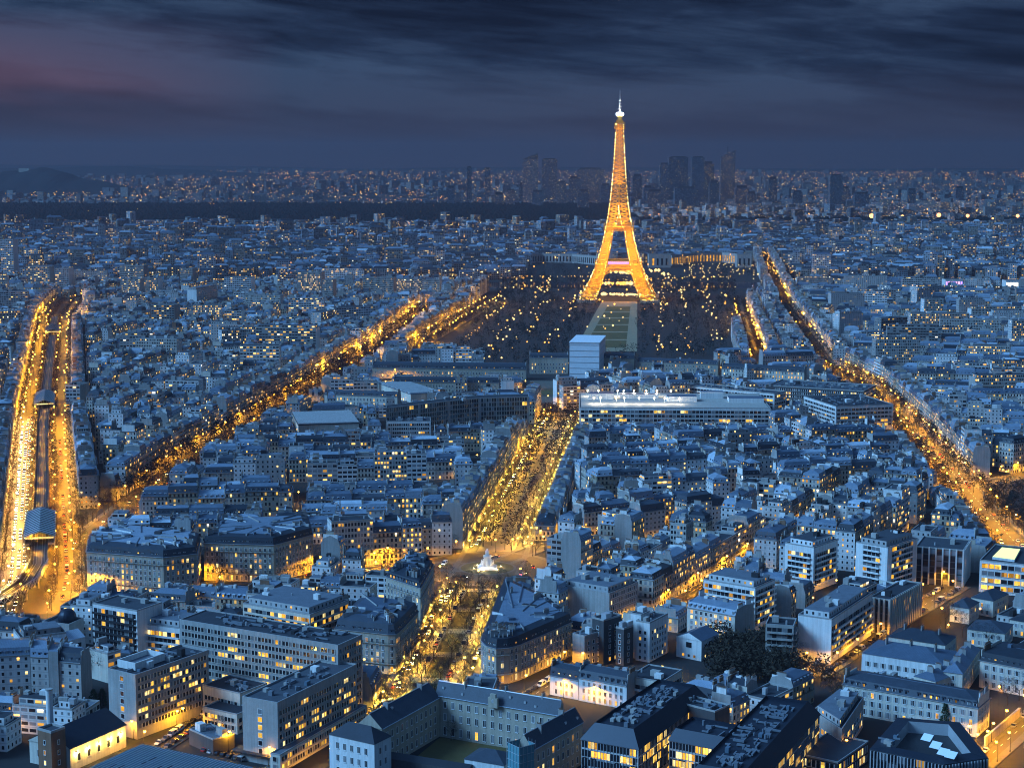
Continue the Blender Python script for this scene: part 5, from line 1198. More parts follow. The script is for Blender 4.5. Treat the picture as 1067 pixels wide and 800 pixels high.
lamp_light('beacon_light', tow, (0, 0, 299), 60000, (1, .95, .85), 1.0)
reserve([(TW.x - 70, TW.y - 70), (TW.x + 70, TW.y - 70), (TW.x + 70, TW.y + 70), (TW.x - 70, TW.y + 70)])
# park, lawns
PARK = [tuple(G(*p)) for p in ((468, 373), (516, 316), (522, 291), (765, 291), (772, 318), (752, 374), (664, 374), (660, 388), (552, 388))]
lw2 = MB()
for k in range(6):
    t0, t1 = k / 6 + .012, (k + 1) / 6 - .012
    aL, aR, bL, bR = G(608, 363), G(652, 363), G(633, 319), G(657, 319); q = [aL.lerp(bL, t0), aR.lerp(bR, t0), aR.lerp(bR, t1), aL.lerp(bL, t1)]
    lw2.face([(p.x, p.y, .1) for p in q], 'lawn')
structure(lw2, 'park_lawn')
ap = MB(); aL, aR, bL, bR = G(598, 366), G(664, 366), G(627, 314), G(664, 314); ap.face([(p.x, p.y, .05) for p in (aL, aR, bR, bL)], 'gravel_path'); structure(ap, 'park_path')
ALLEY = [tuple(p) for p in (aL, aR, bR, bL)]
reserve(PARK)
reserve([tuple(G(*p)) for p in ((552, 419), (601, 419), (612, 397), (552, 397))])
sq = MB(); q = [G(552, 420), G(601, 420), G(612, 397), G(552, 397)]; sq.face([(p.x, p.y, .2) for p in ccw(q)], 'paving'); disc(sq, G(574, 409), 0, 16, .3, 'lawn'); disc(sq, G(574, 409), 17, 30, .26, 'asphalt'); structure(sq, 'square')
GARDEN = [tuple(G(*p)) for p in ((1012, 522), (1085, 506), (1120, 590), (1062, 566))]; reserve(GARDEN)
# ================================================================== viaduct, monument, lamps, trees, cars
vp = [G(-40, 652), G(5, 636), G(30, 619), G(41, 600), G(43, 560), G(44, 500), G(45, 450), G(50, 395), G(57, 335)]
via = thing('metro_viaduct', 'elevated metro viaduct with a dark deck running up the middle of the boulevard', 'viaduct', (vp[4].x, vp[4].y, 0))
def ribbon3(pts, o0, o1, z0, z1, mat):
    mb = MB()
    N = []
    for i in range(len(pts)):
        d = (pts[min(i + 1, len(pts) - 1)] - pts[max(i - 1, 0)]).normalized(); N.append(Vector((-d.y, d.x)))
    for i in range(len(pts) - 1):
        a, b = pts[i], pts[i + 1]; L0, L1, R0, R1 = a + N[i] * o1, b + N[i + 1] * o1, a + N[i] * o0, b + N[i + 1] * o0
        mb.face([(*R0, z1), (*R1, z1), (*L1, z1), (*L0, z1)], mat); mb.face([(*R0, z0), (*L0, z0), (*L1, z0), (*R1, z0)], mat)
        mb.face([(*R0, z0), (*R1, z0), (*R1, z1), (*R0, z1)], mat); mb.face([(*L1, z0), (*L0, z0), (*L0, z1), (*L1, z1)], mat)
    return mb
ribbon3(vp, -4.4, 4.4, 6.2, 7.2, 'ballast').build('deck', via)
for o in (-4.5, 4.5): ribbon3(vp, o - .2, o + .2, 5.6, 8.3, 'seam_metal').build('parapet', via)
for o in (-2.9, -1.45, 1.45, 2.9): ribbon3(vp, o - .09, o + .09, 7.2, 7.42, 'rail_steel').build('rail', via)
def along(pts, step, start=0.0):
    out = []; acc = start
    for a, b in zip(pts, pts[1:]):
        L = (b - a).length; e = (b - a) / L
        while acc < L: out.append((a + e * acc, e)); acc += step
        acc -= L
    return out
for p, e in along(vp, 24, 5)[:60]:
    mb = MB(); n = Vector((-e.y, e.x))
    for s in (-1, 1): q = p + n * 3.2 * s; mb.tube((q.x, q.y, 0), (q.x, q.y, 5.4), .7, 8, 'stone_wall')
    mb.box(p, n, 8.4, 1.2, 5.3, 6.2, 'stone_wall', None, True); mb.build('pier', via)
for p, e in along(vp[:4], 5, 1):     # truss sides on the curve
    n = Vector((-e.y, e.x))
    for s in (-1, 1):
        q = p + n * 4.9 * s; r = q + e * 5; mb = MB(); mb.tube((*q, 5.6), (*r, 9.6), .22, 4, 'pale_metal'); mb.tube((*q, 9.6), (*r, 5.6), .22, 4, 'pale_metal'); mb.tube((*q, 9.6), (*r, 9.6), .3, 4, 'pale_metal'); mb.tube((*q, 5.6), (*q, 9.6), .2, 4, 'pale_metal'); mb.build('truss', via)
for (py, L, px, lab) in ((566, 75, 43, 'metro station with a long pale glazed roof astride the boulevard, below its sister stations'), (428, 75, 45.5, 'middle metro station with a pale glazed roof on the viaduct'), (352, 75, 55, 'small far metro station on the viaduct towards the western towers')):
    c = G(px, py); k = min(range(len(vp) - 1), key=lambda i: abs((vp[i].y + vp[i + 1].y) / 2 - c.y)); a, b = vp[k], vp[k + 1]; e = (b - a).normalized(); n = Vector((-e.y, e.x)); c = a + e * (c - a).dot(e)
    st = thing('metro_station', lab, 'station', (c.x, c.y, 0)); mb = MB()
    for s in (-1, 1): mb.box(c + n * 8.3 * s, e, L, .35, 3.5, 12.2, 'pale_metal'); 
    mb.box(c + n * 6.4, e, L, 3.4, 7.3, 8.3, 'concrete'); mb.box(c - n * 6.4, e, L, 3.4, 7.3, 8.3, 'concrete'); mb.build('wall', st)
    rf = MB()
    for s in (-1, 1):
        q = [c + e * L / 2 + n * 9 * s, c - e * L / 2 + n * 9 * s, c - e * L / 2, c + e * L / 2]; zz = (12.2, 12.2, 15.4, 15.4); P4 = [(p.x, p.y, z) for p, z in zip(q, zz)]
        if s > 0: P4.reverse()
        rf.face(P4, 'pale_metal')
    rf.build('roof', st)
    for q in range(-7, 8):
        mb = MB(); m = c + e * q * L / 15
        for s in (-1, 1): u0, u1 = m + n * 8.9 * s, m; mb.tube((*u0, 12.4), (*u1, 15.6), .18, 4, 'dark_metal')
        mb.build('roof_rib', st)
    for s in (-1, 1):
        m = c + e * s * (L / 2 + .1); mb = MB(); mb.face([(*(m - n * 8), 11.2), (*(m + n * 8), 11.2), (*(m + n * 8), 12.2), (*(m - n * 8), 12.2)], 'lit_pale'); mb.build('end_light', st)
# monument: stepped plinth with carved groups and a seated figure
mo = thing('monument', 'floodlit white stone monument with carved figures on the roundabout', 'monument', (RBC.x, RBC.y, .3)); 
def mbx(l, z0, z1, mat='statue_white'): 
    m = MB(); m.box((RBC.x, RBC.y), (1, 0), l, l, z0, z1, mat); return m
st = mbx(11, .3, .9); st.merge(mbx(9, .9, 1.5)); st.merge(mbx(7.4, 1.5, 2.1)); st.build('steps', mo)
pd = mbx(3.8, 2.1, 6.8); pd.merge(mbx(4.6, 6.8, 7.4)); pd.merge(mbx(4.4, 2.1, 2.9)); pd.build('pedestal', mo)
for k in range(8):
    a = k * pi / 4; r = 3.2; x, y = RBC.x + r * cos(a), RBC.y + r * sin(a); m = MB(); m.tube((x, y, 2.1), (x, y, 3.6), .75, 8, 'statue_white', .5); m.tube((x, y, 3.6), (x + .1, y, 4.5), .5, 8, 'statue_white', .35); m.ball((x, y, 4.85), .36, 'statue_white', 8, 6); m.tube((x, y, 4.2), (x + .8 * cos(a + .8), y + .8 * sin(a + .8), 3.2), .2, 6, 'statue_white'); m.build('carved_figure', mo)
m = MB(); x, y = RBC.x, RBC.y; m.box((x, y + .5), (1, 0), 2.2, 1.2, 7.4, 10.2, 'statue_white'); m.box((x, y - .3), (1, 0), 1.7, 1.8, 7.4, 8.6, 'statue_white'); m.tube((x, y, 8.5), (x, y - .1, 10.6), .85, 10, 'statue_white', .6); m.ball((x, y - .2, 11.1), .5, 'statue_white', 10, 8); m.tube((x - .6, y, 10.2), (x - .9, y - 1, 8.9), .24, 6, 'statue_white'); m.tube((x + .6, y, 10.2), (x + .9, y - 1, 8.9), .24, 6, 'statue_white'); m.tube((x - .45, y - 1.1, 8.5), (x - .45, y - 1.3, 7.4), .3, 6, 'statue_white'); m.tube((x + .45, y - 1.1, 8.5), (x + .45, y - 1.3, 7.4), .3, 6, 'statue_white'); m.build('seated_figure', mo)
for k in range(6):
    a = k * pi / 3 + .3; m = MB(); m.octa((RBC.x + 8 * cos(a), RBC.y + 8 * sin(a), .8), .25, 'lamp_white'); m.build('floodlight_lamp', mo); lamp_light('floodlight', mo, (8 * cos(a), 8 * sin(a), 1.0), 1100, (1, .80, .5), .3)
# ---- street lamps
def lamp_proto(name, glowmat, h, power, col, arm=0.0):
    t = bpy.data.objects.new(name, None); m = MB(); m.tube((0, 0, 0), (0, 0, h), .13, 6, 'iron_dark', .07); m.tube((0, 0, 0), (0, 0, .9), .22, 6, 'iron_dark', .18)
    if arm: m.tube((0, 0, h), (arm, 0, h + .3), .06, 5, 'iron_dark')
    po = m.mesh('pole'); g = MB(); g.ball((arm, 0, h + .35), .56, glowmat, 8, 5); g.tube((arm, 0, h + .75), (arm, 0, h + .95), .3, 6, 'iron_dark'); go = g.mesh('lantern')
    l = bpy.data.lights.new('lamp_light', 'SPOT'); l.spot_size = radians(172); l.spot_blend = .3; l.energy = power * 1.75; l.color = col; l.shadow_soft_size = .35
    return dict(name=name, pole=po, lantern=go, light=l, h=h, arm=arm)
SOD = (1.0, .43, .012)
LP = dict(tall=lamp_proto('street_lamp', 'lamp_glow', 10.5, 20000, SOD, .9), low=lamp_proto('park_lamp', 'lamp_green', 4.2, 9000, (1.0, .60, .06)), white=lamp_proto('street_lamp', 'lamp_white', 11, 33000, (1, .52, .12), 1.2), mid=lamp_proto('street_lamp', 'lamp_glow', 7.5, 6000, SOD, .6))
LAMPN = [0]
def lamp(kind, p, ang, label, group, cat='street lamp'):
    d = LP[kind]; t = thing(d['name'], label, cat, (p.x, p.y, .3), group, ang)
    for k in ('pole', 'lantern'): o = bpy.data.objects.new(k, d[k]); COL.objects.link(o); o.parent = t
    o = bpy.data.objects.new('lamp_light', d['light']); COL.objects.link(o); o.parent = t; o.location = (d['arm'], 0, d['h'] - .35); LAMPN[0] += 1
farlamps = MB(); far_light_jobs = []
def row(key, side, off, step, kind, s0=0.0, ymax=1500, skipfar=1, every=1):
    s = ST[key]; cnt = 0
    for i, (p, e) in enumerate(along(s['p'], step, s0)):
        if (ymax == 0 and R.random() < (.62 if key == 'bosquet' else .3)) or (key == 'viaduct' and p.y > 1500 and R.random() < .35) or (key == 'viaduct' and p.y > 2420 and R.random() < .6): continue
        n = Vector((-e.y, e.x)); q = p + n * off * (1 if side == 0 else -1) + e * R.uniform(-6, 6) + n * R.uniform(-.5, .5) * (1 if p.y < 1400 else 4); ang = atan2(-n.y, -n.x) + (0 if side == 0 else pi)
        if key != 'mall' and 'cross' in key and (q - RBC).length < 38: continue
        if key == 'mall' and (q - RBC).length < 42: continue
        if not (580 < q.y) or abs(q.x) > .36 * q.y: continue
        if q.y < ymax:
            cnt += 1; lamp(kind, q, ang, f'{ordi(cnt)} lit lamp from {s["f"]} along the {s["s"][side]} kerb of {s["d"]}', f'lamps along {s["d"]}')
        else:
            d = LP[kind]; farlamps.octa((q.x, q.y, d['h'] + .3), .75, 'lamp_glow'); farlamps.tube((q.x, q.y, 0), (q.x, q.y, d['h']), .15, 3, 'iron_dark')
            if i % skipfar == 0: far_light_jobs.append((q.x, q.y, d['h'], d['light'].energy * skipfar * .9))
row('mall', 0, 17, 24, 'low', 6); row('mall', 1, 17, 24, 'low', 18); row('mall', 0, 11.5, 30, 'low', 12); row('mall', 1, 11.5, 30, 'low', 26)
row('viaduct', 0, 17.5, 26, 'white', 8, 1500, 2); row('viaduct', 0, 8.5, 47, 'tall', 16, 1500, 2); row('viaduct', 1, 8.5, 47, 'tall', 10, 1500, 2); row('viaduct', 1, 17.5, 26, 'tall', 18, 1500, 2)
row('diagonal', 0, 9.5, 56, 'tall', 6, 1750, 2); row('diagonal', 1, 9.5, 56, 'tall', 30, 1750, 2)
row('busy', 0, 10.5, 30, 'tall', 4, 1900, 2); row('busy', 1, 10.5, 30, 'tall', 16, 1900, 2)
row('cross', 0, 6.5, 30, 'tall', 4); row('cross', 1, 6.5, 30, 'tall', 19); row('cross_east', 0, 6.8, 30, 'mid', 40, 1300); row('cross_east', 1, 6.8, 46, 'mid', 52, 1300)
row('lane', 0, 4.8, 40, 'mid', 6); row('lane', 1, 4.8, 30, 'mid', 14); row('office', 0, 6.2, 26, 'mid', 4); row('office', 1, 6.2, 26, 'mid', 16)
row('side_east', 0, 7.5, 22, 'mid', 8); row('side_east', 1, 7.5, 22, 'mid', 18); row('corner', 0, 5, 22, 'mid', 8); row('corner', 1, 5, 22, 'mid', 2); row('ward', 0, 3.6, 17, 'mid', 8); row('yard', 0, 4.2, 30, 'mid', 8)
row('bosquet', 0, 8.5, 26, 'tall', 4, 0, 3); row('bosquet', 1, 8.5, 26, 'tall', 14, 0, 3); row('lawn_edge', 0, 8.5, 26, 'tall', 4, 0, 3); row('lawn_edge', 1, 8.5, 26, 'tall', 14, 0, 3)
row('diagonal_far', 0, 8.5, 28, 'tall', 4, 0, 3); row('diagonal_far', 1, 8.5, 28, 'tall', 14, 0, 3); row('park_edge', 0, 8.5, 28, 'tall', 4, 0, 3); row('park_edge', 1, 8.5, 28, 'tall', 14, 0, 3)
for k in range(10):
    a = k * pi / 5 + .2; q = RBC + Vector((38.5 * cos(a), 38.5 * sin(a))); lamp('mid', q, a + pi, f'{ordi(k + 1)} lit lamp counted round the rim of the monument roundabout', 'lamps round the roundabout')
# lamps in courts and yards
for i, (px, py, kind, lab) in enumerate(((191, 757, 'mid', 'orange lamp in the hospital yard between the two ward blocks'), (139, 771, 'mid', 'orange lamp at the foot of the ward block with the blank end'), (238, 783, 'mid', 'orange lamp at one corner of the ward entrance canopy'), (270, 789, 'mid', 'orange lamp at the other corner of the ward entrance canopy'), (522, 769, 'mid', 'lone lit lamp in the institute court'), (366, 797, 'mid', 'lamp in front of the white pavilion house'), (844, 667, 'mid', 'lamp among the trees below the striped flats'), (1020, 668, 'mid', 'lamp in front of the cream villa'), (980, 650, 'mid', 'lamp among bare trees behind the villas'), (1010, 776, 'mid', 'lamp at the near end of the gold garden wall'), (1030, 782, 'mid', 'lamp beside the gold garden wall street'), (430, 702, 'low', 'lamp behind the dark institute roof'), (690, 705, 'low', 'lamp in front of the dormered white row'), (620, 735, 'mid', 'orange lamp at the foot of the dormered white row'), (587, 728, 'mid', 'orange lamp at the end of the lane by the low white house'), (760, 668, 'mid', 'lamp lighting the lit ochre facade'), (740, 672, 'mid', 'lamp at the corner of the lit ochre facade'), (345, 800, 'mid', 'lamp at the edge of the service lane'), (880, 792, 'mid', 'lamp under the glazed bridge'), (757, 487, 'mid', 'lamp against a pale flank in the middle of the quarter'), (545, 470, 'tall', 'lamp in the gap beside the head of the mall'), (845, 585, 'mid', 'lamp in the lane between the balconied towers'), (346, 417, 'mid', 'first lamp before the gold-lit barracks front'), (360, 418, 'mid', 'second lamp before the gold-lit barracks front'), (375, 418.5, 'mid', 'third lamp before the gold-lit barracks front'), (390, 419, 'mid', 'fourth lamp before the gold-lit barracks front'), (405, 419, 'mid', 'fifth lamp before the gold-lit barracks front'), (398, 402, 'tall', 'lamp in the barracks court behind the gold-lit front'), (412, 396, 'tall', 'lamp deep in the barracks court'), (770, 390, 'tall', 'lamp before the gold-lit school range'), (795, 391, 'tall', 'second lamp before the gold-lit school range'), (820, 393, 'tall', 'third lamp before the gold-lit school range'), (845, 389, 'tall', 'bright lamp at the head of the busy avenue'), (571, 425, 'tall', 'bright lamp in the dark square at the head of the mall'), (600, 420, 'tall', 'lamp on the ministry side of the dark square'), (548, 436, 'tall', 'lamp lighting the end of the curving offices'), (858, 392, 'tall', 'second bright lamp at the head of the busy avenue'))):
    lamp(kind, G(px, py), R.uniform(0, 6), lab, 'lamps in courts and yards', 'lamp')
e = Vector(HALL[1]) - Vector(HALL[0]); L = e.length; e.normalize()
for q in range(5):
    i = [i for i in seen_edges(HALL) if hypot(HALL[i][0] - HALL[(i + 1) % 4][0], HALL[i][1] - HALL[(i + 1) % 4][1]) > 15]
    if not i: break
    a, b = Vector(HALL[i[0]]), Vector(HALL[(i[0] + 1) % 4]); d = (b - a).normalized(); nr = Vector((d.y, -d.x)); p = a.lerp(b, (q + .5) / 5) + nr * .5
    t = thing('wall_lamp', f'{ordi(q + 1)} glowing wall lamp from the stair tower on the flank of the dark-roofed hall', 'wall lamp', (p.x, p.y, 6.6), 'wall lamps of the hall'); m = MB(); m.octa((p.x, p.y, 6.6), .3, 'lamp_white'); m.build('bulb', t); m = MB(); m.box((p.x - nr.x * .2, p.y - nr.y * .2), d, .3, .5, 6.8, 7.1, 'iron_dark'); m.build('bracket', t); lamp_light('lamp_light', t, (nr.x * .5, nr.y * .5, -.4), 2600, (1, .6, .12), .2)
# floodlamps on the ministry roof
e = Vector(PM[1]) - Vector(PM[0]); 
mb = MB(); mb.prism(inset(PM, [1.2] * 4), 19.06, 19.5, 'white_wall', 'terrace_paint'); mb.build('terrace', TM)
V = sorted(PM, key=lambda p: p[0]); wl, el = sorted(V[:2], key=lambda p: p[1]), sorted(V[2:], key=lambda p: p[1]); eM = (Vector(el[0]) - Vector(wl[0])).normalized(); nM = Vector((-eM.y, eM.x)); LM = (Vector(el[0]) - Vector(wl[0])).length; WM = (Vector(wl[1]) - Vector(wl[0])).dot(nM)
for t0, l, y0, w_, hh in ((.05, 22, .62, 12, 5), (.22, 34, .7, 10, 3.5), (.47, 26, .5, 14, 4.5), (.66, 20, .7, 9, 6), (.8, 30, .45, 16, 4)):
    mb = MB(); mb.box(Vector(wl[0]) + eM * (LM * t0 + l / 2) + nM * WM * y0, eM, l, w_, 19.4, 19.4 + hh, 'white_wall', 'zinc'); mb.build('roof_pavilion', TM)
cM = centroid(PM); I = inset(PM, [3.0] * 4); fM = thing('roof_floodlights', 'white floodlamps standing in rows on the glowing roof terrace', 'floodlights', (cM[0], cM[1], 19.1))
for q in range(16):
    t = .02 + (q // 2) * .066 + R.uniform(0, .05); V = sorted(I, key=lambda p: p[0]); wl, el = sorted(V[:2], key=lambda p: p[1]), sorted(V[2:], key=lambda p: p[1]); a = Vector(wl[0]).lerp(Vector(el[0]), t); b = Vector(wl[1]).lerp(Vector(el[1]), t)
    p = a.lerp(b, .22 + .56 * (q % 2)); 
    m = MB(); m.tube((*p, 19.1), (*p, 24.5), .12, 5, 'pale_metal'); m.octa((*p, 24.8), .8, 'lamp_white'); m.build('floodlamp', fM); lamp_light('floodlamp_light', fM, (p.x - cM[0], p.y - cM[1], 4.6), 4500, (1, .90, .68), .6)
fl_ = stuff(farlamps, 'far_street_lamps', 'rows of lit street lamps far along the avenues', 'street lamps')
for x, y, z, pw in far_light_jobs: lamp_light('lamp_light', fl_, (x, y, z), pw, SOD, .6)
# ---- trees
def bare_tree(seed, h):
    r = random.Random(seed); tr = MB(); cr = MB()
    def limb(mb, a, d, l, rad, lev):
        b = a + d * l; mb.tube(a, b, rad, 5 if lev == 0 else 3, 'bark', rad * .6, cap=False)
        if lev >= 3: return
        for k in range(r.randint(3, 4)):
            q = d.orthogonal().normalized(); q.rotate(Matrix.Rotation(r.uniform(0, 2 * pi), 3, d)); nd = (d * r.uniform(.55, 1.0) + q * r.uniform(.45, .95) + Vector((0, 0, .15))).normalized()
            limb(tr if lev < 1 else cr, a + d * l * r.uniform(.6, 1.0), nd, l * r.uniform(.55, .8), rad * .5, lev + 1)
        if lev == 2:
            pass
    limb(tr, Vector((0, 0, 0)), Vector((r.uniform(-.05, .05), r.uniform(-.05, .05), 1)).normalized(), h * .36, h * .022, 0)
    # fine twigs through the crown
    for k in range(420):
        a = r.uniform(0, 2 * pi); rr = sqrt(r.random()) * h * .30; z = h * (.68 + r.uniform(-.26, .32)); f = 1 - ((z - h * .62) / (h * .40)) ** 2
        if f < .05: continue
        rr *= sqrt(f); p = Vector((rr * cos(a), rr * sin(a), z)); d = Vector((cos(a) * r.uniform(.2, 1), sin(a) * r.uniform(.2, 1), r.uniform(-.2, 1))).normalized(); l = r.uniform(.7, 1.7); w = d.orthogonal().normalized() * r.uniform(.03, .07)
        cr.face([p - w, p + w, p + d * l], 'twigs')
    return tr.mesh('trunk'), cr.mesh('crown')
TP = [bare_tree(100 + i, h) for i, h in enumerate((12, 14, 11, 13, 15))]
def tree(p, label, group, sc=1.0, kind=None):
    k = R.randrange(len(TP)) if kind is None else kind; t = thing('bare_tree', label, 'tree', (p.x, p.y, .2), group, R.uniform(0, 6.28)); s = sc * R.uniform(.85, 1.15); t.scale = (s, s, s)
    for nm, me in zip(('trunk', 'crown'), TP[k]): o = bpy.data.objects.new(nm, me); COL.objects.link(o); o.parent = t
far_tree_jobs = []
def trow(key, side, off, step, s0=0.0, ymax=1500, sc=1.0):
    s = ST[key]; cnt = 0
    for p, e in along(s['p'], step, s0):
        n = Vector((-e.y, e.x)); q = p + n * off * (1 if side == 0 else -1) + Vector((R.uniform(-.8, .8), R.uniform(-.8, .8)))
        if (q - RBC).length < 44 or abs(q.x) > .35 * q.y or q.y < 600: continue
        if R.random() < .06: continue
        if q.y < ymax: cnt += 1; tree(q, f'{ordi(cnt)} bare tree from {s["f"]}, {s["s"][side]} {"kerb" if off > s["w"] * .3 else "inner"} row of {s["d"]}', f'bare trees along {s["d"]}', sc)
        else: far_tree_jobs.append((q.x, q.y, 11 * sc))
for o, s0 in ((14.5, 4), (8.5, 9)):
    trow('mall', 0, o, 12.5, s0, 1290, .85); trow('mall', 1, o, 12.5, s0 + 5, 1290, .85)
for o_, s_ in ((4.2, 2), (-4.2, 8)): trow('mall', 0 if o_ > 0 else 1, abs(o_), 17, s_, 990, .85)
trow('viaduct', 0, 7.5, 12, 4, 1180, .9); trow('viaduct', 1, 7.5, 12, 9, 1180, .9); trow('viaduct', 0, 21.5, 16, 4, 1100); trow('viaduct', 1, 21.5, 16, 8, 1100)
trow('diagonal', 0, 12, 11, 4, 1330, 1.15); trow('diagonal', 1, 12, 11, 11, 1330, 1.15); trow('diagonal', 0, 5, 14, 1340, 0); trow('busy', 0, 13.4, 13, 6, 0, 1.1); trow('busy', 1, 13.4, 13, 12, 0, 1.1); trow('cross', 0, 9.8, 15, 20, 1e4); trow('cross', 1, 9.8, 15, 26, 1e4)
trow('bosquet', 0, 7, 9, 4, 0, 1.2); trow('bosquet', 1, 7, 9, 4, 0, 1.2); trow('bosquet', 0, 1, 12, 4, 0, 1.1); trow('lawn_edge', 0, 8, 16, 4, 0); trow('lawn_edge', 1, 8, 16, 4, 0); trow('park_edge', 0, 8, 16, 4, 0); trow('park_edge', 1, 8, 16, 4, 0)
for i in range(10):
    a = i * .63 + .2; q = RBC + Vector((41.5 * cos(a), 41.5 * sin(a)))
    if abs(cos(a)) > .25: tree(q, f'{ordi(i + 1)} bare tree counted round the monument roundabout', 'bare trees round the roundabout', .9)
GT = [(px, py) for px, py in ((770, 690), (785, 697), (800, 690), (812, 700), (778, 704), (795, 708), (822, 692), (838, 688), (845, 668), (868, 735), (874, 742), (898, 745), (930, 742), (860, 676), (995, 648), (985, 655), (1015, 672), (1030, 676), (1003, 664), (216, 778), (228, 774), (95, 705), (100, 700), (104, 708), (30, 745), (18, 741), (470, 772), (1050, 735), (1062, 730))]
for i, (px, py) in enumerate(GT): tree(G(px, py), f'{ordi(i + 1)} bare courtyard tree, counting gardens from the ochre facade to the hospice', 'bare trees in courts and gardens', R.uniform(.7, 1.1))
def fir(p, h, label, name='fir_tree', cone=.30):
    t = thing(name, label, 'tree', (p.x, p.y, 0), None, R.random()); m = MB(); m.tube((p.x, p.y, 0), (p.x, p.y, h * .8), .18, 6, 'bark', .05); m.build('trunk', t); c = MB()
    for k in range(420):
        z = h * (.1 + .9 * R.random()); f = (1 - z / h) if cone == .30 else min(1, (1 - z / h) * 3) * .5; rr = f * h * cone * sqrt(R.random()) + .1; a = R.uniform(0, 6.28); q = Vector((p.x + rr * cos(a), p.y + rr * sin(a), z)); d = Vector((cos(a), sin(a), -.35)).normalized(); w = d.orthogonal().normalized() * .28
        c.face([q - w, q + w, q + d * R.uniform(.6, 1.1)], 'evergreen')
    c.build('crown', t)
fir(G(984, 762), 12, 'dark fir tree in front of the long hospice range'); fir(G(1027, 712), 6, 'first clipped yew in the hospice court, nearest the zinc roofs', 'yew_tree', .25); fir(G(1034, 713), 6.5, 'second clipped yew in the hospice court', 'yew_tree', .25); fir(G(1049, 715), 6.5, 'third clipped yew in the hospice court, nearest the picture edge', 'yew_tree', .25); fir(G(98, 739), 9, 'dark bushy evergreen beside the gold-lit blank flank', 'evergreen_tree', .34); fir(G(107, 736), 8, 'smaller evergreen between the flank and the ward block', 'evergreen_tree', .34)
wd = MB()
def far_tree(x, y, h, n=26, mat='twigs_dark'):
    wd.tube((x, y, 0), (x, y, h * .5), .25, 3, 'bark', .1, cap=False)
    for k in range(n):
        a = R.uniform(0, 6.28); z = h * R.uniform(.35, 1.0); f = 1 - ((z - h * .62) / (h * .45)) ** 2; rr = sqrt(R.random() * max(f, .04)) * h * .36; q = Vector((x + rr * cos(a), y + rr * sin(a), z)); d = Vector((R.uniform(-1, 1), R.uniform(-1, 1), R.uniform(-.3, 1))).normalized(); w = d.orthogonal().normalized() * R.uniform(.25, .6)
        wd.face([q - w, q + w, q + d * R.uniform(1.2, 2.6)], mat)
for key, offs in (('busy', (-12, -6.5, 6.5, 12)), ('diagonal', (-11, 11, 4)), ('diagonal_far', (-7, 7)), ('lawn_edge', (-6, 6))):
    for o_ in offs:
        for p, e in along(ST[key]['p'], 14, R.uniform(0, 9)):
            if R.random() < .35 or p.y < 1150: continue
            q = p + Vector((-e.y, e.x)) * (o_ + R.uniform(-1, 1)); far_tree(q.x, q.y, R.uniform(10, 14), 64)
for x, y, h in far_tree_jobs: far_tree(x, y, h)
n = 0
xs = [p[0] for p in PARK]; ys = [p[1] for p in PARK]
while n < 1500:
    x, y = R.uniform(min(xs), max(xs)), R.uniform(min(ys), max(ys))
    if inside(PARK, x, y) and not inside(ALLEY, x, y) and hypot(x - TW.x, y - TW.y) > 95: far_tree(x, y, R.uniform(9, 14), 22, 'wood_far'); n += 1
for i in range(150): p_ = G(R.uniform(738, 866), R.uniform(672, 716)); (free([(p_.x - 1.5, p_.y - 1.5), (p_.x + 1.5, p_.y - 1.5), (p_.x + 1.5, p_.y + 1.5), (p_.x - 1.5, p_.y + 1.5)]) and far_tree(p_.x, p_.y, R.uniform(8, 13), 60, 'twigs'))
while n < 1660:
    g = [p[0] for p in GARDEN], [p[1] for p in GARDEN]; x, y = R.uniform(min(g[0]), max(g[0])), R.uniform(min(g[1]), max(g[1])); n += 1
    if inside(GARDEN, x, y): far_tree(x, y, R.uniform(9, 14), 44)
for i in range(420):
    x, y = R.uniform(20, 520), R.uniform(3170, 3560)
    if not (150 < x < 330 and y < 3700): far_tree(x, y, R.uniform(10, 16), 16, 'wood_far')
stuff(wd, 'park_trees', 'dark mass of bare trees filling the park around the tower and the far avenues', 'trees')
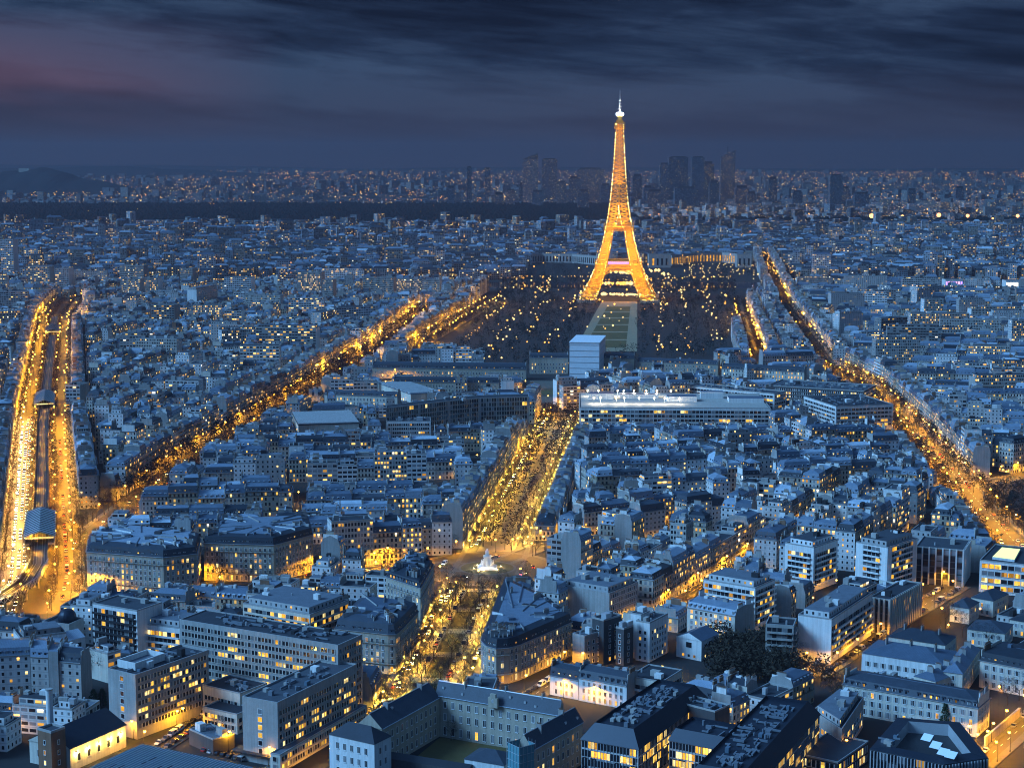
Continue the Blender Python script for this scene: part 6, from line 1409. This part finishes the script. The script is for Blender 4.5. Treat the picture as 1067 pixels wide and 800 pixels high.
# ---- cars
def car_mesh(paint, van=False, lights=True):
    m = MB(); L, Wd = (4.2, 1.75) if not van else (5.2, 1.95); h1, h2 = (.78, 1.45) if not van else (1.1, 2.1)
    prof_ = [(-L / 2, .35), (L / 2, .35), (L / 2, h1 * .8), (L / 2 - .25, h1), (L * .17, h1 + .08), (L * .02, h2), (-L * .30, h2), (-L * .43, h1 + .1), (-L / 2, h1)] if not van else [(-L / 2, .35), (L / 2, .35), (L / 2, h1 * .8), (L / 2 - .5, h1), (L * .25, h2), (-L / 2, h2)]
    for s in (-1, 1):
        q = [(x, s * Wd / 2, z) for x, z in prof_]; m.face(q if s < 0 else q[::-1], paint)
    k = len(prof_)
    for i in range(k):
        (x0, z0), (x1, z1) = prof_[i], prof_[(i + 1) % k]; mid = (z0 + z1) / 2; mat = 'glass_dark' if (h1 < mid < h2 - .02 and abs(z1 - z0) > .3) else paint
        m.face([(x0, -Wd / 2, z0), (x0, Wd / 2, z0), (x1, Wd / 2, z1), (x1, -Wd / 2, z1)], mat)
    for s in (-1, 1):
        yy = s * (Wd / 2 + .006); q = [(-L * .36, yy, h1 + .1), (L * .12, yy, h1 + .1), (0, yy, h2 - .1), (-L * .28, yy, h2 - .1)]; m.face(q if s < 0 else q[::-1], 'glass_dark')
        for x in (-L * .31, L * .31): m.tube((x, s * (Wd / 2 - .2), .32), (x, s * (Wd / 2 + .02), .32), .32, 8, 'tyre')
        if lights:
            y = s * (Wd / 2 - .3); m.face([(L / 2 + .01, y - .2, .5), (L / 2 + .01, y + .2, .5), (L / 2 + .01, y + .2, .72), (L / 2 + .01, y - .2, .72)], 'head_glow'); m.face([(-L / 2 - .01, y - .2, .6), (-L / 2 - .01, y - .2, .78), (-L / 2 - .01, y + .2, .78), (-L / 2 - .01, y + .2, .6)], 'tail_glow')
    return m.mesh('car')
CARS = {}
for c, pm in (('grey', 'car_paint'), ('white', 'car_white'), ('black', 'car_black'), ('red', 'car_red')):
    for li in (0, 1): CARS[c, li] = car_mesh(pm, False, li)
CARS['van', 1] = car_mesh('car_white', True, 1); CARS['van', 0] = car_mesh('car_white', True, 0)
CN = {}
def car(p, ang, lit, where, group, z=.06):
    c = R.choice(['grey', 'grey', 'black', 'black', 'white', 'red', 'van']); key = (c, lit, where); CN[key] = CN.get(key, 0) + 1
    o = bpy.data.objects.new('parked_car' if not lit else 'moving_car', CARS[c, lit]); COL.objects.link(o); o.location = (p.x, p.y, z); o.rotation_euler = (0, 0, ang)
    w = 'white van' if c == 'van' else f'{c} car'
    tag(o, f'{ordi(CN[key])} {w} {"with lit headlamps heading" if lit else "parked"} {where}', 'van' if c == 'van' else 'car', group)
def traffic(key, lanes, step, ymax=1500, jit=.5):
    s = ST[key]
    for off, dr in lanes:
        acc = R.uniform(0, step)
        for p, e in along(s['p'], step * .5, acc):
            if R.random() < .5 * jit: continue
            n = Vector((-e.y, e.x)); q = p + n * off + e * R.uniform(-2, 2)
            if q.y > ymax or q.y < 610 or abs(q.x) > .34 * q.y or (q - RBC).length < 42: continue
            car(q, atan2(e.y, e.x) + (0 if dr > 0 else pi) + R.uniform(-.03, .03), 1, f'{"towards" if dr > 0 else "away from"} the tower on {s["d"]}', f'traffic on {s["d"]}', .3)
def parked(key, offs, step, ymax=1300, p_=.75):
    s = ST[key]
    for off in offs:
        for p, e in along(s['p'], step, R.uniform(0, 5)):
            if R.random() > p_: continue
            n = Vector((-e.y, e.x)); q = p + n * off
            if q.y > ymax or q.y < 610 or abs(q.x) > .34 * q.y or (q - RBC).length < 44: continue
            car(q, atan2(e.y, e.x) + (0 if off < 0 else pi), 0, f'on the {s["s"][0 if off > 0 else 1]} half of {s["d"]}', f'parked cars on {s["d"]}', .3)
traffic('viaduct', [(17, -1), (13.5, -1), (10.5, -1)], 17, 1500); traffic('viaduct', [(-13, 1)], 26, 1400); traffic('busy', [(6, -1)], 30, 1500, .9); traffic('busy', [(-5, 1)], 36, 1400, .9)
traffic('diagonal', [(5, -1)], 40, 1400, .9); traffic('diagonal', [(-5, 1)], 40, 1400, .9); traffic('cross', [(3, -1), (-3, 1)], 30, 1e4, .9); traffic('mall', [(13.2, -1)], 24, 1500, .9)
parked('mall', (14.9 + .6, -15.5), 6.2, 1010, .7); parked('mall', (6.4, -6.4), 6.5, 900, .45); parked('office', (4.2, -4.2), 6, 900, .8); parked('lane', (2.6,), 6.5, 850, .6); parked('corner', (2.7,), 7, 760, .5); parked('ward', (-2.4,), 7, 760, .4); parked('yard', (2.6, -2.6), 5.5, 760, .8)
for i in range(9):
    a = i * .7; q = RBC + Vector((26 * cos(a), 26 * sin(a)))
    if i % 2 == 0: car(q, a + pi / 2, 1, 'round the monument roundabout', 'traffic round the roundabout', .3)
for i in range(7): car(G(214 + i * 6.5, 782 + i * 1.6), 1.1, 0, 'in the yard beside the dark pavilion', 'cars parked in the hospital yard', .05)
# ================================================================== the town: rows along the avenues, then blocks
LOTS = []
def try_lot(P, h, flags, kind, label):
    P = ccw(P)
    if not free(P): return False
    lim = sight_limit(P)
    if kind == 'm' and h + 6 > lim: h = lim - 6.5
    elif kind == 'f' and h + 3 > lim: h = lim - 3.5
    if h < 5: return False
    reserve(P); LOTS.append((P, h, flags, kind, label)); return True
def frontage(key, side, deep=12.5, hbase=20.5, s0=0.0, smax=1e9):
    s = ST[key]; cnt = 0
    for a, b in zip(s['p'], s['p'][1:]):
        e = (b - a).normalized(); n = Vector((-e.y, e.x)) * (1 if side == 0 else -1); L = (b - a).length; t = 1.0
        while t < L - 8:
            w = min(R.uniform(13, 24), L - t); o = s['w'] / 2 + .3; p0, p1 = a + e * t + n * o, a + e * (t + w - .05) + n * o; dd = deep + R.uniform(-.8, 1.2)
            P = [tuple(p0), tuple(p1), tuple(p1 + n * dd), tuple(p0 + n * dd)]
            kind = 'm' if R.random() < .84 else 'f'; h = hbase + R.uniform(-3.2, 2.2) + (R.uniform(-2, 7) if kind == 'f' else 0)
            if area2(P) < 0: P = [P[1], P[0], P[3], P[2]]
            if try_lot(P, h, 'wbpb' if kind == 'm' else R.choice(['mbmb', 'gWgW', 'mWpW']), kind, f'{ordi(cnt + 1)} from {s["f"]} along the {s["s"][side]} front of {s["d"]}'): cnt += 1
            t += w
for k in ('viaduct', 'diagonal', 'mall', 'cross', 'busy', 'cross_east', 'lane', 'diagonal_far', 'park_edge', 'bosquet', 'lawn_edge', 'side_east', 'office'):
    for sd in (0, 1): frontage(k, sd, hbase=17 if k in ('lane', 'cross_east', 'office') else 20.5)
# dark sheds, yards and quadrangles kept open
DIST = [
    ('between viaduct boulevard and diagonal avenue', [(-245, 940), (-238, 1000), (-245, 1288), (-196, 1702), (-164, 1954), (-128, 2559), (-120, 2960), (-760, 2960), (-700, 2600), (-395, 1423)], (G(330, 403) - G(200, 480)), 84, 46, 'm'),
    ('between diagonal avenue and mall', [(-232, 925), (-30, 960), (45, 1500), (0, 1560), (-150, 1560), (-196, 1702), (-245, 1288), (-252, 1050)], Vector((1.0, .10)), 78, 42, 'm'),
    ('among barracks behind the curving offices', [(-196, 1702), (-150, 1540), (20, 1540), (20, 1720), (-112, 2010), (-164, 1954)], Vector((1.0, .02)), 60, 60, 'f'),
    ('between mall and busy avenue', [(0, 960), (200, 1150), (300, 1180), (335, 1420), (355, 1688), (345, 1860), (20, 1830), (50, 1500)], Vector((1.0, .28)), 82, 46, 'm'),
    ('between gold lane and balconied towers', [(20, 730), (240, 890), (296, 985), (312, 1170), (200, 1170), (10, 990), (0, 860)], (G(735, 612) - G(650, 665)), 70, 42, 'm'),
    ('behind the hospital wards', [(-320, 640), (-20, 640), (-20, 945), (-235, 905)], Vector((1.0, -.25)), 64, 40, 'f'),
    ('around the hospice gardens', [(20, 640), (300, 640), (305, 985), (240, 890), (140, 740)], Vector((.62, .78)), 60, 40, 'f'),
    ('east of the busy avenue', [(302, 985), (316, 1175), (340, 1423), (358, 1688), (360, 1900), (430, 2675), (500, 2960), (1300, 2960), (420, 985)], Vector((.97, -.24)), 86, 48, 'm'),
    ('between the two straight avenues', [(262, 1900), (290, 1930), (360, 2680), (430, 2680), (345, 1900)], (G(770, 318) - G(790, 380)), 80, 40, 'm'),
    ('west of the park', [(-164, 1954), (-112, 2090), (-28, 2675), (-20, 2960), (-130, 2960), (-128, 2559)], (G(515, 314) - G(440, 358)), 84, 44, 'm'),
    ('west of the viaduct boulevard', [(-262, 860), (-300, 1000), (-420, 1423), (-665, 2369), (-780, 2960), (-1300, 2960), (-420, 860)], (G(330, 403) - G(200, 480)), 84, 46, 'm')]
# larger modern slabs scattered through the western and northern quarters
tries = 0; made = 0
while made < 95 and tries < 1500:
    tries += 1; y = R.uniform(1500, 2950); x = R.uniform(-.33, .33) * y
    if not (x < -170 or x > 400): continue
    l, w = R.uniform(26, 75), R.uniform(12, 17); a = R.choice([0, .05, .1, -.15, .5, 1.3]); e = Vector((cos(a), sin(a))); n = Vector((-e.y, e.x)); c = Vector((x, y))
    P = [tuple(c - e * l / 2 - n * w / 2), tuple(c + e * l / 2 - n * w / 2), tuple(c + e * l / 2 + n * w / 2), tuple(c - e * l / 2 + n * w / 2)]
    if try_lot(P, R.uniform(22, 40), R.choice(['mbmb', 'gWgW', 'mWmW', 'gxgx', 'pWpW']), 'f', f'{ordi(made + 1)} large modern slab among the distant stone blocks'): made += 1
CORN = []
for dname, poly, dirv, bx, by, main in DIST:
    e = dirv.normalized(); n = Vector((-e.y, e.x)); us = [Vector(p).dot(e) for p in poly]; vs = [Vector(p).dot(n) for p in poly]
    rowi = 0; v = min(vs) + 4
    while v < max(vs):
        byv = by * R.uniform(.88, 1.15); u = min(us) + R.uniform(-20, 20); idx = 0; rowi += 1
        while u < max(us):
            bxv = bx * R.uniform(.75, 1.3); c = e * (u + bxv / 2) + n * (v + byv / 2)
            if 560 < c.y < 3020 and abs(c.x) < .345 * c.y + 40:
                hb = R.choice([13.5, 16, 18, 19, 20, 21.5, 22.5])
                d = R.uniform(10.5, 12.5)
                lots = []
                for q in (e * (u - 6) + n * (v - 6), e * (u + bxv * .5) + n * (v - 6)):
                    if inside(poly, *q): CORN.append(q)
                for (o0, o1, fwd) in ((0, d, 0), (byv - d, byv, 1)):
                    t = 0
                    while t < bxv - 6:
                        w = min(R.uniform(10, 22) * (1.35 if v > 1500 else 1), bxv - t); 
                        if bxv - t - w < 6: w = bxv - t
                        p = [e * (u + t) + n * (v + o0), e * (u + t + w - .05) + n * (v + o0), e * (u + t + w - .05) + n * (v + o1), e * (u + t) + n * (v + o1)]
                        P = [tuple(q) for q in p]
                        if fwd: P = P[2:] + P[:2]
                        lots.append((P, 1)); t += w
                for (a0, a1) in ((0, d), (bxv - d, bxv)):
                    t = d + .1
                    while t < byv - d - 5:
                        w = min(R.uniform(9, 16), byv - d - t); p = [e * (u + a0) + n * (v + t + w - .1), e * (u + a0) + n * (v + t), e * (u + a1) + n * (v + t), e * (u + a1) + n * (v + t + w - .1)]; P = [tuple(q) for q in p]
                        if a0 > 0: P = P[2:] + P[:2]
                        lots.append((P, 1)); t += w
                t = d + 2
                while t < bxv - d - 9:      # back buildings in the court
                    w = R.uniform(7, 14)
                    if R.random() < .45:
                        y0 = R.uniform(d + .5, byv - d - 8); p = [e * (u + t) + n * (v + y0), e * (u + t + w) + n * (v + y0), e * (u + t + w) + n * (v + y0 + R.uniform(6, 9)), e * (u + t) + n * (v + y0 + 7)]
                        p[2] = e * (u + t + w) + n * (v + y0 + 7); lots.append(([tuple(q) for q in p], 0))
                    t += w + R.uniform(1, 6)
                for P, peri in lots:
                    cc = centroid(P)
                    if not inside(poly, *cc): continue
                    if R.random() < .03: continue
                    isf = R.random() < (.17 if main == 'm' else .6)
                    if peri: h = hb + R.choice([-3, -.5, 0, 0, .4, .8]) + (R.uniform(-4, 9) if isf else 0)
                    else: h = R.uniform(5, 17); isf = R.random() < .5
                    if cc[1] < 900: h *= .8
                    idx += 1
                    try_lot(P, h, ('wbpb' if not isf else R.choice(['mbmb', 'pWpW', 'gxgx', 'mWpW', 'pppp'])) if peri else ('pbpp' if not isf else 'pbpb'), 'f' if isf else 'm', f'{ordi(idx)} in {ordi(rowi)} row {dname}')
            u += bxv + R.choice([9, 12, 15, 20])
        v += byv + R.choice([10, 12, 14, 22, 26])
cl = MB(); nl = 0; clj = []
for q in CORN:
    if R.random() < .3 or not free([(q.x - 2, q.y - 2), (q.x + 2, q.y - 2), (q.x + 2, q.y + 2), (q.x - 2, q.y + 2)]): continue
    cl.tube((q.x, q.y, 0), (q.x, q.y, 8), .1, 3, 'iron_dark'); cl.octa((q.x, q.y, 8.3), .55, 'lamp_glow'); nl += 1
    if nl % 2 == 0 and q.y < 2300: clj.append(q)
clo = stuff(cl, 'side_street_lamps', 'lit lamps glimpsed in the narrow side streets between the blocks', 'street lamps')
for q in clj:
    o = bpy.data.objects.new('lamp_light', LP['mid']['light']); COL.objects.link(o); o.parent = clo; o.location = (q.x, q.y, 7.6)
print('side lamps', nl, len(clj))
LOTS.sort(key=lambda l: min(p[1] for p in l[0]))
town = MB(); cntk = {'m': 0, 'f': 0}
CAP = {'m': 235, 'f': 230}
SEGS = [(a, b, s['w']) for s in ST.values() for a, b in zip(s['p'], s['p'][1:])]
def by_street(p):
    for a, b, w in SEGS:
        d = b - a; t = max(0, min(1, (p - a).dot(d) / d.length_squared))
        if (p - a - d * t).length < w / 2 + 1: return True
    return (p - RBC).length < 44
LOTG = {}
for l in LOTS:
    for c in cells(l[0]): LOTG.setdefault(c, []).append(l[0])
def open_sides(P, flags, kind):
    f = list((flags * 4)[:len(P)])
    for i in range(len(P)):
        if f[i] not in 'bWx': continue
        a, b = Vector(P[i]), Vector(P[(i + 1) % len(P)]); e = (b - a).normalized(); q = (a + b) / 2 + Vector((e.y, -e.x)) * 4
        near = all(any(inside(Q, s_.x, s_.y) for Q in LOTG.get((int(floor(s_.x / CELL)), int(floor(s_.y / CELL))), ())) for s_ in (q, q + e * (b - a).length * .3, q - e * (b - a).length * .3))
        if near: continue
        if by_street(q): f[i] = 'w' if kind == 'm' else 'm'
        else:
            r = R.random(); f[i] = 'w' if r < .42 and kind == 'm' else 'p' if r < .85 else f[i]
    return ''.join(f)
for P, h, flags, kind, label in LOTS:
    flags = open_sides(P, flags, kind)
    D_ = centroid(P)[1]; ind = cntk[kind] < CAP[kind]; lod = 0 if D_ < 1050 else 1 if D_ < 1500 else 2
    if kind == 'm': parts, zt = mansard_parts(P, h, flags, lod if ind else max(1, lod), dorm=(D_ < 2300))
    else: parts, zt = flat_parts(P, h, flags, lod)
    if ind:
        cntk[kind] += 1; slate = any(m == 'slate' for pn, mb in parts if pn == 'roof' for m in mb.m[:4])
        if kind == 'm': assemble('mansard_building', f'{"slate" if slate else "zinc"} mansard block, {label}', 'apartment building', P, parts, 'mansard blocks of the town')
        else: assemble('flat_roofed_building', f'flat-roofed block, {label}', 'apartment building', P, parts, 'flat-roofed blocks of the town')
    else:
        for pn, mb in parts: town.merge(mb)
stuff(town, 'distant_blocks', 'dense distant blocks of grey-roofed apartment buildings reaching to the river', 'apartment buildings')
print('lots', len(LOTS), cntk, 'faces', len(town.f), 'lamps', LAMPN, len(far_light_jobs))
# ------------------------------------------------------------------ beyond the river
far = MB()
def forest_zone(x, y): return (5450 < y < 7500 and x < 420 + (y - 5450) * .05) or (5450 < y < 5850 and 420 <= x < 2000) 
def hazy_block(x, y, l, w, h, ang, roof=True):
    e = (cos(ang), sin(ang)); n = (-e[1], e[0]); P = [(x - e[0] * l / 2 - n[0] * w / 2, y - e[1] * l / 2 - n[1] * w / 2), (x + e[0] * l / 2 - n[0] * w / 2, y + e[1] * l / 2 - n[1] * w / 2), (x + e[0] * l / 2 + n[0] * w / 2, y + e[1] * l / 2 + n[1] * w / 2), (x - e[0] * l / 2 + n[0] * w / 2, y - e[1] * l / 2 + n[1] * w / 2)]
    u = uid(); far.merge(walls(P, 0, h, [R.choice('mmppw')], u)) if False else None
    for i in range(4):
        a, b = P[i], P[(i + 1) % 4]; L = hypot(b[0] - a[0], b[1] - a[1])
        if (b[1] - a[1]) * -(a[0] + b[0]) + -(b[0] - a[0]) * -(a[1] + b[1]) < 0 and y > 4500: continue
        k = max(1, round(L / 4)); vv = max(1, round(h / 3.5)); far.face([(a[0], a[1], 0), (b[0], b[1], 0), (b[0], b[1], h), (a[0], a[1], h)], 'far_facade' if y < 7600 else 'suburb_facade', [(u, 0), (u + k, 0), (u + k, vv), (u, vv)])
    if roof and y < 5000:
        Q = inset(P, [w * .22] * 4); zz = h + R.uniform(2, 4.5); m = R.choice(['zinc', 'zinc', 'slate', 'gravel_roof'])
        for i in range(4): j = (i + 1) % 4; far.face([(*P[i], h), (*P[j], h), (*Q[j], zz), (*Q[i], zz)], m, [(u, 0), (u + 3, 0), (u + 3, 1), (u, 1)])
        far.face([(*p, zz) for p in Q], m, [(u + i, 0) for i in range(4)])
        if R.random() < .5: c = (x + R.uniform(-.3, .3) * l, y); far.box(c, e, 2.5, 4, zz - .5, zz + 2.5, R.choice(['render_wall', 'white_wall', 'brick_wall']))
    else: far.face([(*p, h) for p in P], R.choice(['gravel_roof', 'zinc', 'zinc', 'slate']), [(u + i, 0) for i in range(4)])
y = 3150.0
while y < 20000:
    st = 15 + (y - 3000) * .012; half = .33 * y; x = -half
    while x < half:
        l = R.uniform(14, 34) * (1 + (y - 3000) / 9000); w = R.uniform(12, 17) * (1 + (y - 3000) / 9000)
        xx, yy = x + l / 2, y + R.uniform(-.35, .35) * st
        dens = .88 if y < 6000 else .6
        if R.random() < dens and not forest_zone(xx, yy) and free([(xx - l / 2, yy - w / 2), (xx + l / 2, yy - w / 2), (xx + l / 2, yy + w / 2), (xx - l / 2, yy + w / 2)]) and not (20 < xx < 520 and yy < 3560) and not (hypot(xx + 2500, yy - 10000) < 800):
            h = R.uniform(14, 24) if R.random() < .9 else R.uniform(24, 48)
            if y > 7700: h = R.uniform(7, 18) if R.random() < .86 else R.uniform(18, 55)
            hazy_block(xx, yy, l, w, h, .5 * sin(xx * .0011 + 2) + .45 * sin(yy * .0013) + R.choice([0, 0, pi / 2]))
        x += l + R.choice([1, 1, 2, 14]) * (1 + (y - 3000) / 7000) + (0 if y < 6000 else R.uniform(0, 60))
    y += st
stuff(far, 'far_suburbs', 'carpet of small hazy buildings stretching from the river to the horizon', 'suburbs')
# woodland belt
wb = MB()
for i in range(9000):
    y = R.uniform(5450, 7500) if i < 8200 else R.uniform(5450, 5850); x = R.uniform(-.34 * y, 440) if i < 8200 else R.uniform(430, 2000)
    if not forest_zone(x, y): continue
    r = R.uniform(9, 17); h = R.uniform(13, 21); k = 5; a0 = R.random() * 6; P = [(x + r * cos(a0 + 6.283 * j / k), y + r * sin(a0 + 6.283 * j / k), h * R.uniform(.35, .6)) for j in range(k)]; t = (x + R.uniform(-3, 3), y, h)
    for j in range(k): wb.face([P[j], P[(j + 1) % k], t], 'wood_far'); wb.face([(P[j][0], P[j][1], 0), (P[(j + 1) % k][0], P[(j + 1) % k][1], 0), P[(j + 1) % k], P[j]], 'wood_far')
stuff(wb, 'woodland', 'dark belt of distant woodland across the suburbs', 'woodland')
# hills on the horizon
hm = MB()
def hill(cx, cy, rx, ry, h, seed, n=48):
    rr = random.Random(seed); ph = [rr.uniform(0, 6) for _ in range(6)]
    f = lambda u, v: max(0, 1 - u * u - v * v) ** 1.3 * h * (1 + .10 * sin(7 * u + ph[0]) + .07 * sin(13 * u + ph[1] + 3 * v) + .04 * sin(29 * u + ph[2])) - 2
    for i in range(n):
        for j in range(10):
            q = []
            for (a, b) in ((i, j), (i + 1, j), (i + 1, j + 1), (i, j + 1)): u, v = -1 + 2 * a / n, -1 + 2 * b / 10; q.append((cx + u * rx, cy + v * ry, f(u, v)))
            if max(p[2] for p in q) > -1.9: hm.face(q, 'hill_far')
hill(-2820, 10000, 700, 700, 128, 1); hill(-4200, 16000, 2600, 900, 95, 2); hill(600, 21000, 6500, 900, 45, 3); hill(5200, 20000, 3800, 900, 40, 4); hill(-6000, 21500, 5000, 900, 80, 5)
structure(hm, 'hills')
g = Vector((-2800, 9900)); t = thing('hilltop_fort', 'pale fort on the crest of the wooded hill', 'fort', (g.x, g.y, 115)); m = MB(); m.box(g, (1, 0), 60, 30, 112, 140, 'cream_wall', 'slate'); m.build('wall', t)
# towers of the business district
DT = [(489, 5, 175, 213), (508, 6, 176, 212), (552.5, 16, 166, 211), (572.5, 16, 166, 210), (615, 28, 176, 211), (598, 10, 186, 214), (631, 10, 193, 214), (585, 10, 190, 213), (545, 8, 192, 213), (650, 12, 180, 212), (664, 10, 184, 212), (675, 9, 196, 214), (692, 10, 171, 211), (706.5, 20, 164, 211), (727, 13, 164, 211), (736.5, 14, 171, 212), (758, 15, 163, 211), (744, 10, 190, 214), (773, 14, 196, 215), (715, 24, 196, 216), (682, 16, 200, 217), (805, 9, 187, 214), (871, 13, 183, 213), (880, 10, 196, 214), (898, 15, 202, 215), (783, 10, 202, 216), (831, 10, 200, 215), (532, 9, 198, 214), (520, 10, 203, 215), (470, 8, 196, 213), (640, 8, 200, 216), (560, 12, 200, 216), (608, 12, 199, 217), (1000, 9, 196, 212), (950, 8, 198, 213), (412, 5, 199, 210)]
shade = ['dark glass', 'grey', 'pale', 'blue-grey']
for i, (x, w, yt, yb) in enumerate(DT):
    yb = yb + (i * 7 % 5) * .7; g = G(x, yb); pxm = FPX / hypot(g.y, CAMH); wd_ = w / pxm; h = HGT(x, yb, yt); dp = max(20, wd_ * R.uniform(.5, .9)); P = front_first(ccw([(g.x - wd_ / 2, g.y), (g.x + wd_ / 2, g.y), (g.x + wd_ / 2, g.y + dp), (g.x - wd_ / 2, g.y + dp)]))
    k = i % 4; lab = f'hazy {shade[k]} office tower, {ordi(i + 1)} of the far business district as listed, {"tall and slim" if h > 130 and w < 14 else "broad and tall" if h > 130 else "mid-height"}'
    side = 'west' if x < 645 else 'east'
    sames = sorted([q[0] for q in DT if (q[0] < 645) == (x < 645)], key=lambda q: abs(q - 645)); lab = f'hazy {shade[k]} {"tall" if h > 150 else "middling" if h > 70 else "low"} tower, {ordi(sames.index(x) + 1)} on the skyline {side} of the iron tower'
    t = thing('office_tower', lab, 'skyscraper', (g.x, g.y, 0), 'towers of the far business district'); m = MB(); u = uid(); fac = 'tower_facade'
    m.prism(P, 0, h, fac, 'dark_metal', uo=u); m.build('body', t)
    top = MB(); I = inset(P, [wd_ * .12] * 4)
    if i in (2, 16): top.face([(*P[0], h), (*P[1], h), (*P[1], h + 28)], fac); top.face([(*P[1], h + 28), (*P[2], h), (*P[3], h), (*P[0], h)], fac); top.face([(*P[1], h), (*P[2], h), (*P[1], h + 28)], fac)
    else: top.prism(I, h, h + R.uniform(4, 12), 'dark_metal', 'dark_metal')
    if i == 16: c = centroid(P); top.tube((*c, h), (*c, h + 45), 1.5, 5, 'dark_metal')
    top.build('crown_storey', t)
# points of light over the far town
fg = MB()
for i in range(8200):
    y = 3000 * (20500 / 3000) ** (R.random() ** .9) if i < 5400 else R.uniform(7500, 19500); x = R.uniform(-.33, .33) * y
    if forest_zone(x, y) and R.random() < .96: continue
    if 20 < x < 520 and 3100 < y < 3560 and R.random() < .7: continue
    s = y / FPX * R.choice([.30, .38, .45, .6, .9] if y < 7000 else [.26, .3, .36, .45, .6]); m = R.choice(['far_glow', 'far_glow', 'far_glow_pale', 'far_glow_red', 'far_glow_pale']); z = R.uniform(6, 22)
    fg.octa((x, y, z), s, m)
def lightline(pts, k, jitter, m='far_glow', s=.6, z=9):
    pts = [G(*p) for p in pts]; L = sum((b - a).length for a, b in zip(pts, pts[1:]))
    for p, e in along(pts, L / k, 0): 
        if R.random() < .85: fg.octa((p.x + R.uniform(-1, 1) * jitter, p.y + R.uniform(-1, 1) * jitter, z), p.y / FPX * s * R.uniform(.5, 1.2), R.choice([m, m, 'far_glow_pale']))
lightline([(345, 291), (478, 292)], 60, 8); lightline([(540, 293), (625, 293)], 30, 8); lightline([(665, 296), (765, 293)], 34, 8); lightline([(810, 296), (1067, 299)], 90, 10)
lightline([(845, 286), (1000, 290)], 34, 10); lightline([(796, 266), (800, 278), (806, 290)], 30, 5, 'far_glow', .8); lightline([(56, 205), (60, 200), (72, 192)], 26, 30, 'far_glow', .7); lightline([(118, 203), (140, 190)], 14, 30); lightline([(150, 181), (270, 179)], 40, 60, 'far_glow_red', .5); lightline([(250, 182), (420, 180)], 60, 60, 'far_glow', .5)
lightline([(120, 270), (180, 276), (250, 272), (300, 268)], 40, 18); lightline([(20, 211), (60, 211), (140, 212)], 22, 20); lightline([(394, 214), (404, 213), (414, 214)], 12, 8, 'far_glow_pale', .9)
lightline([(626, 310), (672, 311)], 30, 8, 'far_glow_pale', 1.7, 6); lightline([(632, 300), (664, 300)], 40, 16, 'far_glow', 1.8, 8); lightline([(640, 288), (656, 288)], 22, 14, 'far_glow_pale', 2.0, 8); lightline([(678, 285), (700, 292)], 12, 10, 'far_glow_pale', 1.7, 8)
PA, PB_ = G(628, 364), G(645, 313); PD = (PB_ - PA).normalized(); PN = Vector((-PD.y, PD.x))
for i in range(420):
    k_ = R.choice([-7, -6, -5, -4, -3, -2, 2, 3, 4, 5, 6]); p_ = PA + PD * R.uniform(-40, 900) + PN * (k_ * 34 + R.uniform(-4, 4)); x, y = p_.x, p_.y
    if i % 5 < 3: x, y = R.uniform(min(xs), max(xs)), R.uniform(min(ys), max(ys))
    if inside(PARK, x, y): fg.octa((x, y, 5), y / FPX * R.choice([.5, .8, 1.15]), R.choice(['far_glow', 'far_glow_pale', 'far_glow_pale']))
for i in range(90): fg.octa((R.uniform(330, 520), R.uniform(3180, 3560), 6), R.uniform(.7, 1.3), 'far_glow_pale')
stuff(fg, 'far_lights', 'scattered gold points of light across the distant town', 'lights')
# bright floodlights on the eastern ring
for i, (px, py, big) in enumerate(((908, 233, 1.2), (940, 234, 1.0), (978, 232, 1.1), (1008, 233, .9), (1060, 233, .9), (1034, 236, .5), (688, 263, 1.0), (281, 272, .9), (273, 283, .6))):
    g = G(px, py); t = thing('mast_lamp', f'{ordi(i + 1)} bright orange mast lamp, counting the far ring from the avenue eastwards and back', 'lamp', (g.x, g.y, 0), 'far mast lamps'); m = MB(); m.tube((g.x, g.y, 0), (g.x, g.y, 24), .5, 5, 'iron_dark'); m.build('pole', t); m = MB(); m.ball((g.x, g.y, 25), g.y / FPX * 2.0 * big, 'mast_glow', 10, 6); m.build('lantern', t)
# ------------------------------------------------------------------ air
hz = MB(); hz.prism([(-24000, -400), (24000, -400), (24000, 23500), (-24000, 23500)], -1, 345, 'ground', 'ground', True); o = hz.build('haze'); o['kind'] = 'stuff'; o['label'] = 'blue evening haze over the whole town'; o['category'] = 'haze'
hmz = bpy.data.materials.new('haze_air'); hmz.use_nodes = True; t = NT(hmz.node_tree); t.n.clear(); ou = t.node('ShaderNodeOutputMaterial'); vo = t.node('ShaderNodeVolumePrincipled'); t.l.new(vo.outputs[0], ou.inputs['Volume'])
vo.inputs['Color'].default_value = (.26, .225, .27, 1); vo.inputs['Density'].default_value = HAZE; vo.inputs['Anisotropy'].default_value = .2
o.data.materials.clear(); o.data.materials.append(hmz)
if DUP: print('duplicate labels', len(DUP), DUP[:4])
